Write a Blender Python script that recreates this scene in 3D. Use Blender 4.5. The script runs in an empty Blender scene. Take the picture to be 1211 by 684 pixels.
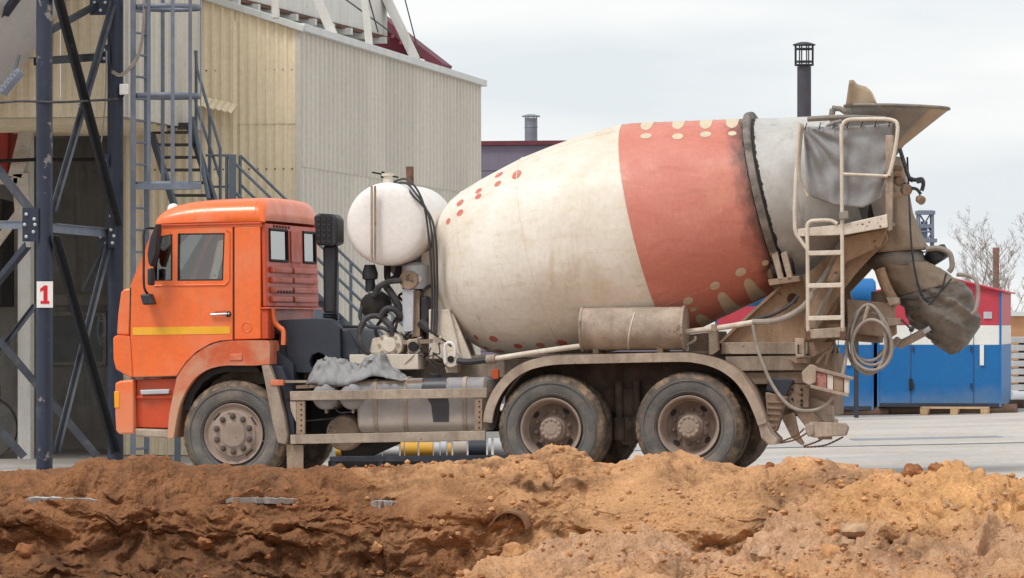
import bpy, math, random
import numpy as np
from mathutils import Vector, Matrix, noise as mnoise
from mathutils.geometry import tessellate_polygon

R = math.radians
random.seed(7)
scn = bpy.context.scene
COL = scn.collection

# ------------------------------------------------------------------ camera
EYE = 1.74
FPX = 4860.0            # focal length in photo pixels (1211 wide)
HOR = 381.0             # horizon row in the photo
cam_d = bpy.data.cameras.new('camera')
cam_d.sensor_width = 36.0
cam_d.lens = 36.0 * FPX / 1211.0
cam_d.shift_y = (HOR - 342.0) / 1211.0
cam_d.clip_start = 0.5
cam_d.clip_end = 6000.0
cam = bpy.data.objects.new('camera', cam_d)
COL.objects.link(cam)
cam.location = (0, 0, EYE)
cam.rotation_euler = (R(90), 0, 0)
scn.camera = cam

# ------------------------------------------------------------------ sky, sun, exposure
SUN_EL, SUN_AZ = 58.0, 226.0      # azimuth: direction the light comes from, clockwise from +Y
world = bpy.data.worlds.new('World')
scn.world = world
world.use_nodes = True
nt = world.node_tree
for n in list(nt.nodes):
    nt.nodes.remove(n)
w_out = nt.nodes.new('ShaderNodeOutputWorld')
w_bg = nt.nodes.new('ShaderNodeBackground')
w_bg.inputs['Strength'].default_value = 0.10
w_sky = nt.nodes.new('ShaderNodeTexSky')
w_sky.sky_type = 'NISHITA'
w_sky.sun_disc = False
w_sky.sun_elevation = R(SUN_EL)
w_sky.sun_rotation = R(SUN_AZ)
w_tc = nt.nodes.new('ShaderNodeTexCoord')
w_map = nt.nodes.new('ShaderNodeMapping')
w_map.inputs['Scale'].default_value = (3.0, 3.0, 16.0)
w_map.inputs['Rotation'].default_value = (0, R(3), 0)
w_n = nt.nodes.new('ShaderNodeTexNoise')
w_n.inputs['Scale'].default_value = 2.2
w_n.inputs['Detail'].default_value = 5.0
w_n.inputs['Roughness'].default_value = 0.5
w_ramp = nt.nodes.new('ShaderNodeValToRGB')
w_ramp.color_ramp.elements[0].position = 0.34
w_ramp.color_ramp.elements[0].color = (5.2, 5.5, 5.75, 1)
w_ramp.color_ramp.elements[1].position = 0.60
w_ramp.color_ramp.elements[1].color = (6.5, 6.5, 6.45, 1)
w_mix = nt.nodes.new('ShaderNodeMix')
w_mix.data_type = 'RGBA'
w_mix.inputs[0].default_value = 0.93
nt.links.new(w_tc.outputs['Generated'], w_map.inputs['Vector'])
nt.links.new(w_map.outputs['Vector'], w_n.inputs['Vector'])
nt.links.new(w_n.outputs['Fac'], w_ramp.inputs['Fac'])
nt.links.new(w_sky.outputs['Color'], w_mix.inputs[6])
nt.links.new(w_ramp.outputs['Color'], w_mix.inputs[7])
nt.links.new(w_mix.outputs[2], w_bg.inputs['Color'])
nt.links.new(w_bg.outputs['Background'], w_out.inputs['Surface'])

sun_d = bpy.data.lights.new('sun', 'SUN')
sun_d.energy = 1.5
sun_d.angle = R(18)
sun_d.color = (1.0, 0.96, 0.90)
sun = bpy.data.objects.new('sun', sun_d)
COL.objects.link(sun)
az, el = R(SUN_AZ), R(SUN_EL)
to_sun = Vector((math.sin(az) * math.cos(el), math.cos(az) * math.cos(el), math.sin(el)))
sun.rotation_euler = to_sun.to_track_quat('Z', 'Y').to_euler()
sun.location = to_sun * 100

vs = scn.view_settings
vs.view_transform = 'Standard'
vs.look = 'None'
vs.gamma = 1.0
vs.exposure = 0.62
vs.use_curve_mapping = False

# ------------------------------------------------------------------ helpers
def W(px, py, d):
    """point at depth d (metres from the camera station) seen at photo pixel px, py"""
    return Vector(((px - 605.5) * d / FPX, d, EYE - (py - HOR) * d / FPX))

class MB:
    def __init__(self):
        self.v = []
        self.f = []
    def add(self, vs, fs):
        o = len(self.v)
        self.v += [tuple(p) for p in vs]
        self.f += [tuple(i + o for i in f) for f in fs]
        return self
    def box(self, c, s, rot=None):
        c = Vector(c)
        hs = Vector(s) * 0.5
        pts = []
        for x in (-1, 1):
            for y in (-1, 1):
                for z in (-1, 1):
                    p = Vector((x * hs.x, y * hs.y, z * hs.z))
                    if rot is not None:
                        p = rot @ p
                    pts.append(c + p)
        return self.add(pts, [(0, 1, 3, 2), (4, 6, 7, 5), (0, 4, 5, 1), (2, 3, 7, 6), (0, 2, 6, 4), (1, 5, 7, 3)])
    def bx(self, x0, x1, y0, y1, z0, z1):
        return self.box(((x0 + x1) / 2, (y0 + y1) / 2, (z0 + z1) / 2), (abs(x1 - x0), abs(y1 - y0), abs(z1 - z0)))
    def bar(self, a, b, w, h, up=(0, 0, 1)):
        a, b = Vector(a), Vector(b)
        d = (b - a)
        L = d.length
        d.normalize()
        u = Vector(up)
        s = d.cross(u)
        if s.length < 1e-4:
            s = d.cross(Vector((1, 0, 0)))
        s.normalize()
        u = s.cross(d)
        rot = Matrix((d, s, u)).transposed()
        return self.box((a + b) / 2, (L, w, h), rot)
    def tube(self, pts, r, n=8, closed=False, caps=True):
        pts = [Vector(p) for p in pts]
        m = len(pts)
        rs = r if isinstance(r, (list, tuple)) else [r] * m
        vs, fs = [], []
        prev = None
        for i, p in enumerate(pts):
            if closed:
                t = pts[(i + 1) % m] - pts[i - 1]
            elif i == 0:
                t = pts[1] - pts[0]
            elif i == m - 1:
                t = pts[-1] - pts[-2]
            else:
                t = (pts[i + 1] - p).normalized() + (p - pts[i - 1]).normalized()
            if t.length < 1e-9:
                t = Vector((0, 0, 1))
            t.normalize()
            if prev is None:
                a = Vector((0, 0, 1)) if abs(t.z) < 0.9 else Vector((1, 0, 0))
                u = t.cross(a).normalized()
            else:
                u = prev - t * prev.dot(t)
                if u.length < 1e-6:
                    u = t.cross(Vector((0.3, 0.5, 0.8)))
                u.normalize()
            prev = u
            w = t.cross(u)
            for k in range(n):
                ang = 2 * math.pi * k / n
                vs.append(p + (u * math.cos(ang) + w * math.sin(ang)) * rs[i])
        rng = m if closed else m - 1
        for i in range(rng):
            j = (i + 1) % m
            for k in range(n):
                l = (k + 1) % n
                fs.append((i * n + k, i * n + l, j * n + l, j * n + k))
        if caps and not closed:
            fs.append(tuple(range(n - 1, -1, -1)))
            fs.append(tuple((m - 1) * n + k for k in range(n)))
        return self.add(vs, fs)
    def lathe(self, prof, o, ax, n=48, mod=None, cap=True):
        """prof: list of (t along axis, radius)"""
        o = Vector(o)
        ax = Vector(ax).normalized()
        a = Vector((0, 0, 1)) if abs(ax.z) < 0.9 else Vector((1, 0, 0))
        u = (a - ax * a.dot(ax)).normalized()
        w = ax.cross(u)
        vs, fs = [], []
        for i, (t, r) in enumerate(prof):
            for k in range(n):
                ang = 2 * math.pi * k / n
                rr = r + (mod(i, k, ang) if mod else 0)
                vs.append(o + ax * t + (u * math.cos(ang) + w * math.sin(ang)) * rr)
        for i in range(len(prof) - 1):
            for k in range(n):
                l = (k + 1) % n
                fs.append((i * n + k, i * n + l, (i + 1) * n + l, (i + 1) * n + k))
        if cap:
            fs.append(tuple(range(n - 1, -1, -1)))
            m = len(prof) - 1
            fs.append(tuple(m * n + k for k in range(n)))
        return self.add(vs, fs)
    def plate(self, outer, y0, y1, holes=(), fn=None):
        """polygon (a, b) with holes, extruded from y0 to y1; fn maps (a, y, b) to a point"""
        if fn is None:
            fn = lambda a, y, b: Vector((a, y, b))
        loops = [list(outer)] + [list(h) for h in holes]
        flat = [p for l in loops for p in l]
        n = len(flat)
        vs = [fn(p[0], y0, p[1]) for p in flat] + [fn(p[0], y1, p[1]) for p in flat]
        fs = []
        if len(loops) == 1 and n <= 4:
            tris = [tuple(range(n))]
        else:
            tris = tessellate_polygon([[Vector((p[0], p[1], 0)) for p in l] for l in loops])
        for t in tris:
            fs.append(tuple(t))
            fs.append(tuple(i + n for i in reversed(t)))
        o = 0
        for l in loops:
            m = len(l)
            for i in range(m):
                j = (i + 1) % m
                fs.append((o + i, o + j, o + j + n, o + i + n))
            o += m
        return self.add(vs, fs)
    def grid(self, rows, closed_u=False, cap=False):
        nr, nc = len(rows), len(rows[0])
        vs = [p for r in rows for p in r]
        fs = []
        for i in range(nr - 1):
            for k in range(nc if closed_u else nc - 1):
                l = (k + 1) % nc
                fs.append((i * nc + k, i * nc + l, (i + 1) * nc + l, (i + 1) * nc + k))
        if cap:
            fs.append(tuple(range(nc - 1, -1, -1)))
            fs.append(tuple((nr - 1) * nc + k for k in range(nc)))
        return self.add(vs, fs)
    def build(self, name, mat, parent=None, smooth=30, bevel=0.0, seg=2, fix=True, solid=0.0):
        me = bpy.data.meshes.new(name)
        me.from_pydata(self.v, [], self.f)
        me.validate()
        if fix:
            import bmesh
            bm = bmesh.new()
            bm.from_mesh(me)
            bmesh.ops.recalc_face_normals(bm, faces=bm.faces)
            bm.to_mesh(me)
            bm.free()
        if smooth:
            me.polygons.foreach_set('use_smooth', [True] * len(me.polygons))
            me.set_sharp_from_angle(angle=R(smooth))
        me.materials.append(mat)
        o = bpy.data.objects.new(name, me)
        COL.objects.link(o)
        if parent is not None:
            o.parent = parent
        if solid:
            m = o.modifiers.new('solid', 'SOLIDIFY')
            m.thickness = solid
            m.offset = 0
        if bevel:
            m = o.modifiers.new('bevel', 'BEVEL')
            m.width = bevel
            m.segments = seg
            m.limit_method = 'ANGLE'
            m.angle_limit = R(35)
            m.harden_normals = False
        return o

def tag(o, label, cat, group=None, kind=None):
    if label:
        o['label'] = label
    if cat:
        o['category'] = cat
    if group:
        o['group'] = group
    if kind:
        o['kind'] = kind
    return o

def thing(name, label, cat, loc=(0, 0, 0), group=None):
    o = bpy.data.objects.new(name, None)
    COL.objects.link(o)
    o.location = loc
    o.empty_display_size = 0.2
    return tag(o, label, cat, group)

def at_root(root, p):
    """world point -> coordinates under an un-rotated root"""
    return Vector(p) - Vector(root.location)

def smoothpts(pts, k=6):
    """Catmull-Rom through points"""
    pts = [Vector(p) for p in pts]
    out = []
    n = len(pts)
    for i in range(n - 1):
        p0 = pts[max(i - 1, 0)]; p1 = pts[i]; p2 = pts[i + 1]; p3 = pts[min(i + 2, n - 1)]
        for j in range(k):
            t = j / k
            out.append(0.5 * ((2 * p1) + (p2 - p0) * t + (2 * p0 - 5 * p1 + 4 * p2 - p3) * t * t
                              + (3 * p1 - p0 - 3 * p2 + p3) * t ** 3))
    out.append(pts[-1])
    return out

# ------------------------------------------------------------------ materials
def srgb(r, g, b):
    def f(c):
        c /= 255.0
        return c / 12.92 if c <= 0.04045 else ((c + 0.055) / 1.055) ** 2.4
    return (f(r), f(g), f(b))

MATS = {}
def material(name, base, rough=0.6, metal=0.0, var=0.15, vscale=3.0, dust=None, streak=None,
             bump=0.0, bscale=60.0, hz=None, spec=0.5, specks=None, coat=0.0, chips=None, mott=0.07, objvar=0.0):
    """base colour with blotchy variation, dust (colour, amount, scale), vertical streaks (colour, amount),
    specks (colour, amount, scale), chips (colour, amount, scale); hz=(z_none, z_full) gathers dust near the ground"""
    if name in MATS:
        return MATS[name]
    m = bpy.data.materials.new(name)
    m.use_nodes = True
    t = m.node_tree
    N, Lk = t.nodes, t.links
    bsdf = N['Principled BSDF']
    tc = N.new('ShaderNodeTexCoord')
    oi = N.new('ShaderNodeObjectInfo')
    off = N.new('ShaderNodeVectorMath'); off.operation = 'MULTIPLY_ADD'
    cmb = N.new('ShaderNodeCombineXYZ')
    for k in range(3):
        Lk.new(oi.outputs['Random'], cmb.inputs[k])
    Lk.new(cmb.outputs[0], off.inputs[0])
    off.inputs[1].default_value = (17.0, 31.0, 23.0)
    Lk.new(tc.outputs['Object'], off.inputs[2])
    vec = off.outputs[0]
    def noise(scale, detail=5.0, rgh=0.6, scl=None):
        n = N.new('ShaderNodeTexNoise')
        n.inputs['Scale'].default_value = scale
        n.inputs['Detail'].default_value = detail
        n.inputs['Roughness'].default_value = rgh
        if scl:
            mp = N.new('ShaderNodeMapping')
            mp.inputs['Scale'].default_value = scl
            Lk.new(vec, mp.inputs['Vector'])
            Lk.new(mp.outputs[0], n.inputs['Vector'])
        else:
            Lk.new(vec, n.inputs['Vector'])
        return n.outputs['Fac']
    def rng(sock, a, b, lo=0.0, hi=1.0):
        r = N.new('ShaderNodeMapRange')
        r.interpolation_type = 'SMOOTHSTEP'
        r.inputs['From Min'].default_value = a
        r.inputs['From Max'].default_value = b
        r.inputs['To Min'].default_value = lo
        r.inputs['To Max'].default_value = hi
        Lk.new(sock, r.inputs['Value'])
        return r.outputs['Result']
    def mixc(fac, a, b):
        x = N.new('ShaderNodeMix'); x.data_type = 'RGBA'
        if isinstance(fac, float): x.inputs[0].default_value = fac
        else: Lk.new(fac, x.inputs[0])
        for s, q in ((6, a), (7, b)):
            if isinstance(q, tuple): x.inputs[s].default_value = (*q[:3], 1)
            else: Lk.new(q, x.inputs[s])
        return x.outputs[2]
    def mth(op, a, b):
        x = N.new('ShaderNodeMath'); x.operation = op; x.use_clamp = True
        for i, q in enumerate((a, b)):
            if isinstance(q, float): x.inputs[i].default_value = q
            else: Lk.new(q, x.inputs[i])
        return x.outputs[0]
    lo = tuple(c * (1 - var) for c in base)
    hi = tuple(min(c * (1 + var * 0.8), 0.95) for c in base)
    col = mixc(rng(noise(vscale), 0.3, 0.7), lo, hi)
    rsock = None
    mt_ = N.new('ShaderNodeVectorMath'); mt_.operation = 'SCALE'
    Lk.new(col, mt_.inputs[0]); Lk.new(rng(noise(vscale * 9 + 8, 6.0, 0.7), 0.3, 0.7, 1 - mott, 1 + mott * 0.7), mt_.inputs['Scale'])
    col = mt_.outputs[0]
    if objvar:
        ov = N.new('ShaderNodeVectorMath'); ov.operation = 'SCALE'
        Lk.new(col, ov.inputs[0]); Lk.new(rng(oi.outputs['Random'], 0.0, 1.0, 1 - objvar, 1 + objvar), ov.inputs['Scale'])
        col = ov.outputs[0]
    if chips:
        cc, ca, cs = chips
        col = mixc(rng(noise(cs, 8.0, 0.7), 0.72 - 0.2 * ca, 0.76 - 0.2 * ca), col, cc)
    if streak:
        sc, sa = streak
        f = rng(noise(1.0, 6.0, 0.65, (9.0, 9.0, 0.7)), 0.45, 0.8, 0.0, sa)
        col = mixc(f, col, sc)
    if dust:
        dc, da, ds = dust
        f = rng(noise(ds, 7.0, 0.68), 0.62 - 0.45 * da, 0.95 - 0.45 * da, 0.0, min(1.0, 0.35 + da))
        if hz:
            sp = N.new('ShaderNodeSeparateXYZ')
            Lk.new(tc.outputs['Object'], sp.inputs[0])
            zsum = N.new('ShaderNodeMath'); zsum.operation = 'MULTIPLY_ADD'
            Lk.new(noise(2.5), zsum.inputs[0]); zsum.inputs[1].default_value = 0.5
            Lk.new(sp.outputs['Z'], zsum.inputs[2])
            f = mth('ADD', f, rng(zsum.outputs[0], hz[0] + 0.25, hz[1] + 0.25, 0.0, 0.8))
        col = mixc(f, col, dc)
        rr = N.new('ShaderNodeMapRange')
        rr.inputs['To Min'].default_value = rough
        rr.inputs['To Max'].default_value = max(rough, 0.9)
        Lk.new(f, rr.inputs['Value'])
        rsock = rr.outputs[0]
    if specks:
        sc, sa, ss = specks
        f = rng(noise(ss, 3.0, 0.5), 0.74 - 0.14 * sa, 0.77 - 0.14 * sa)
        col = mixc(f, col, sc)
    Lk.new(col, bsdf.inputs['Base Color'])
    if rsock: Lk.new(rsock, bsdf.inputs['Roughness'])
    else: bsdf.inputs['Roughness'].default_value = rough
    bsdf.inputs['Metallic'].default_value = metal
    bsdf.inputs['Specular IOR Level'].default_value = spec
    bsdf.inputs['Coat Weight'].default_value = coat
    if bump:
        b = N.new('ShaderNodeBump')
        b.inputs['Strength'].default_value = bump
        b.inputs['Distance'].default_value = 0.01
        Lk.new(noise(bscale, 4.0, 0.6), b.inputs['Height'])
        Lk.new(b.outputs[0], bsdf.inputs['Normal'])
    MATS[name] = m
    return m

DUST = srgb(186, 168, 150)
MUD = srgb(140, 118, 100)
M = {}
M['orange'] = material('orange_paint', srgb(240, 110, 42), 0.30, coat=0.25, streak=(srgb(196, 108, 74), 0.4), specks=(srgb(164, 104, 74), 0.10, 30), var=0.06, vscale=1.2, dust=(srgb(214, 138, 104), 0.42, 1.2), hz=(1.45, 0.45), bump=0.03, bscale=9)
M['orange_dusty'] = material('dusty_orange_paint', srgb(205, 88, 44), 0.5, var=0.1, vscale=2, dust=(srgb(196, 150, 122), 0.6, 2.2), hz=(1.35, 0.5))
M['orange_shade'] = material('shaded_orange_paint', srgb(200, 78, 42), 0.42, var=0.1, vscale=2, dust=(srgb(176, 112, 86), 0.35, 2.5))  # darker copy of the cab orange, carrying rear and recess shade in the colour
M['yellow'] = material('yellow_reflective_tape', srgb(238, 178, 40), 0.45, var=0.1, dust=(srgb(214, 150, 90), 0.35, 3))
M['amber'] = material('amber_lens', srgb(238, 160, 30), 0.25, var=0.08, dust=(DUST, 0.15, 6))
M['marker'] = material('orange_marker_lens', srgb(214, 110, 70), 0.35, var=0.1, dust=(DUST, 0.4, 6))
M['seam'] = material('dark_seam_rubber', srgb(40, 34, 32), 0.8, var=0.2)
M['black'] = material('black_plastic', srgb(40, 42, 48), 0.5, var=0.2, dust=(srgb(120, 116, 112), 0.22, 3), bump=0.05)
M['void'] = material('grimy_black_and_shade', srgb(34, 31, 30), 0.85, var=0.4, dust=(srgb(84, 74, 66), 0.25, 4))
M['navy_steel'] = material('dark_navy_steel', srgb(48, 54, 66), 0.6, var=0.15, dust=(srgb(104, 102, 104), 0.22, 2.5))
M['rubber'] = material('dusty_tyre_rubber', srgb(96, 94, 92), 0.9, var=0.22, mott=0.15, vscale=4, dust=(srgb(142, 128, 116), 0.4, 3), specks=(srgb(76, 72, 70), 0.15, 9), bump=0.25, bscale=40)
M['tread'] = material('muddy_tyre_tread', srgb(80, 72, 66), 0.95, var=0.3, vscale=8, dust=(srgb(158, 132, 106), 0.5, 7), bump=0.4, bscale=30)
M['rim'] = material('mud_caked_rim', srgb(150, 132, 120), 0.85, var=0.16, vscale=5, dust=(srgb(168, 150, 136), 0.4, 4), specks=(srgb(96, 82, 74), 0.2, 14), bump=0.25, bscale=40)
M['rim_dark'] = material('grimy_wheel_disc', srgb(110, 94, 84), 0.9, var=0.2, vscale=5, dust=(srgb(138, 118, 104), 0.35, 5), bump=0.25, bscale=40)
M['nut'] = material('dark_wheel_nut', srgb(86, 76, 70), 0.8, var=0.2)
M['tan'] = material('dusty_tan_steel', srgb(162, 146, 131), 0.8, var=0.2, vscale=3, chips=(srgb(112, 98, 88), 0.45, 5), dust=(srgb(188, 170, 152), 0.35, 3), streak=(srgb(104, 84, 70), 0.6), specks=(srgb(104, 80, 64), 0.12, 14), bump=0.3, bscale=30, mott=0.14)
M['tan_dark'] = material('mud_coated_steel', srgb(148, 126, 108), 0.9, var=0.2, vscale=3, dust=(srgb(170, 148, 128), 0.35, 4), streak=(srgb(84, 70, 58), 0.65), chips=(srgb(84, 72, 64), 0.5, 6), bump=0.4, bscale=24, mott=0.16)
M['brown'] = material('brown_stained_steel', srgb(160, 132, 106), 0.85, var=0.15, vscale=2, dust=(srgb(178, 156, 134), 0.35, 3), streak=(srgb(104, 80, 60), 0.65), chips=(srgb(112, 88, 68), 0.5, 3), specks=(srgb(96, 72, 54), 0.2, 10), bump=0.3, bscale=25, mott=0.14)
M['cream'] = material('chipped_cream_paint', srgb(210, 200, 186), 0.7, var=0.1, vscale=4, mott=0.12, chips=(srgb(150, 122, 100), 0.3, 7), dust=(srgb(172, 152, 134), 0.36, 3), specks=(srgb(140, 88, 56), 0.12, 22), streak=(srgb(158, 132, 108), 0.3), bump=0.1)
M['white'] = material('white_tank_plastic', srgb(232, 228, 224), 0.45, var=0.03, vscale=1.5, dust=(srgb(206, 190, 172), 0.15, 1.5))
M['grey_tank'] = material('dusty_grey_tank', srgb(132, 132, 135), 0.6, var=0.16, mott=0.1, vscale=3, dust=(srgb(178, 166, 154), 0.45, 2.5), hz=(1.0, 0.55), streak=(srgb(112, 104, 98), 0.5), bump=0.1)
M['wet'] = material('dark_oily_patch', srgb(58, 56, 62), 0.45, var=0.25, vscale=6)
M['alu'] = material('dull_aluminium', srgb(190, 194, 200), 0.5, 0.4, var=0.1, dust=(srgb(170, 158, 146), 0.3, 4))
M['rust'] = material('rusty_brown_metal', srgb(104, 74, 60), 0.85, var=0.35, vscale=8, bump=0.3)
M['hose'] = material('black_rubber_hose', srgb(56, 56, 60), 0.65, var=0.2, dust=(srgb(120, 112, 104), 0.3, 6))
M['hose_grey'] = material('dusty_grey_hose', srgb(146, 138, 130), 0.8, var=0.15, vscale=9, dust=(srgb(172, 158, 144), 0.4, 6))
M['tarp'] = material('dusty_grey_tarpaulin', srgb(142, 142, 143), 0.7, var=0.05, mott=0.08, vscale=1.5, dust=(srgb(160, 154, 146), 0.10, 6.0), streak=(srgb(116, 116, 118), 0.4), specks=(srgb(206, 190, 166), 0.12, 9), bump=0.4, bscale=18)
M['tarp_brown'] = material('mud_stained_tarpaulin', srgb(150, 132, 112), 0.85, var=0.2, vscale=2.5, dust=(srgb(132, 126, 122), 0.4, 2), streak=(srgb(104, 88, 74), 0.55), bump=0.4, bscale=18)
M['drum_white'] = material('stained_white_drum_paint', srgb(226, 218, 204), 0.55, var=0.05, vscale=0.9, dust=(srgb(200, 178, 148), 0.34, 0.9), specks=(srgb(160, 128, 100), 0.06, 16), hz=(2.2, 1.3), bump=0.06, bscale=6)
M['drum_red'] = material('faded_red_drum_paint', srgb(196, 96, 78), 0.6, var=0.08, vscale=1.5, dust=(srgb(196, 130, 104), 0.36, 1.3), specks=(srgb(150, 78, 64), 0.08, 20), bump=0.06, bscale=6)
M['spot_red'] = material('faded_red_spot_paint', srgb(198, 112, 96), 0.65, var=0.12, vscale=9, dust=(srgb(206, 176, 154), 0.3, 9))
M['spot_cream'] = material('faded_cream_spot_paint', srgb(206, 190, 164), 0.65, var=0.12, vscale=9, dust=(srgb(186, 140, 116), 0.3, 9))
M['drum_grey'] = material('cement_crusted_steel', srgb(172, 168, 162), 0.9, var=0.14, vscale=2, dust=(srgb(196, 190, 182), 0.4, 3), streak=(srgb(120, 116, 112), 0.5), specks=(srgb(104, 98, 92), 0.1, 14), bump=0.3, bscale=20)
M['soot'] = material('black_grease_crust', srgb(46, 40, 38), 0.8, var=0.4, vscale=12, specks=(srgb(150, 136, 120), 0.25, 18), bump=0.5, bscale=30)
M['ring'] = material('greasy_roller_ring', srgb(120, 112, 104), 0.6, var=0.35, vscale=8, dust=(srgb(60, 54, 50), 0.5, 5), bump=0.4)
M['hopper'] = material('cement_grey_hopper_steel', srgb(132, 126, 120), 0.8, var=0.15, dust=(srgb(166, 146, 122), 0.42, 2.2), streak=(srgb(96, 92, 90), 0.55), bump=0.2)
M['hopper_in'] = material('tan_hopper_steel', srgb(172, 150, 126), 0.8, var=0.12, dust=(srgb(136, 126, 116), 0.3, 2.2), bump=0.15)
M['red_lens'] = material('dusty_red_lens', srgb(150, 70, 62), 0.5, var=0.15, dust=(DUST, 0.5, 6))
M['white_lens'] = material('dusty_white_lens', srgb(206, 198, 190), 0.4, var=0.1, dust=(DUST, 0.4, 6))
M['reflector'] = material('orange_reflector', srgb(232, 96, 44), 0.4, var=0.06)
M['chrome'] = material('worn_handle_metal', srgb(190, 190, 192), 0.3, 0.8, var=0.1)
M['seat'] = material('dark_seat_cloth', srgb(66, 66, 72), 0.9, var=0.2)
M['tower'] = material('navy_tower_paint', srgb(40, 48, 66), 0.5, var=0.1, vscale=2, dust=(srgb(120, 122, 128), 0.16, 3), bump=0.05)
M['tower_worn'] = material('chipped_navy_tower_paint', srgb(40, 48, 66), 0.5, var=0.1, vscale=2, chips=(srgb(140, 130, 128), 0.62, 2.6), dust=(srgb(120, 122, 128), 0.16, 3))
M['brace_dark'] = material('black_brace_steel', srgb(38, 40, 46), 0.55, var=0.2, dust=(srgb(110, 108, 106), 0.15, 4))
M['galv'] = material('galvanised_steel', srgb(116, 124, 138), 0.55, 0.2, var=0.12, vscale=6, dust=(srgb(160, 156, 150), 0.25, 4))
M['brace_grey'] = material('dull_grey_brace_steel', srgb(62, 67, 76), 0.6, var=0.2, vscale=5, dust=(srgb(130, 126, 120), 0.25, 4))
M['underside_shade'] = material('shaded_dark_suspension', srgb(84, 72, 62), 0.9, var=0.35, vscale=6, dust=(srgb(120, 102, 86), 0.35, 5), bump=0.4)  # suspension darkened: contact shade under the truck put into the colour
M['stair'] = material('grey_blue_stair_steel', srgb(96, 106, 118), 0.6, var=0.12, dust=(srgb(130, 128, 124), 0.25, 4))
M['stair_dark'] = material('dark_stair_tread', srgb(70, 68, 66), 0.8, var=0.2)
M['wall_y'] = material('pale_yellow_cladding', srgb(242, 227, 197), 0.6, objvar=0.04, var=0.04, vscale=0.8, streak=(srgb(216, 198, 164), 0.28), dust=(srgb(226, 210, 180), 0.15, 0.7))
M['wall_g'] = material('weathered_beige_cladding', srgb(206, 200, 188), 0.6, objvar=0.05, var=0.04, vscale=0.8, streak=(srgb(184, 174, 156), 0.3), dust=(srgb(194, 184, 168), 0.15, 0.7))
M['flash'] = material('pale_grey_flashing', srgb(206, 208, 206), 0.5, var=0.06, streak=(srgb(160, 156, 150), 0.25))
M['concrete_dark'] = material('grimy_bay_concrete', srgb(178, 175, 170), 0.95, var=0.25, vscale=0.9, streak=(srgb(98, 94, 90), 0.6), dust=(srgb(176, 168, 158), 0.3, 1.4), bump=0.3, bscale=14)
M['concrete'] = material('pale_concrete', srgb(170, 164, 156), 0.9, var=0.15, vscale=2, streak=(srgb(120, 114, 108), 0.4), bump=0.2, bscale=20)
M['steel_white'] = material('weathered_white_steel', srgb(216, 214, 208), 0.6, var=0.06, vscale=3, streak=(srgb(168, 156, 140), 0.4), specks=(srgb(140, 100, 76), 0.06, 12))
M['maroon'] = material('maroon_roof_sheet', srgb(128, 44, 58), 0.55, var=0.1, dust=(srgb(150, 90, 92), 0.15, 2))
M['maroon_dark'] = material('dark_maroon_trim', srgb(96, 36, 48), 0.6, var=0.15)
M['purple'] = material('mauve_grey_cladding', srgb(112, 104, 120), 0.6, var=0.06, streak=(srgb(92, 86, 98), 0.3))
M['duct'] = material('grey_flue_steel', srgb(140, 144, 156), 0.4, 0.5, var=0.15, streak=(srgb(96, 80, 88), 0.5))
M['chimney'] = material('sooty_blue_steel', srgb(70, 72, 82), 0.55, 0.2, var=0.2, streak=(srgb(96, 66, 60), 0.6))
M['c_blue'] = material('blue_container_paint', srgb(0, 102, 168), 0.5, var=0.06, vscale=1, hz=(0.6, 0.1), dust=(srgb(104, 128, 156), 0.12, 1.5), specks=(srgb(120, 140, 160), 0.02, 30), bump=0.04, bscale=5)
M['c_white'] = material('white_container_paint', srgb(226, 226, 222), 0.5, var=0.04, streak=(srgb(188, 184, 178), 0.25))
M['c_red'] = material('crimson_container_paint', srgb(186, 58, 74), 0.5, var=0.06, dust=(srgb(190, 104, 108), 0.12, 1.5))
M['wood'] = material('pallet_wood', srgb(190, 160, 124), 0.8, var=0.2, vscale=5, streak=(srgb(140, 112, 84), 0.3))
M['log'] = material('dark_timber_skid', srgb(98, 76, 62), 0.9, var=0.3, vscale=4, bump=0.4)
M['brick_far'] = material('orange_brown_wall', srgb(186, 140, 104), 0.9, var=0.15, vscale=2)
M['brick_red'] = material('weathered_red_brick', srgb(142, 86, 76), 0.9, var=0.2, vscale=2)
M['slab'] = material('stacked_slab_concrete', srgb(176, 178, 178), 0.9, var=0.12)
M['pipe_white'] = material('pale_plastic_pipe', srgb(178, 182, 184), 0.5, var=0.08, dust=(srgb(186, 170, 150), 0.2, 3))
M['pipe_yellow'] = material('yellow_painted_pipe', srgb(214, 160, 44), 0.6, var=0.12, dust=(srgb(170, 146, 108), 0.4, 3))
M['bark'] = material('grey_brown_bark', srgb(128, 112, 100), 0.9, var=0.25, vscale=3)
M['tower_far'] = material('blue_grey_far_steel', srgb(110, 118, 136), 0.7, var=0.15)
M['sign_white'] = material('sign_white_enamel', srgb(232, 230, 226), 0.5, var=0.04, dust=(srgb(190, 182, 172), 0.15, 5))
M['sign_red'] = material('sign_red_enamel', srgb(206, 26, 40), 0.5, var=0.05)
M['cone_grey'] = material('speckled_grey_hopper_paint', srgb(192, 188, 184), 0.7, var=0.06, vscale=2, specks=(srgb(120, 100, 88), 0.12, 9), streak=(srgb(150, 144, 138), 0.3))
M['red_panel'] = material('dull_red_panel', srgb(170, 60, 50), 0.6, var=0.15)

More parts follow.
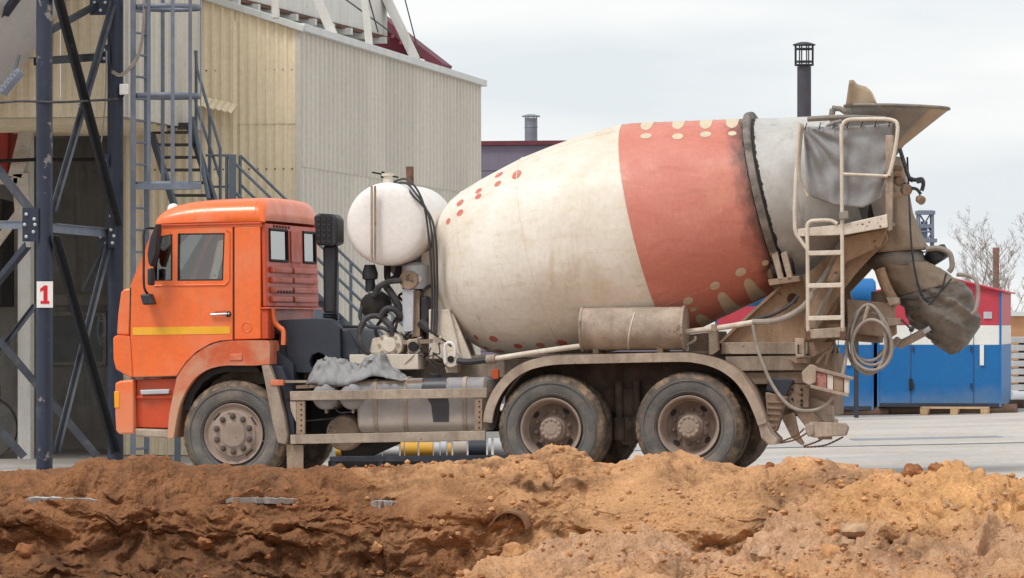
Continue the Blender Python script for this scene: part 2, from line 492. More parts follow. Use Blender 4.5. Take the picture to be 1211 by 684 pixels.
def glass(name, tint, gloss=0.12):
    m = bpy.data.materials.new(name)
    m.use_nodes = True
    t = m.node_tree
    N, Lk = t.nodes, t.links
    for n in list(N): N.remove(n)
    out = N.new('ShaderNodeOutputMaterial')
    tr = N.new('ShaderNodeBsdfTransparent'); tr.inputs[0].default_value = (*tint, 1)
    gl = N.new('ShaderNodeBsdfGlossy'); gl.inputs['Roughness'].default_value = 0.04
    fr = N.new('ShaderNodeFresnel'); fr.inputs['IOR'].default_value = 1.5
    ad = N.new('ShaderNodeMath'); ad.operation = 'ADD'; ad.use_clamp = True; ad.inputs[1].default_value = gloss
    mx = N.new('ShaderNodeMixShader')
    Lk.new(fr.outputs[0], ad.inputs[0])
    Lk.new(ad.outputs[0], mx.inputs[0])
    Lk.new(tr.outputs[0], mx.inputs[1])
    Lk.new(gl.outputs[0], mx.inputs[2])
    Lk.new(mx.outputs[0], out.inputs['Surface'])
    return m
M['glass'] = glass('cab_window_glass', (0.90, 0.93, 0.94), 0.07)
M['glass_dark'] = glass('dusty_rear_glass', (0.35, 0.38, 0.40), 0.34)

def drum_material(name, base, base2, stains, d0, axis, ring_t, grease):
    """painted drum: two-tone weathered paint, rusty brown stains, drips and, by the roller ring, spread grease"""
    m = bpy.data.materials.new(name)
    m.use_nodes = True
    t = m.node_tree; N, Lk = t.nodes, t.links
    b = N['Principled BSDF']; b.inputs['Roughness'].default_value = 0.5
    tc = N.new('ShaderNodeTexCoord')
    def nz(scale, scl=(1, 1, 1), det=6.0, rg=0.62):
        mp = N.new('ShaderNodeMapping'); mp.inputs['Scale'].default_value = scl
        n = N.new('ShaderNodeTexNoise'); n.inputs['Scale'].default_value = scale; n.inputs['Detail'].default_value = det; n.inputs['Roughness'].default_value = rg
        Lk.new(tc.outputs['Object'], mp.inputs[0]); Lk.new(mp.outputs[0], n.inputs['Vector'])
        return n.outputs['Fac']
    def rng(s, a, c, lo=0.0, hi=1.0):
        r = N.new('ShaderNodeMapRange'); r.interpolation_type = 'SMOOTHSTEP'
        for k, v in (('From Min', a), ('From Max', c), ('To Min', lo), ('To Max', hi)): r.inputs[k].default_value = v
        Lk.new(s, r.inputs['Value']); return r.outputs[0]
    def mix(f, a, c):
        x = N.new('ShaderNodeMix'); x.data_type = 'RGBA'
        if isinstance(f, float): x.inputs[0].default_value = f
        else: Lk.new(f, x.inputs[0])
        for s, q in ((6, a), (7, c)):
            if isinstance(q, tuple): x.inputs[s].default_value = (*q, 1)
            else: Lk.new(q, x.inputs[s])
        return x.outputs[2]
    def mul(a, c):
        x = N.new('ShaderNodeMath'); x.operation = 'MULTIPLY'; x.use_clamp = True
        Lk.new(a, x.inputs[0])
        if isinstance(c, float): x.inputs[1].default_value = c
        else: Lk.new(c, x.inputs[1])
        return x.outputs[0]
    col = mix(rng(nz(0.9, det=4), 0.35, 0.65), base, base2)
    for (sc, lo, hi, k, scale, scl) in stains:
        col = mix(rng(nz(scale, scl), lo, hi, 0.0, k), col, sc)
    # fine mottling and brushed grain
    g_ = N.new('ShaderNodeVectorMath'); g_.operation = 'SCALE'
    Lk.new(col, g_.inputs[0]); Lk.new(rng(nz(26.0, (1, 1, 0.6), 6, 0.7), 0.3, 0.7, 0.93, 1.05), g_.inputs['Scale'])
    col = g_.outputs[0]
    if grease:
        sub = N.new('ShaderNodeVectorMath'); sub.operation = 'SUBTRACT'; sub.inputs[1].default_value = tuple(d0)
        dot = N.new('ShaderNodeVectorMath'); dot.operation = 'DOT_PRODUCT'; dot.inputs[1].default_value = tuple(axis)
        Lk.new(tc.outputs['Object'], sub.inputs[0]); Lk.new(sub.outputs[0], dot.inputs[0])
        ad = N.new('ShaderNodeMath'); ad.operation = 'MULTIPLY_ADD'
        Lk.new(nz(7.0, (1, 1, 0.5), 7, 0.72), ad.inputs[0]); ad.inputs[1].default_value = 0.42; Lk.new(dot.outputs['Value'], ad.inputs[2])
        col = mix(rng(ad.outputs[0], ring_t - 0.17, ring_t + 0.16, 0.0, 0.92), col, srgb(52, 44, 42))
    Lk.new(col, b.inputs['Base Color'])
    Lk.new(rng(nz(3.0), 0.35, 0.65, 0.42, 0.68), b.inputs['Roughness'])
    bp = N.new('ShaderNodeBump'); bp.inputs['Strength'].default_value = 0.10; bp.inputs['Distance'].default_value = 0.02
    Lk.new(nz(3.5, det=3), bp.inputs['Height']); Lk.new(bp.outputs[0], b.inputs['Normal'])
    return m
# ------------------------------------------------------------------ truck frame and ground level
TH = R(11.5)                                   # yaw of the truck: its rear stands nearer to the camera
FW = W(275, 513.5, 45.6)                       # centre of the front wheel, outer face
PITCH = R(1.21)
TX = Vector((math.cos(TH) * math.cos(PITCH), -math.sin(TH) * math.cos(PITCH), math.sin(PITCH)))
TY = Vector((math.sin(TH), math.cos(TH), 0))
TZ = TX.cross(TY)
TYRE = 0.595
TO = FW - TZ * TYRE                            # truck origin: ground under the front wheel

def g(x, y):
    s = (x - TO.x) * math.cos(TH) - (y - TO.y) * math.sin(TH)
    s = max(-3.0, min(9.0, s))
    return TO.z + math.tan(PITCH) * s

def yard_material():
    m = bpy.data.materials.new('worn_yard_concrete')
    m.use_nodes = True
    t = m.node_tree
    N, Lk = t.nodes, t.links
    b = N['Principled BSDF']
    tc = N.new('ShaderNodeTexCoord')
    def nz(scale, scl, det=6.0, rg=0.6):
        mp = N.new('ShaderNodeMapping'); mp.inputs['Scale'].default_value = scl
        n = N.new('ShaderNodeTexNoise')
        n.inputs['Scale'].default_value = scale; n.inputs['Detail'].default_value = det; n.inputs['Roughness'].default_value = rg
        Lk.new(tc.outputs['Object'], mp.inputs[0]); Lk.new(mp.outputs[0], n.inputs['Vector'])
        return n.outputs['Fac']
    def ramp(f, stops):
        r = N.new('ShaderNodeValToRGB')
        while len(r.color_ramp.elements) < len(stops): r.color_ramp.elements.new(0.5)
        for e, (p, c) in zip(r.color_ramp.elements, stops):
            e.position = p; e.color = (*c, 1)
        Lk.new(f, r.inputs['Fac'])
        return r.outputs['Color']
    base = ramp(nz(0.5, (0.6, 0.6, 1)), [(0.25, srgb(166, 160, 154)), (0.5, srgb(186, 180, 173)), (0.75, srgb(199, 194, 187))])
    damp = ramp(nz(0.35, (0.35, 1.2, 1), 4.0), [(0.56, (0, 0, 0)), (0.66, (1, 1, 1))])
    mx = N.new('ShaderNodeMix'); mx.data_type = 'RGBA'
    Lk.new(damp, mx.inputs[0]); Lk.new(base, mx.inputs[6]); mx.inputs[7].default_value = (*srgb(164, 164, 166), 1)
    grit = ramp(nz(9.0, (1, 1, 1), 6.0, 0.7), [(0.3, srgb(168, 160, 152)), (0.6, (1, 1, 1))])
    mul = N.new('ShaderNodeMix'); mul.data_type = 'RGBA'; mul.blend_type = 'MULTIPLY'; mul.inputs[0].default_value = 0.5
    Lk.new(mx.outputs[2], mul.inputs[6]); Lk.new(grit, mul.inputs[7])
    Lk.new(mul.outputs[2], b.inputs['Base Color'])
    rr = N.new('ShaderNodeMapRange'); rr.inputs['To Min'].default_value = 0.9; rr.inputs['To Max'].default_value = 0.35
    Lk.new(damp, rr.inputs['Value']); Lk.new(rr.outputs[0], b.inputs['Roughness'])
    return m

def build_ground():
    xs = [-3000, -800, -250, -90, -40, -20, -12, -9.6] + [x * 0.8 for x in range(-11, 12)] + [9.6, 12, 20, 40, 90, 250, 800, 3000]
    ys = [-400, -60, -10, 10, 20, 24.2, 30, 37, 43.6, 45, 47, 50, 54, 60, 68, 78, 95, 130, 200, 400, 1000, 4500]
    v, f, idx = [], [], {}
    for j, y in enumerate(ys):
        for i, x in enumerate(xs):
            idx[i, j] = len(v)
            v.append((x, y, g(x, y)))
    for j in range(len(ys) - 1):
        for i in range(len(xs) - 1):
            if xs[i] >= -9.61 and xs[i + 1] <= 9.61 and ys[j] >= 24.1 and ys[j + 1] <= 43.7:
                continue                        # dug away: the soil bank fills this
            f.append((idx[i, j], idx[i + 1, j], idx[i + 1, j + 1], idx[i, j + 1]))
    mb = MB(); mb.v = v; mb.f = f
    o = mb.build('ground', yard_material(), smooth=60)
    tag(o, None, None, kind='structure')
build_ground()

def yard_joint(y, x0, x1, w, nm, mat):
    rows = []
    for k in range(31):
        x = x0 + (x1 - x0) * k / 30
        jt = 0.02 * math.sin(k * 2.3)
        rows.append([Vector((x, y - w / 2 + jt, g(x, y) + 0.004)), Vector((x, y + w / 2 + jt, g(x, y) + 0.004))])
    mb = MB(); mb.grid(rows)
    o = mb.build(nm, mat, None, smooth=0)
    tag(o, None, None, kind='structure')
yard_joint(57.0, 1.0, 32.0, 0.34, 'pavement_joint', material('dark_joint_tar', srgb(96, 98, 104), 0.7, var=0.3, vscale=2))
yard_joint(60.5, 5.0, 7.2, 1.0, 'damp_pavement', material('damp_concrete', srgb(120, 124, 132), 0.35, var=0.25, vscale=1.5))

# ------------------------------------------------------------------ numpy noise for the dug soil
def _hash(ix, iy, iz, seed):
    h = (ix.astype(np.uint32) * np.uint32(374761393) + iy.astype(np.uint32) * np.uint32(668265263)
         + iz.astype(np.uint32) * np.uint32(2147483647) + np.uint32(seed * 974711))
    h = (h ^ (h >> np.uint32(13))) * np.uint32(1274126177)
    h = h ^ (h >> np.uint32(16))
    return h

def vnoise(p, seed=0):
    p = p.astype(np.float32)
    i = np.floor(p).astype(np.int32)
    f = p - i.astype(np.float32)
    u = f * f * f * (f * (f * 6 - 15) + 10)
    out = np.zeros(len(p))
    grads = np.array([[1, 1, 0], [-1, 1, 0], [1, -1, 0], [-1, -1, 0], [1, 0, 1], [-1, 0, 1], [1, 0, -1], [-1, 0, -1],
                      [0, 1, 1], [0, -1, 1], [0, 1, -1], [0, -1, -1], [1, 1, 0], [-1, 1, 0], [0, -1, 1], [0, -1, -1]], np.float32)
    for dx in (0, 1):
        for dy in (0, 1):
            for dz in (0, 1):
                h = _hash(i[:, 0] + dx, i[:, 1] + dy, i[:, 2] + dz, seed) & np.uint32(15)
                gr = grads[h]
                w = (u[:, 0] if dx else 1 - u[:, 0]) * (u[:, 1] if dy else 1 - u[:, 1]) * (u[:, 2] if dz else 1 - u[:, 2])
                out += w * (gr[:, 0] * (f[:, 0] - dx) + gr[:, 1] * (f[:, 1] - dy) + gr[:, 2] * (f[:, 2] - dz))
    return out

def fbm(p, oct=5, gain=0.5, lac=2.03, seed=0, mode='f'):
    a, s, tot = 1.0, 0.0, 0.0
    q = p.copy()
    for k in range(oct):
        n = vnoise(q, seed + k)
        if mode == 'b':
            n = np.abs(n) * 2 - 0.45
        elif mode == 'r':
            n = 0.55 - np.abs(n) * 2
        s = s + n * a
        tot += a
        a *= gain
        q = q * lac + 17.3
    return s / tot

def worley(p, seed=0):
    """distance to the nearest of the eight closest cell points"""
    b = np.floor(p - 0.5).astype(np.int64)
    best = np.full(len(p), 9.0)
    for dx in (0, 1):
        for dy in (0, 1):
            for dz in (0, 1):
                cx, cy, cz = b[:, 0] + dx, b[:, 1] + dy, b[:, 2] + dz
                h = _hash(cx, cy, cz, seed)
                ox = (h & np.uint32(1023)) / 1023.0; oy = ((h >> np.uint32(10)) & np.uint32(1023)) / 1023.0; oz = ((h >> np.uint32(20)) & np.uint32(1023)) / 1023.0
                e = (cx + 0.2 + 0.6 * ox - p[:, 0]) ** 2 + (cy + 0.2 + 0.6 * oy - p[:, 1]) ** 2 + (cz + 0.2 + 0.6 * oz - p[:, 2]) ** 2
                best = np.minimum(best, e)
    return np.sqrt(best)

FAR_D, NEAR_D = 42.4, 35.4
far_px = [(-700, 556), (-200, 552), (0, 560), (50, 557), (85, 551), (105, 541), (130, 546), (160, 540), (185, 543), (220, 552), (300, 550), (360, 552),
          (420, 551), (470, 550), (505, 549), (540, 546), (600, 541), (632, 534), (652, 525), (672, 527), (692, 540), (722, 549), (760, 541), (785, 534),
          (805, 536), (835, 546), (880, 553), (905, 553), (935, 541), (960, 543), (1000, 549), (1035, 556), (1065, 564), (1100, 574), (1150, 584), (1300, 584), (1900, 565)]
near_px = [(-900, 735), (0, 760), (380, 760), (470, 720), (540, 690), (600, 668), (650, 652), (700, 640), (750, 634), (790, 630), (830, 640), (870, 644),
           (910, 626), (950, 604), (1000, 584), (1050, 565), (1090, 557), (1130, 555), (1180, 563), (1230, 572), (1400, 570), (2200, 600)]
def crest(tab, d):
    xs = [(p[0] - 605.5) * d / FPX for p in tab]
    zs = [EYE - (p[1] - HOR) * d / FPX for p in tab]
    return lambda x: np.interp(x, xs, zs)
far_z, near_z = crest(far_px, FAR_D), crest(near_px, NEAR_D)

def build_soil():
    xs = np.concatenate([np.linspace(-10, -6.0, 50, endpoint=False), np.linspace(-6.0, 6.0, 800, endpoint=False), np.linspace(6.0, 10, 51)])
    fz, nz = far_z(xs), near_z(xs)
    gz = np.array([g(x, 44) for x in xs])
    edge = np.clip((np.abs(xs) - 8.2) / 1.5, 0, 1)
    edge = edge * edge * (3 - 2 * edge)
    floor = -0.84 + 0 * xs
    # profile from the camera side to the yard: (depth, height)
    wav = 0.25 * np.sin(xs * 1.3 + 0.6) + 0.15 * np.sin(xs * 2.9)
    ctrl = [(24.0 + 0 * xs, gz - 0.05), (27.5 + 0 * xs, gz - 0.08), (31.0 + wav, np.minimum(nz - 0.62, -0.30)), (33.6 + wav, nz - 0.26), (34.8 + wav, nz - 0.05),
            (NEAR_D + wav, nz), (36.0 + wav, nz - 0.10), (37.2 + wav * .6, np.maximum(nz - 0.5, floor)), (38.6 + 0 * xs, floor),
            (40.1 + wav * .6, floor + 0.06), (40.5 + wav * .6, fz - 0.80), (40.85 + wav * .5, fz - 0.44), (41.6 + wav * .3, fz - 0.13), (FAR_D + 0 * xs, fz), (42.8 + 0 * xs, fz - 0.06),
            (43.4 + 0 * xs, fz * 0.5 + gz * 0.5 - 0.05), (43.9 + 0 * xs, gz - 0.02), (44.3 + 0 * xs, gz - 0.09)]
    rows_per = [4, 10, 70, 75, 50, 36, 36, 20, 20, 50, 95, 85, 36, 24, 16, 10, 5]
    Y, Z = [], []
    m = len(ctrl)
    for k in range(m - 1):
        p0, p1, p2, p3 = ctrl[max(k - 1, 0)], ctrl[k], ctrl[k + 1], ctrl[min(k + 2, m - 1)]
        for j in range(rows_per[k] + (1 if k == m - 2 else 0)):
            t = j / rows_per[k]
            def cr(a, b, c, d):
                lin = b + (c - b) * t
                cat = 0.5 * ((2 * b) + (c - a) * t + (2 * a - 5 * b + 4 * c - d) * t * t + (3 * b - a - 3 * c + d) * t ** 3)
                return 0.5 * lin + 0.5 * cat
            Y.append(p1[0] + (p2[0] - p1[0]) * t)
            Z.append(cr(p0[1], p1[1], p2[1], p3[1]))
    Y, Z = np.array(Y), np.array(Z)
    nr, nc = Y.shape
    Z = Z * (1 - edge) + (gz - 0.012) * edge
    X = np.broadcast_to(xs, Y.shape).copy()
    P = np.stack([X, Y, Z], -1)
    # normals of the base sheet
    du = np.gradient(P, axis=1); dv = np.gradient(P, axis=0)
    nrm = np.cross(du, dv)
    nrm /= np.linalg.norm(nrm, axis=-1, keepdims=True) + 1e-9
    nrm = nrm * np.sign(nrm[..., 2:3])
    q = P.reshape(-1, 3)
    sp = q * np.array([1.0, 0.7, 1.3])
    warp = np.stack([fbm(sp * 1.1 + 31, 3, seed=11), fbm(sp * 1.1 + 57, 3, seed=12), fbm(sp * 1.1 + 83, 3, seed=13)], -1)
    sw = sp + warp * 0.55
    big = fbm(sw * 0.9, 3, seed=1)
    lump = fbm(sw * 2.0, 3, gain=0.42, seed=21, mode='b')
    clod = fbm(sw * np.array([5.0, 4.5, 4.5]), 4, gain=0.5, seed=31, mode='b')
    ridge = fbm(sw * np.array([3.2, 2.4, 4.2]) + 5, 4, seed=41)
    fine = fbm(q * np.array([30, 18, 30.0]), 3, gain=0.6, seed=51)
    x, y, z = q[:, 0], q[:, 1], q[:, 2]
    far = np.clip((y - 38.8) / 0.8, 0, 1)
    # smooth scraped sand in the middle of the far bank, crumbly elsewhere
    pxq = x / y * FPX + 605.5
    pyq = HOR + (EYE - z) * FPX / y
    smoothz = far * np.exp(-((pxq - 780) / 130.0) ** 2) * np.exp(-((pyq - 600) / 32.0) ** 2)
    smoothz = np.maximum(smoothz, 0.8 * far * np.exp(-((pxq - 520) / 60.0) ** 2) * np.exp(-((pyq - 590) / 30.0) ** 2))
    rough = 1 - 0.75 * np.clip(smoothz * 1.4, 0, 1)
    crest_damp = 1 - 0.55 * np.exp(-((y - FAR_D) / 0.35) ** 2)
    leftish = np.clip((560 - pxq) / 250.0, 0, 1) * far
    clod2 = fbm(sw * np.array([15.0, 11.0, 15.0]) + 9, 3, gain=0.6, seed=71, mode='b')
    d = big * 0.12 + lump * (0.13 + 0.05 * (1 - far)) * rough + clod * 0.060 * rough + clod2 * 0.024 * rough + ridge * 0.06 * rough + fine * 0.013
    # separate clods: rounded cells in crumbly patches
    patch = np.clip(0.35 + 1.8 * fbm(q * np.array([1.1, 0.7, 2.0]) + 3, 3, seed=101), 0, 1) * rough
    w1 = worley(q * np.array([6.5, 5.0, 7.5]) + warp * 1.2, 111)
    w2 = worley(q * np.array([15.0, 11.0, 16.0]) + warp * 2.0, 112)
    w3 = worley(q * np.array([28.0, 20.0, 30.0]), 113)
    d += (0.42 - w1) * (0.13 + 0.03 * (1 - far)) * patch + (0.42 - w2) * 0.045 * (0.25 + 0.75 * patch) * rough + (0.42 - w3) * 0.019 * (0.3 + 0.7 * rough)
    # broken ledges: layers that lean out towards the trench and shade what is under them
    lq = np.stack([x * 1.5, y * 0.15, z * 4.2 + x * 0.35], -1) + warp * 0.9
    ledge = fbm(lq, 3, gain=0.45, seed=81, mode='b')
    ledge2 = fbm(lq * np.array([1.9, 1, 1.3]) + 40, 3, gain=0.45, seed=91)
    crest_gap = np.clip((np.interp(x, xs, fz) - z - 0.05) / 0.22, 0, 1)
    strip = 1 - 0.75 * np.exp(-((pyq - 591) / 9.0) ** 2) * np.clip((500 - pxq) / 40, 0, 1)
    push_far = (ledge * (0.22 + 0.06 * leftish) + ledge2 * (0.16 + 0.04 * leftish)) * far * rough * crest_gap * strip
    near_gap = np.clip((np.interp(x, xs, nz) - z - 0.02) / 0.2, 0, 1) * (y < NEAR_D + 0.4)
    push_near = (ledge * 0.30 + ledge2 * 0.28) * (1 - far) * near_gap
    push = push_far + push_near
    # hollows dug into the foot of the bank and an overhang under the near mound
    def hollow(cx, cy, rx, ry, dep):
        e = np.exp(-(((pxq - cx) / rx) ** 2 + ((pyq - cy) / ry) ** 2) ** 1.5)
        return -dep * e * far
    d += hollow(470, 668, 95, 24, 0.28) + hollow(600, 648, 70, 20, 0.2) + hollow(370, 660, 60, 18, 0.16) + hollow(200, 655, 80, 16, 0.14) + hollow(60, 640, 60, 12, 0.1)
    nearm = 1 - far
    d += -0.42 * np.exp(-(((pxq - 835) / 50.0) ** 2 + ((pyq - 652) / 8.0) ** 2)) * nearm
    d *= crest_damp
    fade = (1 - edge)[None, :] * np.clip((Y - 26.5) / 2.0, 0, 1) * np.clip((44.2 - Y) / 0.9, 0, 1)
    d = d.reshape(nr, nc) * fade
    # windows where a pale slab edge shows
    wn_ = fbm(q * np.array([5.0, 1.0, 5.0]), 3, seed=66)
    for cx, rx in ((72, 46), (310, 46), (455, 18)):
        push = push - 0.12 * np.exp(-(((pxq - cx + 6 * wn_) / rx) ** 4 + ((pyq - 592 + 5 * wn_) / 3.6) ** 2)) * far
    push = push.reshape(nr, nc) * fade
    P2 = P + nrm * d[..., None]
    P2[..., 1] -= push
    co = P2.reshape(-1, 3)
    # vertex attribute: kind of soil (0 red brown, 1 tan sand, 2 grey crumbs, 3 yellow sand), with darkening in alpha
    wn = fbm(q * np.array([1.4, 0.8, 2.2]), 4, seed=61)
    tanv = np.clip((pxq - 425 + wn * 300) / 170.0, 0.06, 1) * far + (1 - far)
    grey = (1 - far) * np.clip(1.1 - np.abs(pyq - 640 - (1000 - pxq) * 0.02) / 46.0 + wn * 1.1, 0, 1)
    grey = np.maximum(grey, far * np.clip((pxq - 880) / 80, 0, 1) * np.clip(0.35 + wn * 2.0, 0, 1) * 0.8)
    yel = np.clip((pxq - 960 + wn * 160) / 120.0, 0, 1) * np.clip((650 - pyq + wn * 60) / 50, 0, 1) * (1 - far)
    dark = np.clip(0.16 - clod * 0.9 - lump * 0.8 + wn * 1.0, 0, 1) * (0.35 + 0.6 * far) * (1 - 0.9 * np.clip(smoothz * 1.4, 0, 1))  # creases between clods darkened: their shade put into the colour
    dark_zone = np.exp(-(((pxq - 640) / 70.0) ** 2 + ((pyq - 573) / 9.0) ** 2)) * far * 1.3
    dark_zone = np.maximum(dark_zone, far * np.clip((640 - pxq) / 100, 0, 1) * np.clip((pyq - 632 + wn * 70) / 25, 0, 1))  # darker towards the foot of the left bank
    valley_soil_shade = far * np.exp(-((pxq - 945 + (pyq - 600) * 0.9) / 62.0) ** 2) * np.clip((pyq - 556) / 14, 0, 1)  # valley between bank and heap: darker soil plus shade put into the colour
    dark_zone = np.maximum(dark_zone, valley_soil_shade * np.clip(0.75 + wn * 1.6, 0, 1))
    dark_zone = np.maximum(dark_zone, (1 - far) * 0.9 * np.exp(-(((pxq - 1075 + wn * 80) / 60.0) ** 2 + ((pyq - 655 + wn * 40) / 22.0) ** 2)))
    dark = np.clip(np.maximum(dark, dark_zone * (0.6 + clod)), 0, 1)
    me = bpy.data.meshes.new('soil_bank')
    nv = nr * nc
    ii = np.arange(nv).reshape(nr, nc)
    quads = np.stack([ii[:-1, :-1], ii[:-1, 1:], ii[1:, 1:], ii[1:, :-1]], -1).reshape(-1, 4)
    nf = len(quads)
    me.vertices.add(nv); me.vertices.foreach_set('co', co.astype(np.float32).ravel())
    me.loops.add(nf * 4); me.loops.foreach_set('vertex_index', quads.astype(np.int32).ravel())
    me.polygons.add(nf)
    me.polygons.foreach_set('loop_start', np.arange(0, nf * 4, 4, dtype=np.int32))
    me.polygons.foreach_set('use_smooth', np.ones(nf, bool))
    me.update(calc_edges=True)
    at = me.attributes.new('soil', 'FLOAT_COLOR', 'POINT')
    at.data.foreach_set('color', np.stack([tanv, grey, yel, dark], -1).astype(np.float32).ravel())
    m = bpy.data.materials.new('dug_soil')
    m.use_nodes = True
    t = m.node_tree; N, Lk = t.nodes, t.links
    b = N['Principled BSDF']
    b.inputs['Roughness'].default_value = 0.97
    b.inputs['Specular IOR Level'].default_value = 0.15
    ca = N.new('ShaderNodeVertexColor'); ca.layer_name = 'soil'
    sep = N.new('ShaderNodeSeparateColor'); Lk.new(ca.outputs['Color'], sep.inputs[0])
    tc = N.new('ShaderNodeTexCoord')
    def nz_(scale, det=6.0, rg=0.65):
        n = N.new('ShaderNodeTexNoise')
        n.inputs['Scale'].default_value = scale; n.inputs['Detail'].default_value = det; n.inputs['Roughness'].default_value = rg
        Lk.new(tc.outputs['Object'], n.inputs['Vector'])
        return n.outputs['Fac']
    def mix(f, a, c, blend='MIX', k=None):
        x_ = N.new('ShaderNodeMix'); x_.data_type = 'RGBA'; x_.blend_type = blend
        if isinstance(f, float): x_.inputs[0].default_value = f
        else: Lk.new(f, x_.inputs[0])
        for s, qq in ((6, a), (7, c)):
            if isinstance(qq, tuple): x_.inputs[s].default_value = (*qq, 1)
            else: Lk.new(qq, x_.inputs[s])
        return x_.outputs[2]
    def vary(c, s):
        r_ = N.new('ShaderNodeMapRange'); r_.inputs['From Min'].default_value = 0.3; r_.inputs['From Max'].default_value = 0.7
        Lk.new(nz_(s), r_.inputs['Value'])
        return mix(r_.outputs[0], tuple(k * 0.72 for k in c), tuple(k * 1.22 for k in c))
    red = vary(srgb(142, 98, 67), 2.2)
    tan = vary(srgb(204, 156, 113), 1.8)
    gry = vary(srgb(198, 158, 126), 3.5)
    yl = vary(srgb(214, 163, 112), 2.5)
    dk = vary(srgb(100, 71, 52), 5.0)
    c = mix(sep.outputs[0], red, tan)
    c = mix(sep.outputs[1], c, gry)
    c = mix(sep.outputs[2], c, yl)
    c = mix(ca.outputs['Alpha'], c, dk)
    gr = N.new('ShaderNodeMapRange'); gr.inputs['From Min'].default_value = 0.32; gr.inputs['From Max'].default_value = 0.68
    gr.inputs['To Min'].default_value = 0.68; gr.inputs['To Max'].default_value = 1.16
    Lk.new(nz_(34.0, 5.0, 0.75), gr.inputs['Value'])
    hs = N.new('ShaderNodeVectorMath'); hs.operation = 'SCALE'
    Lk.new(c, hs.inputs[0]); Lk.new(gr.outputs[0], hs.inputs['Scale'])
    Lk.new(hs.outputs[0], b.inputs['Base Color'])
    bp = N.new('ShaderNodeBump'); bp.inputs['Strength'].default_value = 0.8; bp.inputs['Distance'].default_value = 0.02
    vo = N.new('ShaderNodeTexVoronoi'); vo.inputs['Scale'].default_value = 26.0; vo.inputs['Randomness'].default_value = 1.0
    Lk.new(tc.outputs['Object'], vo.inputs['Vector'])
    sm = N.new('ShaderNodeMath'); sm.operation = 'SUBTRACT'
    Lk.new(nz_(45.0, 5.0, 0.7), sm.inputs[0]); Lk.new(vo.outputs['Distance'], sm.inputs[1])
    Lk.new(sm.outputs[0], bp.inputs['Height']); Lk.new(bp.outputs[0], b.inputs['Normal'])
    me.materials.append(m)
    o = bpy.data.objects.new('soil_bank', me)
    COL.objects.link(o)
    tag(o, None, None, kind='structure')
    # visible surface lookup: pixel -> nearest front-most vertex
    pp = np.stack([co[:, 0] / co[:, 1] * FPX + 605.5, HOR + (EYE - co[:, 2]) * FPX / co[:, 1]], -1)
    return m, co, pp, nr, nc

SOIL_MAT, soil_co, soil_pp, SNR, SNC = build_soil()
_bins = {}
def _fill_bins():
    k = np.floor(soil_pp / 4.0).astype(np.int64)
    ok = (k[:, 0] > -30) & (k[:, 0] < 340) & (k[:, 1] > 120) & (k[:, 1] < 190)
    idx = np.where(ok)[0]
    idx = idx[np.argsort(-soil_co[idx, 1], kind='stable')]       # nearest vertex of a bin is written last
    for a, b, i in zip(k[idx, 0].tolist(), k[idx, 1].tolist(), idx.tolist()):
        _bins[(a, b)] = i
_fill_bins()
def soil_at(px, py, tol=2.5):
    a, b = int(math.floor(px / 4.0)), int(math.floor(py / 4.0))
    for r in range(0, 12):
        for da in range(-r, r + 1):
            for db in (range(-r, r + 1) if abs(da) == r else (-r, r)):
                i = _bins.get((a + da, b + db))
                if i is not None:
                    return Vector(soil_co[i])
    return Vector(soil_co[int(np.argmin(((soil_pp - np.array([px, py])) ** 2).sum(1)))])
# the plain soil colours for loose lumps
soil_lump_tan = material('loose_tan_soil', srgb(194, 146, 104), 0.97, var=0.3, vscale=12, specks=(srgb(120, 84, 60), 0.4, 20), bump=0.8, bscale=40, spec=0.1)
soil_lump_red = material('loose_red_brown_soil', srgb(150, 102, 70), 0.97, var=0.3, vscale=12, specks=(srgb(100, 68, 48), 0.4, 20), bump=0.8, bscale=40, spec=0.1)
soil_lump_grey = material('loose_grey_brown_soil', srgb(178, 146, 118), 0.97, var=0.3, vscale=12, specks=(srgb(120, 104, 90), 0.4, 20), bump=0.8, bscale=40, spec=0.1)

def lump_mesh(mb, c, r, seed, n=10, m=7, sq=(1, 1, 0.75)):
    rows = []
    for i in range(m + 1):
        th = math.pi * (0.02 + 0.96 * i / m)
        row = []
        for k in range(n):
            ph = 2 * math.pi * k / n
            d = Vector((math.sin(th) * math.cos(ph), math.sin(th) * math.sin(ph), math.cos(th)))
            rr = r * (1 + 0.55 * mnoise.noise(d * 1.3 + Vector((seed * 3.7, seed * 1.3, 0))) + 0.25 * mnoise.noise(d * 3.1 + Vector((seed, 9, seed))))
            row.append(Vector(c) + Vector((d.x * sq[0], d.y * sq[1], d.z * sq[2])) * rr)
        rows.append(row)
    mb.grid(rows, closed_u=True, cap=True)

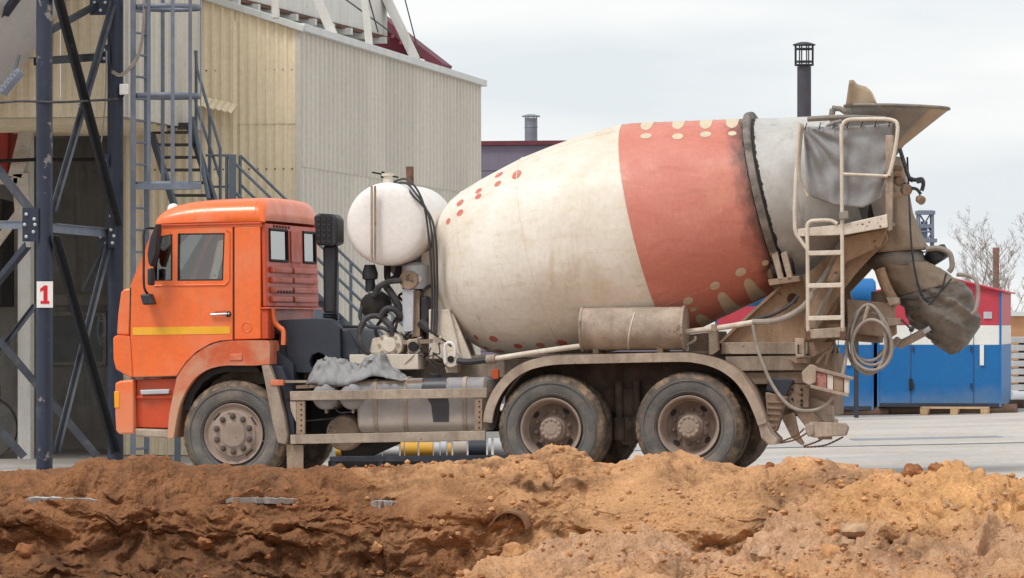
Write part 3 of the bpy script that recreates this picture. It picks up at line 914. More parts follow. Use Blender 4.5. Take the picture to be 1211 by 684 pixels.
def build_lumps():
    spec = [(1085, 553, 0.085, soil_lump_red, 'round red-brown soil lump on the crest behind the yellow heap'),
            (1107, 554, 0.075, soil_lump_red, 'smaller dark brown soil lump beside the round one on the crest'),
            (1012, 630, 0.14, soil_lump_grey, 'large rounded grey-tan soil block on the front heap'),
            (1000, 640, 0.07, soil_lump_grey, 'small grey clod leaning on the rounded soil block'),
            (608, 655, 0.13, soil_lump_tan, 'pale sandy block lying in the mouth of the hollow'),
            (660, 530, 0.06, soil_lump_tan, 'sandy clod on the peak in front of the middle wheel'),
            (915, 545, 0.05, soil_lump_red, 'red-brown clod on the bank behind the rear wheel'),
            (443, 650, 0.07, soil_lump_tan, 'pale tan clod at the foot of the dark bank'),
            (30, 648, 0.10, soil_lump_red, 'red-brown block at the foot of the bank under the numbered post'),
            (240, 640, 0.08, soil_lump_red, 'red-brown clod in the bank under the front wheel'),
            (900, 655, 0.11, soil_lump_grey, 'flat grey soil block on the front heap'),
            (980, 655, 0.10, soil_lump_tan, 'smooth orange-tan block low on the front heap')]
    for i, (px, py, r, mt, lab) in enumerate(spec):
        p = soil_at(px, py)
        mb = MB()
        lump_mesh(mb, (0, 0, 0), r, i + 3, 18, 12, (1.15, 1.0, 0.8))
        o = mb.build('soil_lump', mt, smooth=50)
        o.location = p + Vector((0, r * 0.3, -r * 0.1))
        o.rotation_euler = (0, 0, i * 1.7)
        tag(o, lab, 'soil lump', 'large loose soil lumps')
    rnd = random.Random(5)
    for name, mt, rngx, rngy, cnt in (('red_brown_crumbs', soil_lump_red, (-20, 620), (545, 690), 420), ('tan_crumbs', soil_lump_tan, (430, 1230), (530, 690), 480),
                                      ('grey_crumbs', soil_lump_grey, (640, 1200), (570, 690), 260)):
        mb = MB()
        for k in range(cnt):
            if k % 9 == 0:
                cxy = (rnd.uniform(*rngx), rnd.uniform(*rngy))
            p = soil_at(rnd.gauss(cxy[0], 22), rnd.gauss(cxy[1], 7), 4.0)
            r = 0.006 + 0.032 * rnd.random() ** 4
            lump_mesh(mb, p + Vector((0, 0, r * 0.3)), r, rnd.random() * 50, 7, 4)
        o = mb.build(name, mt, smooth=0, fix=False)
        tag(o, {'red_brown_crumbs': 'red-brown crumbs of soil strewn over the left bank', 'tan_crumbs': 'tan sandy crumbs strewn over the bank and heap',
                'grey_crumbs': 'grey soil crumbs strewn over the front heap'}[name], 'soil', kind='stuff')
build_lumps()

# pale slab fragments bared in the bank
def bank_slab(px0, px1, py, d, h, label, seed):
    a, b = W(px0, py, d), W(px1, py + 1.5, d)
    n = 24
    rows = []
    for k in range(n + 1):
        u = k / n
        p = a.lerp(b, u)
        jag = 0.05 * mnoise.noise(Vector((k * 0.45, seed, 0))) + 0.10 * (2 * u - 1) ** 4
        jz = 0.010 * mnoise.noise(Vector((k * 0.6, 5 + seed, 0))) - 0.03 * (2 * u - 1) ** 6
        hh = h * (1 - 0.5 * (2 * u - 1) ** 4) + 0.012 * mnoise.noise(Vector((k * 0.5, 9 + seed, 0)))
        rows.append([p + Vector((0, jag, jz)), p + Vector((0, 0.4 + jag, jz)), p + Vector((0, 0.4 + jag, jz - hh)), p + Vector((0, jag + 0.02, jz - hh))])
    mb = MB(); mb.grid([[q - a for q in r] for r in rows], closed_u=True, cap=True)
    o = mb.build('slab_fragment', material('pale_slab_edge', srgb(170, 174, 174), 0.85, var=0.2, vscale=6, dust=(srgb(160, 122, 90), 0.42, 5), bump=0.4, bscale=30), smooth=40)
    o.location = a
    tag(o, label, 'slab', 'slab fragments bared in the brown bank')
bank_slab(24, 118, 588.5, 41.06, 0.062, 'long pale slab edge bared in the bank below the numbered post', 1)
bank_slab(264, 358, 588.5, 41.08, 0.055, 'pale slab edge bared in the bank below the front wheel', 4)
bank_slab(438, 474, 592, 41.05, 0.085, 'short wedge of pale slab where brown soil meets tan sand', 8)

def broken_pipe():
    p = soil_at(602, 622)
    mb = MB()
    n = 22
    rows = []
    for rr, yy in ((0.17, -0.10), (0.19, -0.10), (0.19, 0.35), (0.17, 0.35)):
        rows.append([Vector((math.cos(math.pi * (0.12 + 0.86 * k / n)) * rr, yy, math.sin(math.pi * (0.12 + 0.86 * k / n)) * rr)) for k in range(n + 1)])
    rows.append(rows[0])
    mb.grid(rows)
    o = mb.build('broken_pipe', material('soil_stained_pipe', srgb(128, 92, 66), 0.8, var=0.25, vscale=8, bump=0.3), smooth=40)
    o.location = p + Vector((0.02, 0.02, -0.03))
    o.rotation_euler = (R(6), R(18), R(-12))
    tag(o, 'brown half-buried pipe shell arching over the hollow in the bank', 'pipe')
broken_pipe()
# ------------------------------------------------------------------ buildings and yard equipment behind the truck
BA = R(10.3)
bf = Vector((math.cos(BA), -math.sin(BA), 0))      # along the fronts, to the right
bd = Vector((math.sin(BA), math.cos(BA), 0))       # away from the camera

def corr_panel(name, parent, mat, o, a, L, z0, z1, pitch, dep, nrm, ztop=None):
    """corrugated sheet from o along a for L metres; trapezoid ribs; ztop(s) gives a sloping top"""
    n = max(1, round(L / pitch))
    p = L / n
    prof = []
    for k in range(n):
        for s, d in ((0.0, 0), (0.42, 0), (0.55, 1), (0.86, 1)):
            prof.append((k * p + s * p, d * dep))
    prof.append((L, 0))
    rows = []
    zs = [z0, z1]
    lo, hi = [], []
    for s, d in prof:
        q = o + a * s + nrm * d
        zt = ztop(s) if ztop else z1
        lo.append(Vector((q.x, q.y, z0)))
        hi.append(Vector((q.x, q.y, zt)))
    mb = MB(); mb.grid([lo, hi])
    ob = mb.build(name, mat, parent, smooth=0, fix=False, solid=0.004)
    return ob

def build_hall():
    c = W(352, 33, 58.0)
    corner = Vector((c.x, c.y, 0))
    ev = c.z                                         # eave of the receding side wall
    gz = g(corner.x, corner.y)
    root = thing('production_hall', 'tall beige corrugated hall with pale roof flashing behind the orange cab', 'building', (corner.x, corner.y, gz))
    K = corner + Vector((0, 0, 0)) - root.location
    K.z = 0
    def loc(f, d, z=0.0):
        return K + bf * f + bd * d + Vector((0, 0, z - gz))
    def zloc(z): return z - gz
    Ls = 13.7
    # side wall: narrow ribs, an upper and a lower course of sheets
    npan = 12
    for k in range(npan):
        L = Ls / npan
        o = loc(0, k * L)
        corr_panel('wall_sheet', root, M['wall_g'], o, bd, L - 0.006, 0.0, zloc(3.98), L / 4, 0.035, bf)
        corr_panel('wall_sheet', root, M['wall_g'], o + bf * 0.012, bd, L - 0.006, zloc(3.94), zloc(ev - 0.05), L / 4, 0.035, bf)
    # front wall, sheets wider ribbed, top follows the rake
    rake = 0.33
    x = 0.0
    for k, L in enumerate((0.9, 0.55, 0.5, 0.62)):
        o = loc(-x - L, 0)
        zt = lambda s, x=x, L=L: zloc(ev + rake * (x + L - s) - 0.02)
        corr_panel('front_sheet', root, M['wall_y'], o, bf, L - 0.006, 0.0, zloc(4.57), 0.125, 0.03, -bd)
        corr_panel('front_sheet', root, M['wall_y'], o - bd * 0.012, bf, L - 0.006, zloc(4.54), zloc(6.0), 0.125, 0.03, -bd, zt)
        x += L
    for zz in (2.4, 3.9, 5.3):
        mb = MB()
        for k in range(18):
            q = loc(-0.07 - 0.125 * k, -0.034, zz)
            mb.box(q, (0.022, 0.012, 0.022))
        mb.build('screw_row', M['rust'], root, smooth=0)
    # corner trims and flashing
    mb = MB(); mb.box(loc(0.01, -0.02, gz + (ev - gz) / 2), (0.07, 0.07, ev - gz), None)
    mb.build('corner_trim', M['wall_g'], root, smooth=0)
    mb = MB(); mb.box(loc(-0.9, -0.035, gz + (ev - gz) / 2 + 0.1), (0.06, 0.03, ev - gz))
    mb.build('corner_trim', M['wall_y'], root, smooth=0)
    mb = MB(); mb.bar(loc(0.06, -0.1, ev), loc(0.06, Ls + 0.1, ev), 0.14, 0.11)
    mb.build('roof_flashing', M['flash'], root, smooth=0, bevel=0.01)
    mb = MB(); mb.bar(loc(0.12, -0.06, ev - 0.02), loc(-3.2, -0.06, ev + 3.2 * rake), 0.14, 0.10)
    mb.build('roof_flashing', M['flash'], root, smooth=0, bevel=0.01)
    # roof slope behind the flashing
    mb = MB()
    mb.grid([[loc(-0.0, 0.0, ev - 0.03), loc(-0.0, Ls, ev - 0.03)], [loc(-5, 0.0, ev + 5 * rake - 0.03), loc(-5, Ls, ev + 5 * rake - 0.03)]])
    mb.build('roof', M['flash'], root, smooth=0, solid=0.05)
    mb = MB(); mb.bx(0, 1, 0, 1, 0, 1)
    # far end wall
    mb = MB(); mb.bar(loc(0.0, Ls, gz + ev / 2), loc(-8, Ls, gz + ev / 2), 0.1, ev)
    mb.build('end_wall', M['wall_g'], root, smooth=0)
    # ---- projecting volume over the open bay
    zu = 4.45
    pd = -4.1                                         # how far it stands in front of the main front
    px_ = -1.38
    Lp = 4.1
    k = 0
    for k in range(3):
        L = Lp / 3
        corr_panel('bay_side_sheet', root, M['wall_g'], loc(px_ - 0.02, pd + k * L), bd, L - 0.006, zloc(zu), zloc(8.4), L / 5, 0.035, bf)
    for k in range(6):
        L = 0.85
        corr_panel('bay_front_sheet', root, M['wall_y'], loc(px_ - 0.02 - (k + 1) * L, pd), bf, L - 0.006, zloc(zu), zloc(8.4), 0.17, 0.03, -bd)
    mb = MB()
    mb.grid([[loc(px_ - 0.03, pd + 0.02, zu + 0.02), loc(px_ - 0.03, 3.0, zu + 0.02)], [loc(-7, pd + 0.02, zu + 0.02), loc(-7, 3.0, zu + 0.02)]])
    mb.build('bay_soffit', M['concrete_dark'], root, smooth=0, solid=0.04)
    for k in range(7):
        mb = MB(); mb.bar(loc(px_ - 0.1, pd + 0.3 + k * 0.55, zu - 0.04), loc(-7, pd + 0.3 + k * 0.55, zu - 0.04), 0.06, 0.08)
        mb.build('soffit_joist', M['wall_y'], root, smooth=0)
    mb = MB(); mb.grid([[loc(px_, pd, 8.4), loc(px_, 3, 8.4)], [loc(-7, pd, 8.4), loc(-7, 3, 8.4)]])
    mb.build('bay_roof', M['flash'], root, smooth=0, solid=0.05)
    # awning strip between the two volumes
    mb = MB()
    rows = []
    for q in range(2):
        rows.append([loc(-1.58 + 0.72 * k / 16, -0.08 - 0.35 * q, 4.98 - 0.14 * q - 0.16 * k / 16 + (0.012 if k % 2 else -0.012)) for k in range(17)])
    mb.grid(rows)
    mb.build('awning', M['wall_y'], root, smooth=0, solid=0.01)
    # bay interior
    mb = MB(); mb.bx(0, 1, 0, 1, 0, 1)
    def slab(name, f0, f1, d0, d1, z0, z1, mat):
        mb = MB()
        pts = [loc(f, d, z) for z in (z0, z1) for d in (d0, d1) for f in (f0, f1)]
        mb.add(pts, [(0, 1, 3, 2), (4, 6, 7, 5), (0, 4, 5, 1), (2, 3, 7, 6), (0, 2, 6, 4), (1, 5, 7, 3)])
        return mb.build(name, mat, root, smooth=0)
    slab('bay_back_wall', -7.4, -2.55, 2.9, 3.1, gz - 0.1, zu, M['concrete_dark'])
    slab('bay_end_wall', -7.4, -7.2, pd + 0.1, 2.9, gz - 0.1, zu, M['concrete_dark'])
    # beige wall under the stair
    for k in range(2):
        corr_panel('stair_wall_sheet', root, M['wall_y'], loc(-2.55 + k * 0.5, 0.02), bf, 0.494, 0.0, zloc(4.6), 0.125, 0.03, -bd)
    slab('bay_side_wall', -2.56, -2.5, 0.05, 2.9, gz - 0.1, zu, M['concrete_dark'])
    # low wall, window and ledge seen in the bay
    slab('bay_ledge', -7.2, -2.6, 2.76, 2.895, gz + 2.14, gz + 2.30, M['concrete'])
    wfr = slab('bay_window', -4.50, -3.60, 2.80, 2.893, gz + 1.24, gz + 2.04, M['concrete'])
    slab('pane', -4.44, -3.66, 2.785, 2.797, gz + 1.30, gz + 1.98, material('dusty_dark_pane', srgb(104, 106, 108), 0.35, var=0.2))
    for q in (root.children[-1],):
        q.parent = wfr
    slab('bay_plinth', -7.2, -2.6, 2.70, 2.757, gz - 0.1, gz + 0.62, M['concrete'])
    # column of the bay
    slab('bay_column', -3.61, -3.43, -1.6, -1.42, gz - 0.15, zu - 0.02, M['steel_white'])
    # ---- conveyor gallery posts on the eave
    for px, py, dx, dy, w in ((326, 22, -2, -60, 0.14), (394, 42, -36, -82, 0.20), (437, 56, -9, -90, 0.16), (492, 72, -52, -110, 0.22)):
        f = (px - 352) / 218.0
        d = 58 / (1 - 0.1854 * f)
        a = W(px, py, d)
        b = W(px + dx, py + dy, d)
        mb = MB(); mb.bar(a - root.location, b - root.location, w, w * 0.7)
        mb.build('gallery_post', M['steel_white'], root, smooth=0, bevel=0.01)
    for (a, b) in (((404, -4, 61), (470, 44, 66)), ((436, -2, 62), (447, 38, 64)), ((478, -4, 67), (496, 66, 67))):
        mb = MB(); mb.tube([W(*a) - root.location, W(*b) - root.location], 0.012, 6)
        mb.build('stay_cable', M['hose'], root)
    return root
hall = build_hall()

def build_gallery():
    o = W(300, 2, 60.0)
    root = thing('conveyor_gallery', 'white conveyor gallery with rusty underside beams above the hall roof', 'conveyor', (o.x, o.y, o.z))
    P = lambda px, py, d: W(px, py, d) - root.location
    a, b = P(262, -8, 60), P(458, 43, 66)
    side = bf * -1.6
    ht = Vector((0, 0, 1.3))
    mb = MB(); mb.add([a, b, b + ht, a + ht, a + side, b + side, b + side + ht, a + side + ht],
                      [(0, 1, 2, 3), (5, 4, 7, 6), (3, 2, 6, 7), (1, 5, 6, 2), (4, 0, 3, 7), (0, 4, 5, 1)])
    mb.build('gallery_body', M['steel_white'], root, smooth=0)
    dn = Vector((0, 0, -0.10))
    mb = MB(); mb.bar(a + dn * .4, b + dn * .4, 0.08, 0.05)
    mb.build('edge_beam', M['rust'], root, smooth=0)
    for k in range(9):
        q = a.lerp(b, (k + 0.5) / 9) + dn
        mb = MB(); mb.bar(q + bf * 0.12, q + side * 0.9, 0.14, 0.10)
        mb.build('cross_beam', M['steel_white'], root, smooth=0)
    for k in range(2):
        mb = MB(); mb.bar(a + side * (0.15 + 0.55 * k) + dn * 2.2, b + side * (0.15 + 0.55 * k) + dn * 2.2, 0.12, 0.14)
        mb.build('edge_beam', M['steel_white'], root, smooth=0)
build_gallery()

def build_maroon_roof():
    d = 70.5
    o = W(470, 60, d)
    root = thing('red_roofed_annex', 'dark red gabled roof peeking over the hall eave', 'building', (o.x, o.y, g(o.x, o.y)))
    P = lambda px, py, dd: W(px, py, dd) - root.location
    a, b = P(367, -46, d), P(523, 75, d)
    dep = bd * 0.9
    th = Vector((-0.06, 0, -0.13))
    mb = MB()
    mb.add([a, b, b + dep, a + dep, a + th, b + th, b + dep + th, a + dep + th],
           [(0, 1, 2, 3), (7, 6, 5, 4), (0, 4, 5, 1), (1, 5, 6, 2), (2, 6, 7, 3), (3, 7, 4, 0)])
    mb.build('roof_slope', M['maroon_dark'], root, smooth=0)
    n = 16
    for k in range(n):
        q = a.lerp(b, (k + 0.5) / n) + th * 1.1
        mb = MB(); mb.bar(q + bd * -0.03, q + dep, 0.05, 0.05)
        mb.build('roof_batten', M['maroon'], root, smooth=0)
    mb = MB()
    w0, w1, w2 = P(424, 6, d + 0.5), P(492, 60, d + 0.5), P(500, 62, d + 0.5)
    zb = 0.0
    l0, l1 = Vector((w0.x, w0.y, zb)), Vector((w1.x, w1.y, zb))
    q = bd * 0.3
    mb.add([l0, l1, w1, w0, l0 + q, l1 + q, w1 + q, w0 + q], [(0, 1, 2, 3), (7, 6, 5, 4), (0, 4, 5, 1), (1, 5, 6, 2), (2, 6, 7, 3), (3, 7, 4, 0)])
    mb.build('wall', M['maroon'], root, smooth=0)
build_maroon_roof()

def build_purple():
    d = 96.0
    o = W(566, 172, d)
    gz = g(o.x, o.y)
    root = thing('low_mauve_building', 'low mauve-grey building with maroon roof edge behind the drum', 'building', (o.x, o.y, gz))
    ht = o.z - gz
    L = 4.4
    for k in range(10):
        z0, z1 = ht * k / 10, ht * (k + 1) / 10 - 0.012
        mb = MB(); mb.bar(Vector((0, 0, (z0 + z1) / 2)), bf * L + Vector((0, 0, (z0 + z1) / 2)), 0.2, z1 - z0)
        mb.build('wall_panel', M['purple'], root, smooth=0, bevel=0.01)
    mb = MB(); mb.bar(bf * -0.05 + bd * 2 + Vector((0, 0, ht / 2)), bf * (L + .05) + bd * 2 + Vector((0, 0, ht / 2)), 3.7, ht - 0.1)
    mb.build('core', M['purple'], root, smooth=0)
    mb = MB(); mb.bar(bf * -0.1 + bd * 1.9 + Vector((0, 0, ht + 0.04)), bf * (L + 0.1) + bd * 1.9 + Vector((0, 0, ht + 0.04)), 4.2, 0.1)
    mb.build('roof_edge', M['maroon_dark'], root, smooth=0)
    # flue on the roof
    b = W(628, 182, d + 0.8)
    t = W(628, 137, d + 0.8)
    r = 7.6 * d / FPX
    fl = thing('roof_flue', 'short grey steel flue with flat cap on the mauve building', 'chimney', (b.x, b.y, gz + ht + 0.09))
    h = t.z - (gz + ht + 0.09)
    mb = MB(); mb.lathe([(0, r), (h * 0.55, r), (h * 0.56, r * 1.04), (h * 0.60, r * 1.04), (h * 0.61, r), (h - 0.06, r)], (0, 0, 0), (0, 0, 1), 24)
    mb.build('pipe', M['duct'], fl, smooth=30)
    mb = MB(); mb.lathe([(h - 0.03, r * 1.45), (h + 0.0, r * 1.4), (h + 0.035, r * 0.5)], (0, 0, 0), (0, 0, 1), 24)
    mb.build('cap', M['duct'], fl, smooth=30)
    mb = MB()
    for k in range(4):
        an = k * math.pi / 2 + 0.5
        mb.tube([(r * math.cos(an), r * math.sin(an), h - 0.08), (r * math.cos(an), r * math.sin(an), h - 0.02)], 0.015, 6)
    mb.build('cap_strut', M['duct'], fl)
build_purple()

def build_chimney():
    d = 92.0
    b = W(951, 160, d)
    gz = g(b.x, b.y)
    s = d / FPX
    root = thing('steel_chimney', 'slim dark steel chimney with open cage and flat cap', 'chimney', (b.x, b.y, gz))
    z = lambda py: W(0, py, d).z - gz
    r = 8.3 * s
    mb = MB(); mb.lathe([(0, r), (z(142), r), (z(110), r * 1.0), (z(79), r)], (0, 0, 0), (0, 0, 1), 24)
    mb.build('stack', M['chimney'], root)
    for py, rr in ((77, 11.5), (73, 11), (58, 11.5)):
        mb = MB(); mb.lathe([(z(py) - 0.02, rr * s), (z(py) + 0.015, rr * s), (z(py) + 0.015, rr * s - 0.04), (z(py) - 0.02, rr * s - 0.04), (z(py) - 0.02, rr * s)], (0, 0, 0), (0, 0, 1), 24, cap=False)
        mb.build('cage_ring', M['brace_dark'], root)
    for k in range(8):
        an = 2 * math.pi * k / 8 + 0.2
        p = Vector((math.cos(an), math.sin(an), 0)) * 11 * s
        mb = MB(); mb.tube([p + Vector((0, 0, z(77))), p + Vector((0, 0, z(54)))], 0.016, 6)
        mb.build('cage_bar', M['brace_dark'], root)
    mb = MB(); mb.lathe([(z(54), 13.6 * s), (z(52.5), 13.2 * s), (z(50), 5 * s)], (0, 0, 0), (0, 0, 1), 24)
    mb.build('cap', M['brace_dark'], root)
build_chimney()

# ------------------------------------------------------------------ steel tower, caged ladder, stair
def build_tower():
    d1, d2 = 51.5, 53.5
    b = W(52.5, 540, d1)
    gz = g(b.x, b.y)
    root = thing('steel_tower', 'navy tubular steel tower with bolted cross braces left of the cab', 'tower', (b.x, b.y, gz))
    P = lambda px, py, d: W(px, py, d) - root.location
    def post(px, d, w, mat0):
        p = P(px, 540, d)
        q = P(px, -30, d)
        mb = MB(); mb.tube([(p.x, p.y, 0.02), (p.x, p.y, q.z)], w * d / FPX / 2, 28)
        o = mb.build('post', mat0, root)
        mb = MB(); mb.lathe([(0, 0.24), (0.03, 0.24), (0.03, w * d / FPX / 2)], (p.x, p.y, 0.0), (0, 0, 1), 24)
        mb.build('base_plate', M['tower'], o)
        return o
    p1 = post(52.5, d1, 19.5, M['tower_worn'])
    p2 = post(136.5, d2, 19, M['tower'])
    def brace(a, bb, w, mat, nm='brace'):
        A, B = P(*a), P(*bb)
        mb = MB()
        mb.bar(A, B, 0.012, w, up=(0, 0, 1))
        dirv = (B - A).normalized()
        u = dirv.cross(Vector((0, 1, 0))).normalized()
        off = u * (w * 0.5)
        mb.bar(A + off + Vector((0, w / 2, 0)), B + off + Vector((0, w / 2, 0)), w, 0.012)
        mb.build(nm, mat, root, smooth=0)
    dm = 52.6
    brace((64, -8, d1 - .1), (136, 268, d2 - 0.2), 0.10, M['brace_dark'])
    brace((132, 2, d2 - .1), (60, 250, d1 + .2), 0.075, M['brace_grey'])
    brace((62, 280, d1 - .1), (134, 536, d2 - 0.2), 0.10, M['brace_dark'])
    brace((127, 285, d2 - .1), (64, 535, d1 + .2), 0.075, M['brace_grey'])
    brace((62, 270, d1), (128, 276, d2), 0.11, M['galv'], 'beam')
    brace((40, 73, d1), (126, 67, d2), 0.10, M['brace_dark'], 'beam')
    brace((62, 36, d1 + .2), (116, 6, d2 - .1), 0.08, M['brace_dark'])
    brace((100, 345, 53.2), (126, 292, d2), 0.06, M['brace_dark'])
    # braces going off to the left leg
    brace((-60, 130, 54), (34, 250, d1 + .1), 0.085, M['brace_grey'])
    brace((30, 290, d1 + .1), (-60, 400, 54), 0.085, M['tower'])
    brace((-70, 267, 54), (30, 266, d1 + .1), 0.10, M['galv'], 'beam')
    brace((-40, 357, 52.5), (114, 540, 52.5), 0.085, M['brace_grey'])
    brace((-30, 475, 51), (28, 541, 51), 0.085, M['brace_grey'])
    brace((36, -30, d1 + .1), (-20, 48, 53), 0.09, M['tower'])
    brace((-40, 470, 53.5), (42, 362, 52), 0.06, M['brace_grey'])
    # gussets with bolts
    def gusset(px, py, d, w, h, bolts):
        c = P(px, py, d)
        mb = MB(); mb.box(c, (w, 0.02, h))
        o = mb.build('gusset_plate', M['tower'], root, smooth=0)
        for (bx_, bz) in bolts:
            mb = MB(); mb.lathe([(0, 0.022), (0.018, 0.022), (0.026, 0.012)], c + Vector((bx_, -0.011, bz)), (0, -1, 0), 8)
            mb.build('bolt', M['alu'], o)
    six = [(-0.05, 0.13), (0.05, 0.07), (-0.07, 0.0), (0.06, 0.0), (0.04, -0.09), (-0.05, -0.15)]
    gusset(36, 266, d1 - 0.1, 0.20, 0.42, six)
    gusset(133, 272, d2 - 0.16, 0.11, 0.46, [(-0.02, 0.18), (0.02, 0.10), (-0.02, 0.0), (0.02, -0.08), (0, -0.17)])
    gusset(122, 284, d2 - 0.05, 0.16, 0.2, [(-0.03, 0.04), (0.04, -0.04)])
    gusset(123, 64, d2 - 0.1, 0.16, 0.24, [(0, 0.05), (0, -0.06)])
    gusset(119, 8, d2 - 0.1, 0.28, 0.22, [(-0.08, 0.05), (0.06, 0.05), (0.0, -0.05)])
    gusset(124, 190, d2 - 0.1, 0.11, 0.16, [(0, 0)])
    gusset(96, 128, 53.0, 0.07, 0.10, [(-0.015, 0.02), (0.015, -0.02)])
    # black cable across and loose wires
    pts = smoothpts([P(-20, 124, 51.8), P(20, 120, 51.6), P(70, 121, 51.4), P(110, 119, 52.5), P(140, 117, 53.35), P(146, 112, 53.35)])
    mb = MB(); mb.tube(pts, 0.016, 7); mb.build('cable', M['hose'], root)
    pts = smoothpts([P(132, 86, 53.3), P(142, 90, 53.3), P(154, 80, 53.3), P(163, 66, 53.3), P(168, 40, 53.3), P(170, 10, 53.3), P(170, -20, 53.3)])
    for k in range(4):
        mb = MB(); mb.tube([p + Vector((0.018 * (k % 2), 0.0, 0.022 * (k // 2))) for p in pts], 0.012, 6); mb.build('cable', M['hose_grey'], root)
    mb = MB(); mb.tube(smoothpts([P(126, 60, 53.3), P(125, 110, 53.3), P(122, 150, 53.3), P(118, 178, 53.3)]), 0.011, 6); mb.build('cable', M['hose_grey'], root)
    mb = MB(); mb.box(P(147, 106, 53.35), (0.12, 0.10, 0.14)); mb.build('junction_box', M['sign_white'], root, smooth=0, bevel=0.01)
    # coiled wire hanging low on the second post
    mb = MB(); mb.tube([P(120 + 5 * math.sin(k * .7), 384 + 14 * math.cos(k * .7 * 1.0) + k * 0.4, 53.3) for k in range(28)], 0.009, 6); mb.build('cable', M['hose'], root)
    # footing slab
    return root
build_tower()

def build_footing():
    b = W(35, 545, 51.6)
    gz = g(b.x, b.y)
    mb = MB(); mb.bx(-1.2, 0.55, -0.5, 0.6, -0.1, 0.028)
    o = mb.build('concrete_footing', M['concrete'], None, smooth=0, bevel=0.01)
    o.location = (b.x, b.y, gz)
    tag(o, 'low grey concrete footing slab under the numbered tower post', 'footing')
build_footing()

def build_sign():
    d = 51.5 - 0.115
    c = W(53, 348.5, d)
    s = d / FPX
    root = thing('number_sign', 'white number plate with red digit one on the navy post', 'sign', (c.x, c.y, c.z))
    mb = MB(); mb.bx(-9.6 * s, 9.6 * s, -0.006, 0.0, -15.5 * s, 15.5 * s)
    mb.build('plate', M['sign_white'], root, smooth=0)
    one = [(-1.2, -11), (-1.2, 5), (-5.0, 3.2), (-5.0, 6.2), (-0.6, 10.5), (3.0, 10.5), (3.0, -8), (4.8, -8), (4.8, -11), (-4.4, -11), (-4.4, -8), (-1.2, -8)]
    one = [(-5.0, -11), (5.4, -11), (5.4, -7.6), (3.2, -7.6), (3.2, 10.8), (-0.6, 10.8), (-5.4, 6.8), (-5.4, 3.0), (-1.6, 5.0), (-1.6, -7.6), (-5.0, -7.6)]
    mb = MB()
    mb.plate(one, -0.010, -0.0065, fn=lambda a, y, bz: Vector((a * s, y, bz * s)))
    mb.build('digit', M['sign_red'], root, smooth=0)
build_sign()

def build_cone():
    d = 53.5
    c = W(-72, 40, d)
    s = d / FPX
    root = thing('cement_hopper', 'speckled grey conical hopper hanging inside the steel tower', 'hopper', (c.x, c.y, c.z))
    mb = MB(); mb.lathe([(-1.9, 0.18), (-1.4, 0.35), (-0.62, 0.95), (0.1, 1.42), (0.9, 1.9)], (0, 0, 0), (0, 0, 1), 48)
    mb.build('cone', M['cone_grey'], root)
    mb = MB(); mb.lathe([(0.88, 1.96), (0.98, 1.96), (0.98, 1.9), (2.6, 1.9)], (0, 0, 0), (0, 0, 1), 48)
    mb.build('shell', M['cone_grey'], root)
    mb = MB(); mb.lathe([(-2.2, 0.24), (-1.9, 0.24)], (0, 0, 0), (0, 0, 1), 24)
    mb.build('outlet', M['galv'], root)
build_cone()

def build_flood():
    d = 51.0
    c = W(14, 97, d)
    root = thing('floodlight', 'grey flat floodlight tilted down under the cement hopper', 'lamp', (c.x, c.y, c.z))
    rot = Matrix.Rotation(R(-50), 3, 'Y') @ Matrix.Rotation(R(18), 3, 'X')
    mb = MB(); mb.box((0, 0, 0), (0.36, 0.22, 0.09), rot); o = mb.build('housing', M['galv'], root, smooth=0, bevel=0.015)
    mb = MB(); mb.box(rot @ Vector((0, 0, -0.05)), (0.31, 0.18, 0.012), rot); mb.build('lens', M['white_lens'], root, smooth=0)
    for k in range(5):
        mb = MB(); mb.box(rot @ Vector((-0.12 + k * 0.06, 0, 0.052)), (0.02, 0.2, 0.02), rot); mb.build('cooling_fin', M['galv'], o, smooth=0)
    mb = MB(); mb.bar((0, 0.1, 0.05), (0.05, 0.3, 0.35), 0.04, 0.02); mb.build('bracket', M['brace_dark'], root, smooth=0)
build_flood()

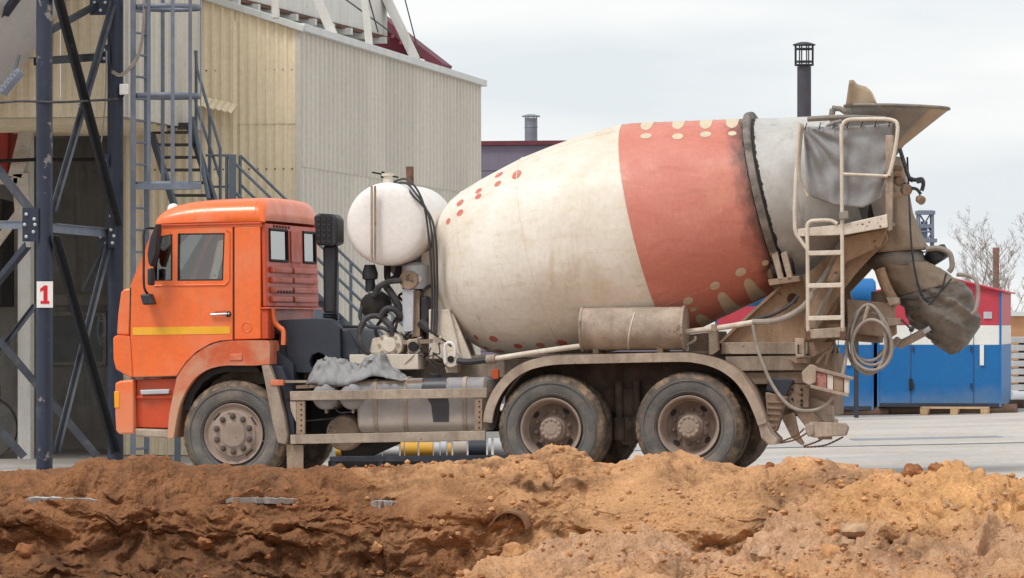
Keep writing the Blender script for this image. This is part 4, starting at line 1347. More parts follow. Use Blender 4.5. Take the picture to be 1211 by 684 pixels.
def build_ladder():
    d = 53.4
    b = W(165, 540, d)
    gz = g(b.x, b.y)
    s = d / FPX
    root = thing('caged_ladder', 'galvanised fixed ladder with round safety cage behind the cab', 'ladder', (b.x, b.y, gz))
    P = lambda px, py, dd=d: W(px, py, dd) - root.location
    near = P(157.5, 0, d); far = P(173.5, 0, d + 0.36)
    top = P(0, -30).z
    for q in (near, far):
        mb = MB(); mb.bar((q.x, q.y, 0), (q.x, q.y, top), 0.035, 0.07, up=(1, 0, 0))
        mb.build('rail', M['galv'], root, smooth=0, bevel=0.006)
    z = 0.25
    while z < top:
        mb = MB(); mb.tube([(near.x, near.y, z), (far.x, far.y, z)], 0.016, 8)
        mb.build('rung', M['galv'], root)
        z += 0.285
    cx = (near + far) / 2
    ctr = Vector((P(197, 0).x, cx.y, 0))
    rx, ry = 0.43, 0.38
    def hoop(z, h):
        pts = [Vector((ctr.x + rx * math.cos(a), ctr.y + ry * math.sin(a), z)) for a in [2 * math.pi * k / 40 for k in range(40)]]
        mb = MB()
        lo = [p - Vector((0, 0, h / 2)) for p in pts] ; hi = [p + Vector((0, 0, h / 2)) for p in pts]
        mb.grid([lo, hi], closed_u=True)
        mb.build('hoop', M['galv'], root, smooth=40, solid=0.012)
    for py in (-22, 8, 113):
        hoop(P(0, py).z, 0.06)
    hz = P(0, 219).z
    hoop(hz, 0.09)
    # bottom landing plate as a ring with a kick strip
    mb = MB()
    mb.bar(P(160, 221, d - 0.30), P(237, 221, d - 0.30), 0.03, 0.07); mb.build('landing_edge', M['galv'], root, smooth=0)
    for a in (-2.1, -1.35, -0.75, 0.0, 0.9, 1.8):
        p = Vector((ctr.x + rx * math.cos(a), ctr.y + ry * math.sin(a), 0))
        mb = MB(); mb.bar((p.x, p.y, hz - 0.02), (p.x, p.y, top), 0.012, 0.05, up=(math.sin(a), -math.cos(a), 0))
        mb.build('cage_strap', M['galv'], root, smooth=0)
build_ladder()

def build_stair():
    d0 = 56.6
    b = W(268, 520, 56.0)
    gz = g(b.x, b.y)
    root = thing('steel_stair', 'grey steel staircase with pipe handrails against the beige hall', 'stairs', (b.x, b.y, gz))
    P = lambda px, py, dd: W(px, py, dd) - root.location
    # upper flight: comes down towards the camera and to the right
    a0, a1 = P(176, 148, 57.0), P(214, 268, 55.6)
    wv = P(224, 148, 57.0) - a0
    for q in (a0, a0 + wv):
        e = a1 - a0
        mb = MB(); mb.bar(q, q + e, 0.04, 0.16, up=(0, 0, 1)); mb.build('stringer', M['stair'], root, smooth=0)
    n = 8
    for k in range(n):
        q = a0 + (a1 - a0) * ((k + 0.6) / n)
        mb = MB(); mb.bar(q + wv * 0.04, q + wv * 0.96, 0.20, 0.035); mb.build('tread', M['stair_dark'], root, smooth=0)
    mb = MB(); c = a0 + wv / 2; mb.box(c + Vector((0, 0.4, 0.0)), (wv.x + 0.1, 0.9, 0.06)); mb.build('top_landing', M['stair_dark'], root, smooth=0)
    # landing at the foot of the upper flight
    lz = a1.z - 0.05
    mb = MB(); l0 = P(205, 0, 55.6); l1 = P(272, 0, 55.6)
    mb.bx(l0.x, l1.x, l0.y - 0.5, l0.y + 0.55, lz - 0.08, lz); mb.build('landing', M['stair'], root, smooth=0)
    def rail(pts, r=0.021):
        mb = MB(); mb.tube([P(*p) for p in pts], r, 8); mb.build('handrail', M['stair'], root)
    def postb(px, y0, y1, dd, w=0.035):
        mb = MB(); mb.tube([P(px, y0, dd), P(px, y1, dd)], w / 1.6, 8); mb.build('rail_post', M['stair'], root)
    # rails of the upper flight
    rail([(231, 60, 57.0), (233, 82, 57.0), (261, 178, 55.9)])
    rail([(231, 118, 57.0), (233, 128, 57.0), (261, 212, 55.9)])
    rail([(228, 140, 57.0), (247, 236, 55.4)], 0.03)
    postb(248, 136, 262, 56.4); postb(260.5, 175, 268, 55.9); postb(232, 60, 160, 57.0)
    rail([(243, 184, 56.2), (272, 184, 56.2)], 0.016)
    rail([(248, 221, 56.2), (272, 221, 56.2)], 0.016)
    # lower flight: down to the right along the wall, behind the cab
    for dd, off in ((55.3, 0), (56.3, 16)):
        s0, s1 = P(268 + off, 268, dd), P(268 + off + 262, 520, dd)
        mb = MB(); mb.bar(s0, s1, 0.04, 0.18, up=(0, 0, 1)); mb.build('stringer', M['stair'], root, smooth=0)
        for lift in (84, 50):
            mb = MB()
            u = Vector((0, 0, lift * dd / FPX))
            mb.tube([s0 + u, s1 + u], 0.02, 8); mb.build('handrail', M['stair'], root)
        for t in (0.0, 0.25, 0.5, 0.75, 0.98):
            q = s0.lerp(s1, t)
            mb = MB(); mb.tube([q, q + Vector((0, 0, 84 * dd / FPX))], 0.022, 8); mb.build('rail_post', M['stair'], root)
    mb = MB(); q = P(275, 0, 55.3); mb.bx(q.x - 0.05, q.x + 0.05, q.y - 0.05, q.y + 0.05, P(0, 268, 55.3).z, P(0, 183, 55.3).z); mb.build('newel_post', M['stair'], root, smooth=0)
    for k in range(13):
        t = (k + 0.5) / 13
        q0 = P(268, 268, 55.3).lerp(P(530, 520, 55.3), t); q1 = P(284, 268, 56.3).lerp(P(546, 520, 56.3), t)
        mb = MB(); mb.bar(q0, q1, 0.24, 0.03); mb.build('tread', M['stair_dark'], root, smooth=0)
    # landing legs
    for px, dd in ((210, 55.2), (270, 55.2), (210, 56.0), (268, 56.0)):
        q = P(px, 0, dd)
        mb = MB(); mb.bx(q.x - 0.04, q.x + 0.04, q.y - 0.04, q.y + 0.04, 0.0, lz - 0.08); mb.build('leg', M['stair'], root, smooth=0)
build_stair()

def build_bay_machine():
    d = 57.0
    b = W(5, 540, d)
    gz = g(b.x, b.y)
    root = thing('parked_loader', 'cream framed machine with red panel parked in the dark bay', 'machine', (b.x, b.y, gz))
    P = lambda px, py, dd=d: W(px, py, dd) - root.location
    def bar(a, c, w, h, nm='frame_post', mat=M['cream'], **k):
        mb = MB(); mb.bar(a, c, w, h, **k); return mb.build(nm, mat, root, smooth=0, bevel=0.012)
    for dd in (d, d + 1.5):
        bar(P(38, 128, dd), P(18, 210, dd), 0.1, 0.2)
        bar(P(24, 205, dd), P(28, 268, dd), 0.1, 0.22)
        bar(P(-70, 146, dd), P(34, 149, dd), 0.1, 0.10, 'frame_beam')
        bar(P(-70, 214, dd), P(22, 214, dd), 0.1, 0.10, 'frame_beam')
        bar(P(-20, 310, dd), P(24, 250, dd), 0.08, 0.12)
    mb = MB(); c = P(-35, 181, d + 0.8); mb.box(c, (1.25, 1.3, 0.62)); mb.build('cab_panel', M['red_panel'], root, smooth=0, bevel=0.03)
    mb = MB(); c = P(-40, 300, d + 0.8); mb.box(c, (1.2, 1.3, 1.5)); mb.build('body', M['void'], root, smooth=0, bevel=0.03)
    for px, dd in ((-85, d + 0.2), (-15, d + 0.2), (-85, d + 1.4), (-15, d + 1.4)):
        q = P(px, 520, dd)
        mb = MB(); mb.lathe([(-0.14, 0.3), (-0.12, 0.42), (0.12, 0.42), (0.14, 0.3)], (q.x, q.y, 0.42), (0, 1, 0), 28); mb.build('wheel', M['rubber'], root)
    mb = MB(); c = P(-50, 430, d + 0.8); mb.box((c.x, c.y, 0.75), (1.1, 0.8, 0.5)); mb.build('chassis', M['void'], root, smooth=0)
    mb = MB(); mb.tube([P(-10, 191, d - .2), P(40, 189, d - .2), P(112, 189, d - .2)], 0.025, 8); mb.build('boom_bar', M['void'], root)
build_bay_machine()

# ------------------------------------------------------------------ containers and far things on the right
CY = R(9.0)
def build_container(px0, px1, ytop, yapex, d, label, depth=5.2, tank=False):
    o = W(px0, 490, d)
    gz = g(o.x, o.y)
    root = thing('site_container', label, 'container', (o.x, o.y, gz), 'site containers in red, white and blue')
    root.rotation_euler = (0, 0, -CY)
    s = d / FPX
    Wd = (px1 - px0) * s / math.cos(CY)
    z = lambda py: (EYE - (py - HOR) * s) - gz
    zb, z1, z2, z3, za = 0.16, z(408), z(385), z(ytop), z(yapex)
    def shell(nm, a, b, mat):
        mb = MB(); mb.bx(0, Wd, 0, depth, a, b); return mb.build(nm, mat, root, smooth=0, bevel=0.006)
    shell('lower_wall', zb, z1, M['c_blue'])
    shell('middle_band', z1 + 0.001, z2, M['c_white'])
    shell('upper_wall', z2 + 0.001, z3, M['c_red'])
    mb = MB(); mb.plate([(0, z3 + .001), (Wd, z3 + .001), (Wd / 2, za - 0.02)], 0.0, depth); mb.build('gable', M['c_red'], root, smooth=0)
    for sgn in (0, 1):
        a = Vector((-0.08 if sgn == 0 else Wd + 0.08, 0, z3 - 0.02)); b = Vector((Wd / 2, 0, za))
        mb = MB(); mb.bar((a + b) / 2 + Vector((0, -0.07, 0)), (a + b) / 2 + Vector((0, depth + 0.07, 0)), (b - a).length, 0.03, up=((b - a).cross(Vector((0, 1, 0))))) 
        mb.build('roof_sheet', M['c_red'], root, smooth=0)
    for f in (0.27, 0.78):
        mb = MB(); mb.bx(Wd * f - 0.006, Wd * f + 0.006, -0.006, 0.01, zb, z3); mb.build('panel_seam', M['maroon_dark'] if False else M['navy_steel'], root, smooth=0)
    mb = MB(); mb.bx(Wd * 0.27 - 0.03, Wd * 0.27 + 0.03, -0.03, -0.004, z(462), z(448)); mb.build('door_handle', M['void'], root, smooth=0)
    mb = MB(); mb.bx(Wd * 0.83, Wd * 0.85 + 0.03, -0.03, -0.002, z(432), z(408)); mb.build('white_strip', M['c_white'], root, smooth=0)
    mb = MB(); mb.bx(Wd * 0.86, Wd * 0.86 + 0.16, -0.02, -0.002, z(377), z(369)); mb.build('vent_plate', M['alu'], root, smooth=0)
    for f in (0.29, 0.76):
        for zz in (0.5, 1.2, 1.9):
            mb = MB(); mb.tube([(Wd * f, -0.018, zz), (Wd * f, -0.018, zz + 0.11)], 0.016, 8); mb.build('hinge', M['navy_steel'], root)
    mb = MB(); mb.bx(0.02, Wd - 0.02, -0.010, 0.0, zb, zb + 0.07); mb.build('bottom_rail', M['navy_steel'], root, smooth=0)
    mb = MB(); mb.bx(Wd - 0.03, Wd + 0.012, -0.012, 0.03, zb, z3); mb.build('corner_post', M['c_blue'], root, smooth=0)
    mb = MB(); mb.bx(-0.01, 0.03, -0.012, 0.02, zb, z3); mb.build('corner_post', M['c_blue'], root, smooth=0)
    for y in (0.3, depth - 0.6):
        mb = MB(); mb.tube([(-0.28 * 0, y, 0.09), (Wd + 0.30, y - 0.22, 0.11)], 0.115, 14); mb.build('timber_skid', M['log'], root)
    return root, Wd, z
build_container(1038, 1181, 344, 326, 78.0, 'red, white and blue site container with gable roof beside the pallet')
build_container(846, 1030, 344, 328, 78.6, 'red, white and blue site container mostly hidden behind the truck rear')

def build_canopy():
    d = 76.0
    a, b = W(880, 352, d), W(1035, 352, d)
    gz = g(a.x, a.y)
    root = thing('blue_water_tank', 'round-topped bright blue tank on legs behind the truck pedestal', 'tank', (a.x, a.y, gz))
    L = b.x - a.x
    zc = W(0, 346, d).z - gz
    r = 0.26
    mb = MB(); mb.lathe([(0, 0.02), (0.0, r * 0.8), (0.05, r), (L - 0.05, r), (L, r * 0.8), (L, 0.02)], (0, 0, zc), (1, 0, 0), 36)
    mb.build('barrel', M['c_blue'], root, smooth=40)
    for x in (0.3, L - 0.35):
        for y in (-0.15, 0.15):
            mb = MB(); mb.bx(x - 0.03, x + 0.03, y - 0.03, y + 0.03, 0, zc - r * 0.7); mb.build('leg', M['navy_steel'], root, smooth=0)
    mb = MB(); mb.bx(L - 0.42, L - 0.16, -0.3, 0.3, zc - r - 0.30, zc - r * 0.85); mb.build('cradle', M['navy_steel'], root, smooth=0)
build_canopy()

def build_pallet():
    d = 76.9
    a = W(1088, 500, d)
    gz = g(a.x, a.y)
    s = d / FPX
    Wd = 80 * s
    root = thing('wooden_pallet', 'pale wooden pallet lying in front of the blue container', 'pallet', (a.x, a.y, gz))
    root.rotation_euler = (0, 0, -CY)
    for k in range(5):
        mb = MB(); mb.bx(0, Wd, k * 0.16, k * 0.16 + 0.11, 0.125, 0.15); mb.build('top_board', M['wood'], root, smooth=0)
    for x in (0.0, Wd / 2 - 0.07, Wd - 0.14):
        for y in (0.0, 0.64):
            mb = MB(); mb.bx(x, x + 0.14, y, y + 0.11, 0.025, 0.122); mb.build('block', M['wood'], root, smooth=0)
        mb = MB(); mb.bx(x, x + 0.14, -0.003, 0.76, 0.0, 0.022); mb.build('bottom_board', M['wood'], root, smooth=0)
build_pallet()

def build_far_right():
    # stack of slabs
    d = 92.0
    a = W(1197, 456, d)
    gz = g(a.x, a.y)
    s = d / FPX
    ztop = W(0, 398, d).z
    n = 8
    root = thing('slab_stack', 'stack of grey concrete slabs beyond the site container', 'slabs', (a.x, a.y, gz))
    h = (ztop - gz) / n
    for k in range(n):
        mb = MB(); mb.bx(0.03 * (k % 2), 2.6, 0.0, 1.4, k * h + 0.03, (k + 1) * h - 0.015); mb.build('slab', M['slab'], root, smooth=0, bevel=0.01)
        for x in (0.3, 2.2):
            mb = MB(); mb.bx(x, x + 0.08, 0.05, 1.3, k * h - 0.013, k * h + 0.028); mb.build('spacer', M['wood'], root, smooth=0)
    # white pipe
    d = 86.0
    a = W(1197, 461, d)
    gz = g(a.x, a.y)
    mb = MB(); r = 0.14
    mb.lathe([(0, r * 0.85), (0, r), (3, r), (3, r * .85)], (0, 0, 0), (1, 0.05, 0), 20)
    o = mb.build('drain_pipe', M['pipe_white'], None)
    o.location = (a.x, a.y, gz + r)
    tag(o, 'thick white pipe lying on the yard before the slab stack', 'pipe')
    # low brown wall
    d = 118.0
    a = W(1190, 372, d)
    gz = g(a.x, a.y)
    root = thing('low_brown_building', 'low orange-brown building with flat roof behind the slab stack', 'building', (a.x, a.y, gz))
    h = W(0, 374, d).z - gz
    mb = MB(); mb.bx(0, 9, 0, 4, 0, h); mb.build('wall', M['brick_far'], root, smooth=0)
    mb = MB(); mb.bx(-0.15, 9.1, -0.15, 4.1, h + 0.002, h + 0.12); mb.build('roof', M['flash'], root, smooth=0)
    # brick chimney
    d = 165.0
    a = W(1178, 340, d)
    gz = g(a.x, a.y)
    root = thing('brick_chimney', 'slender red brick chimney among the bare trees', 'chimney', (a.x, a.y, gz))
    h = W(0, 293, d).z - gz
    r = 3.6 * d / FPX
    mb = MB(); mb.lathe([(0, r * 1.15), (h - 0.2, r)], (0, 0, 0), (0, 0, 1), 16); mb.build('shaft', M['brick_red'], root)
    mb = MB(); mb.lathe([(h - 0.2, r * 1.15), (h, r * 1.15), (h, r * 0.7)], (0, 0, 0), (0, 0, 1), 16); mb.build('rim', M['brick_red'], root)
    # far headframe tower
    d = 240.0
    a = W(1094, 330, d)
    gz = g(a.x, a.y)
    s = d / FPX
    root = thing('lattice_headframe', 'distant blue-grey lattice tower with platform beside the chute', 'tower', (a.x, a.y, gz))
    h = W(0, 250, d).z - gz
    hw = 8 * s
    legs = [(-hw, -hw), (hw, -hw), (hw, hw), (-hw, hw)]
    for (x, y) in legs:
        mb = MB(); mb.tube([(x * 1.2, y * 1.2, 0), (x, y, h)], 0.09, 6); mb.build('leg', M['tower_far'], root)
    nlev = 7
    for k in range(nlev):
        za_, zb_ = h * k / nlev, h * (k + 1) / nlev
        for q in range(4):
            p, r2 = legs[q], legs[(q + 1) % 4]
            mb = MB(); mb.tube([(p[0], p[1], za_), (r2[0], r2[1], zb_)], 0.05, 5); mb.tube([(p[0], p[1], zb_), (r2[0], r2[1], zb_)], 0.05, 5)
            mb.build('lattice_bar', M['tower_far'], root)
    for py, ww in ((252, 11), (268, 9), (285, 13)):
        z = W(0, py, d).z - gz
        mb = MB(); mb.bx(-ww * s, ww * s, -ww * s, ww * s, z - 0.1, z + 0.12); mb.build('platform', M['tower_far'], root, smooth=0)
    mb = MB(); mb.bx(-hw * 0.6, hw * 0.3, -hw * .7, hw * .7, W(0, 284, d).z - gz, W(0, 262, d).z - gz); mb.build('machine_room', M['tower_far'], root, smooth=0)
build_far_right()

def bare_tree(px, pybase, pytop, d, seed, label):
    rnd = random.Random(seed)
    b = W(px, pybase, d)
    gz = g(b.x, b.y)
    root = thing('bare_tree', label, 'tree', (b.x, b.y, gz), 'leafless trees beyond the yard')
    H = W(0, pytop, d).z - gz
    tk, cr = MB(), MB()
    def grow(mb, p, dirv, L, r, lev):
        n = 4
        pts, rs = [p], [r]
        q, dd = p.copy(), dirv.copy()
        for i in range(n):
            dd = (dd + Vector((rnd.uniform(-1, 1), rnd.uniform(-1, 1), rnd.uniform(-0.2, 0.6))) * 0.16).normalized()
            q = q + dd * (L / n)
            pts.append(q.copy()); rs.append(r * (1 - 0.7 * (i + 1) / n))
        mb.tube(pts, rs, 5 if lev < 2 else 3)
        if lev < 4:
            for k in range([11, 7, 6, 4][lev]):
                t = 0.25 + 0.75 * rnd.random() if lev else 0.3 + 0.7 * k / 9
                i = min(n - 1, int(t * n))
                base = pts[i].lerp(pts[i + 1], t * n - i)
                sd = Vector((rnd.uniform(-1, 1), rnd.uniform(-1, 1), rnd.uniform(0.1, 0.9))).normalized()
                grow(cr, base, (dd * 0.6 + sd).normalized(), L * rnd.uniform(0.26, 0.44), max(r * 0.42 * (1.1 - t * .5), 0.0035), lev + 1)
    grow(tk, Vector((0, 0, 0)), Vector((rnd.uniform(-.05, .05), 0, 1)), H * 0.78, H * 0.009, 0)
    tk.build('trunk', M['bark'], root, smooth=40, fix=False)
    cr.build('crown', M['bark'], root, smooth=40, fix=False)
bare_tree(1137, 335, 268, 150, 2, 'thin upright bare tree behind the red gable roof')
bare_tree(1168, 335, 284, 155, 5, 'wide bare tree beside the brick chimney')
bare_tree(1188, 335, 280, 160, 21, 'dense bare tree just right of the brick chimney')
bare_tree(1203, 335, 286, 148, 9, 'bushy bare tree at the yard edge beyond the slab stack')
bare_tree(1155, 335, 290, 152, 33, 'low bare tree between the gable roof and the brick chimney')
bare_tree(1232, 335, 276, 152, 12, 'tall bare tree farthest along the yard edge')

# low rack of banded pipes standing behind the truck
def build_pipe_rack():
    d = 51.0
    a = W(392, 545, d)
    gz = g(a.x, a.y)
    s = d / FPX
    root = thing('pipe_rack', 'low rack of white and yellow banded pipes under the truck belly', 'rack', (a.x, a.y, gz))
    P = lambda px, py, dd=d: W(px, py, dd) - root.location
    zb = P(0, 544).z
    for dd in (d, d + 0.7):
        mb = MB(); mb.bar(P(390, 543, dd), P(600, 541, dd), 0.06, 0.06); mb.build('rail', M['navy_steel'], root, smooth=0)
    mb = MB(); q0, q1 = P(388, 549, d + 0.1), P(602, 548, d + 0.1); mb.bx(q0.x, q1.x, q0.y, q0.y + 0.75, 0, P(0, 546).z); mb.build('shade_block', M['void'], root, smooth=0)  # dark block added to stand for the shade under the rack
    for px in (395, 450, 505, 560, 598):
        mb = MB(); p = P(px, 543); mb.bx(p.x - 0.03, p.x + 0.03, p.y - 0.02, p.y + 0.72, 0, p.z - 0.03); mb.build('leg', M['navy_steel'], root, smooth=0)
    seg = [(397, 408, 7, 'pipe_yellow'), (409, 452, 4.5, 'pipe_white'), (453, 472, 6, 'pipe_white'), (474, 478, 9, 'pipe_yellow'), (479, 494, 8.5, 'pipe_yellow'),
           (496, 512, 8.5, 'pipe_yellow'), (513, 520, 8.5, 'pipe_white'), (521, 528, 9, 'pipe_white'), (529, 534, 8, 'pipe_yellow'), (536, 552, 9, 'grey_tank'), (554, 575, 9.5, 'navy_steel'), (577, 581, 11, 'pipe_white'), (584, 598, 11, 'pipe_white')]
    for k, (x0, x1, r, mt) in enumerate(seg):
        q0, q1 = P(x0, 540 - r, d + 0.25), P(x1, 540 - r, d + 0.25)
        mb = MB(); mb.tube([q0, q1], r * s, 18); mb.build('pipe_section', M[mt], root)
build_pipe_rack()
# ------------------------------------------------------------------ the mixer truck
TM = Matrix(((TX.x, TY.x, TZ.x, TO.x), (TX.y, TY.y, TZ.y, TO.y), (TX.z, TY.z, TZ.z, TO.z), (0, 0, 0, 1)))
TMI = TM.inverted()
truck = thing('mixer_truck', 'orange-cabbed concrete mixer truck with white and red drum behind the soil bank', 'truck')
truck.matrix_world = TM
_cam_l = TMI @ Vector((0, 0, EYE))
def T(px, py, Y):
    """truck coordinates of the point seen at px, py that lies Y metres in from the near side"""
    w = TMI @ W(px, py, 40.0)
    d = w - _cam_l
    t = (Y - _cam_l.y) / d.y
    return _cam_l + d * t
def PL(pts, Y):
    return [((q := T(p[0], p[1], Y)).x, q.z) for p in pts]
def tpart(mb, name, mat, parent=None, **k):
    return mb.build(name, mat, parent if parent is not None else truck, **k)
def tplate(name, pts, y0, y1, mat, parent=None, holes=(), ref=None, **k):
    rY = y0 if ref is None else ref
    mb = MB(); mb.plate(PL(pts, rY), y0, y1, [PL(h, rY) for h in holes])
    k.setdefault('smooth', 30)
    return tpart(mb, name, mat, parent, **k)
def ttube(name, pts, r, mat, parent=None, n=8, smooth_path=True, **k):
    q = [T(*p) for p in pts]
    if smooth_path and len(q) > 2: q = smoothpts(q)
    mb = MB(); mb.tube(q, r, n)
    return tpart(mb, name, mat, parent, **k)
PXM = 45.0 / FPX          # metres per photo pixel about the truck
YN, YF = 0.05, 2.45       # cab sides
MID = 1.25

# ---------------- wheels
def wheel(cx, cz, y, side, kind, far=False):
    """y: outer face; side +1 = body of the wheel lies towards +Y"""
    r = TYRE
    root_prof = []
    ax = Vector((0, side, 0))
    o = Vector((cx, y, cz))
    w = 0.33
    prof = [(0.075, 0.335), (0.03, 0.36), (0.008, 0.40), (0.0, 0.46), (0.012, 0.525), (0.035, 0.562), (0.06, 0.585), (0.09, r), (w - 0.09, r), (w - 0.06, 0.585), (w - 0.035, 0.562), (w, 0.46), (w - 0.02, 0.36), (w - 0.05, 0.335)]
    def mod(i, k, a):
        if i in (7, 8): return (0.0 if (k // 2) % 2 else -0.003) + 0.002 * math.sin(k * 1.7)
        if i in (6, 9): return (0.0 if (k // 2) % 2 else -0.005)
        if i in (5, 10): return (0.0 if (k // 2) % 2 else -0.006)
        return 0.0
    if kind == 'front':
        rim_prof = [(0.02, 0.340), (0.005, 0.334), (0.015, 0.322), (0.035, 0.312), (0.045, 0.30), (0.035, 0.26), (0.010, 0.245), (0.005, 0.16), (0.0, 0.145), (-0.012, 0.140), (-0.014, 0.128), (-0.010, 0.0)]
    else:
        rim_prof = [(0.02, 0.340), (0.005, 0.334), (0.012, 0.318), (0.05, 0.305), (0.13, 0.298), (0.16, 0.285), (0.165, 0.15), (0.165, 0.0)]
    mb = MB(); mb.lathe(rim_prof, o, ax, 48, cap=False)
    wh = tpart(mb, 'wheel', M['rim'], smooth=35)
    mb = MB(); mb.lathe(prof[:5], o, ax, 48, cap=False)
    tpart(mb, 'sidewall', M['rubber'], wh, smooth=50)
    mb = MB(); mb.lathe(prof[4:], o, ax, 176, (lambda i, k, a: mod(i + 4, k, a)), cap=False)
    tpart(mb, 'tread', M['tread'], wh, smooth=25)
    # moulded rings on the sidewall
    mb = MB()
    for rr, off in ((0.385, 0.012), (0.50, -0.001)):
        mb.tube([o + ax * off + Vector((math.cos(a) * rr, 0, math.sin(a) * rr)) for a in [2 * math.pi * k / 64 for k in range(64)]], 0.006, 5, closed=True)
    tpart(mb, 'sidewall_ring', M['rubber'], wh, smooth=50)
    if not far:
        if kind == 'front':
            for k in range(10):
                a = 2 * math.pi * (k + 0.5) / 10
                c = o + Vector((math.cos(a) * 0.197, 0, math.sin(a) * 0.197)) + ax * 0.008
                mb = MB(); mb.lathe([(0.0, 0.034), (-0.014, 0.034), (-0.016, 0.024), (-0.045, 0.021), (-0.05, 0.012)], c, ax, 12)
                tpart(mb, 'wheel_nut', M['nut'], wh, smooth=30)
            for a in (0.55, 2.35, 5.4):
                c = o + Vector((math.cos(a) * 0.272, 0, math.sin(a) * 0.272)) + ax * 0.032
                t = Vector((-math.sin(a), 0, math.cos(a)))
                mb = MB(); mb.bar(c - t * 0.05, c + t * 0.05, 0.014, 0.012, up=(0, 1, 0)); tpart(mb, 'slot', M['seam'], wh, smooth=0)
        else:
            mb = MB(); mb.lathe([(0.166, 0.15), (0.13, 0.135), (0.12, 0.12), (0.03, 0.118), (0.018, 0.105), (0.018, 0.07), (0.012, 0.06), (0.012, 0.0)], o, ax, 32)
            hb = tpart(mb, 'hub', M['rim'], wh, smooth=30)
            mb = MB()
            for k in range(12):
                a = 2 * math.pi * k / 12
                c = o + Vector((math.cos(a) * 0.103, 0, math.sin(a) * 0.103)) + ax * 0.024
                mb.lathe([(0.012, 0.016), (-0.012, 0.016), (-0.018, 0.009)], c, ax, 8)
            tpart(mb, 'hub_bolts', M['rim'], wh, smooth=30)
            for k in range(10):
                a = 2 * math.pi * (k + 0.3) / 10
                c = o + Vector((math.cos(a) * 0.185, 0, math.sin(a) * 0.185)) + ax * 0.163
                mb = MB(); mb.lathe([(0.0, 0.028), (-0.025, 0.026), (-0.03, 0.015), (-0.055, 0.014)], c, ax, 8)
                tpart(mb, 'wheel_nut', M['rim_dark'], wh, smooth=30)
            for a in (0.9, 2.45, 4.0, 5.6):
                c = o + Vector((math.cos(a) * 0.238, 0, math.sin(a) * 0.238)) + ax * 0.160
                rad = Vector((math.cos(a), 0, math.sin(a))); tng = Vector((-math.sin(a), 0, math.cos(a)))
                mb = MB(); mb.add([c + rad * 0.026 * math.cos(q) + tng * 0.045 * math.sin(q) for q in [2 * math.pi * j / 16 for j in range(16)]], [tuple(range(16))])
                tpart(mb, 'hand_hole', M['void'], wh, smooth=0, solid=0.004)
            c = o + ax * 0.159
            mb = MB(); mb.lathe([(0.0, 0.275), (0.0, 0.16)], c, ax, 40, cap=False); tpart(mb, 'disc', M['rim_dark'], wh, smooth=30)
    return wh

CZ = TYRE
x_f = T(275, 513.5, 0).x
x_m = T(651, 509, 0).x
x_r = T(814, 504.5, 0).x
wheel(x_f, CZ, 0.02, 1, 'front')
wheel(x_f, CZ, 2.48, -1, 'front', far=True)
for xx in (x_m, x_r):
    wheel(xx, CZ, 0.0, 1, 'rear')
    wheel(xx, CZ, 0.35, 1, 'rear', far=True)
    wheel(xx, CZ, 2.5, -1, 'rear', far=True)
    wheel(xx, CZ, 2.15, -1, 'rear', far=True)
for xx, y0, y1 in ((x_f, 0.25, 2.25), (x_m, 0.6, 1.9), (x_r, 0.6, 1.9)):
    mb = MB(); mb.tube([(xx, y0 - 0.1, CZ), (xx, 1.0, CZ), (xx, 1.08, CZ), (xx, 1.25, CZ), (xx, 1.42, CZ), (xx, 1.5, CZ), (xx, y1 + 0.1, CZ)], [0.09, 0.09, 0.16, 0.24, 0.16, 0.09, 0.09] if xx > 2 else 0.08, 16)
    tpart(mb, 'axle', M['underside_shade'], smooth=40)

# ---------------- chassis
zc0, zc1 = T(600, 447, 0.8).z, T(600, 424, 0.8).z
for yy in (0.82, 1.60):
    mb = MB()
    xs0, xs1 = T(190, 440, 0.8).x, T(982, 440, 0.8).x
    mb.bx(xs0, xs1, yy, yy + 0.08, zc0 - 0.02, zc1)
    mb.bx(xs0 + 2.2, xs1, yy - 0.03, yy + 0.11, zc1 + 0.002, zc1 + 0.04)
    tpart(mb, 'frame_rail', M['tan'], smooth=0, bevel=0.006)
for px in (340, 440, 540, 640, 730, 820, 900, 975):
    x = T(px, 440, 0.9).x
    mb = MB(); mb.bx(x, x + 0.08, 0.905, 1.595, zc0 + 0.02, zc1 - 0.03); tpart(mb, 'cross_member', M['underside_shade'], smooth=0)
# gearbox and engine mass low under the cab
mb = MB(); mb.bx(T(190, 0, 1).x, T(345, 0, 1).x, 0.92, 1.58, 0.55, 1.45); tpart(mb, 'engine_block', M['void'], smooth=0, bevel=0.04)
mb = MB(); mb.lathe([(0, 0.26), (0.5, 0.24), (0.9, 0.16), (1.0, 0.08), (3.6, 0.06)], (T(350, 0, 1).x, 1.25, 0.8), (1, 0, -0.04), 20); tpart(mb, 'gearbox', M['void'], smooth=35)
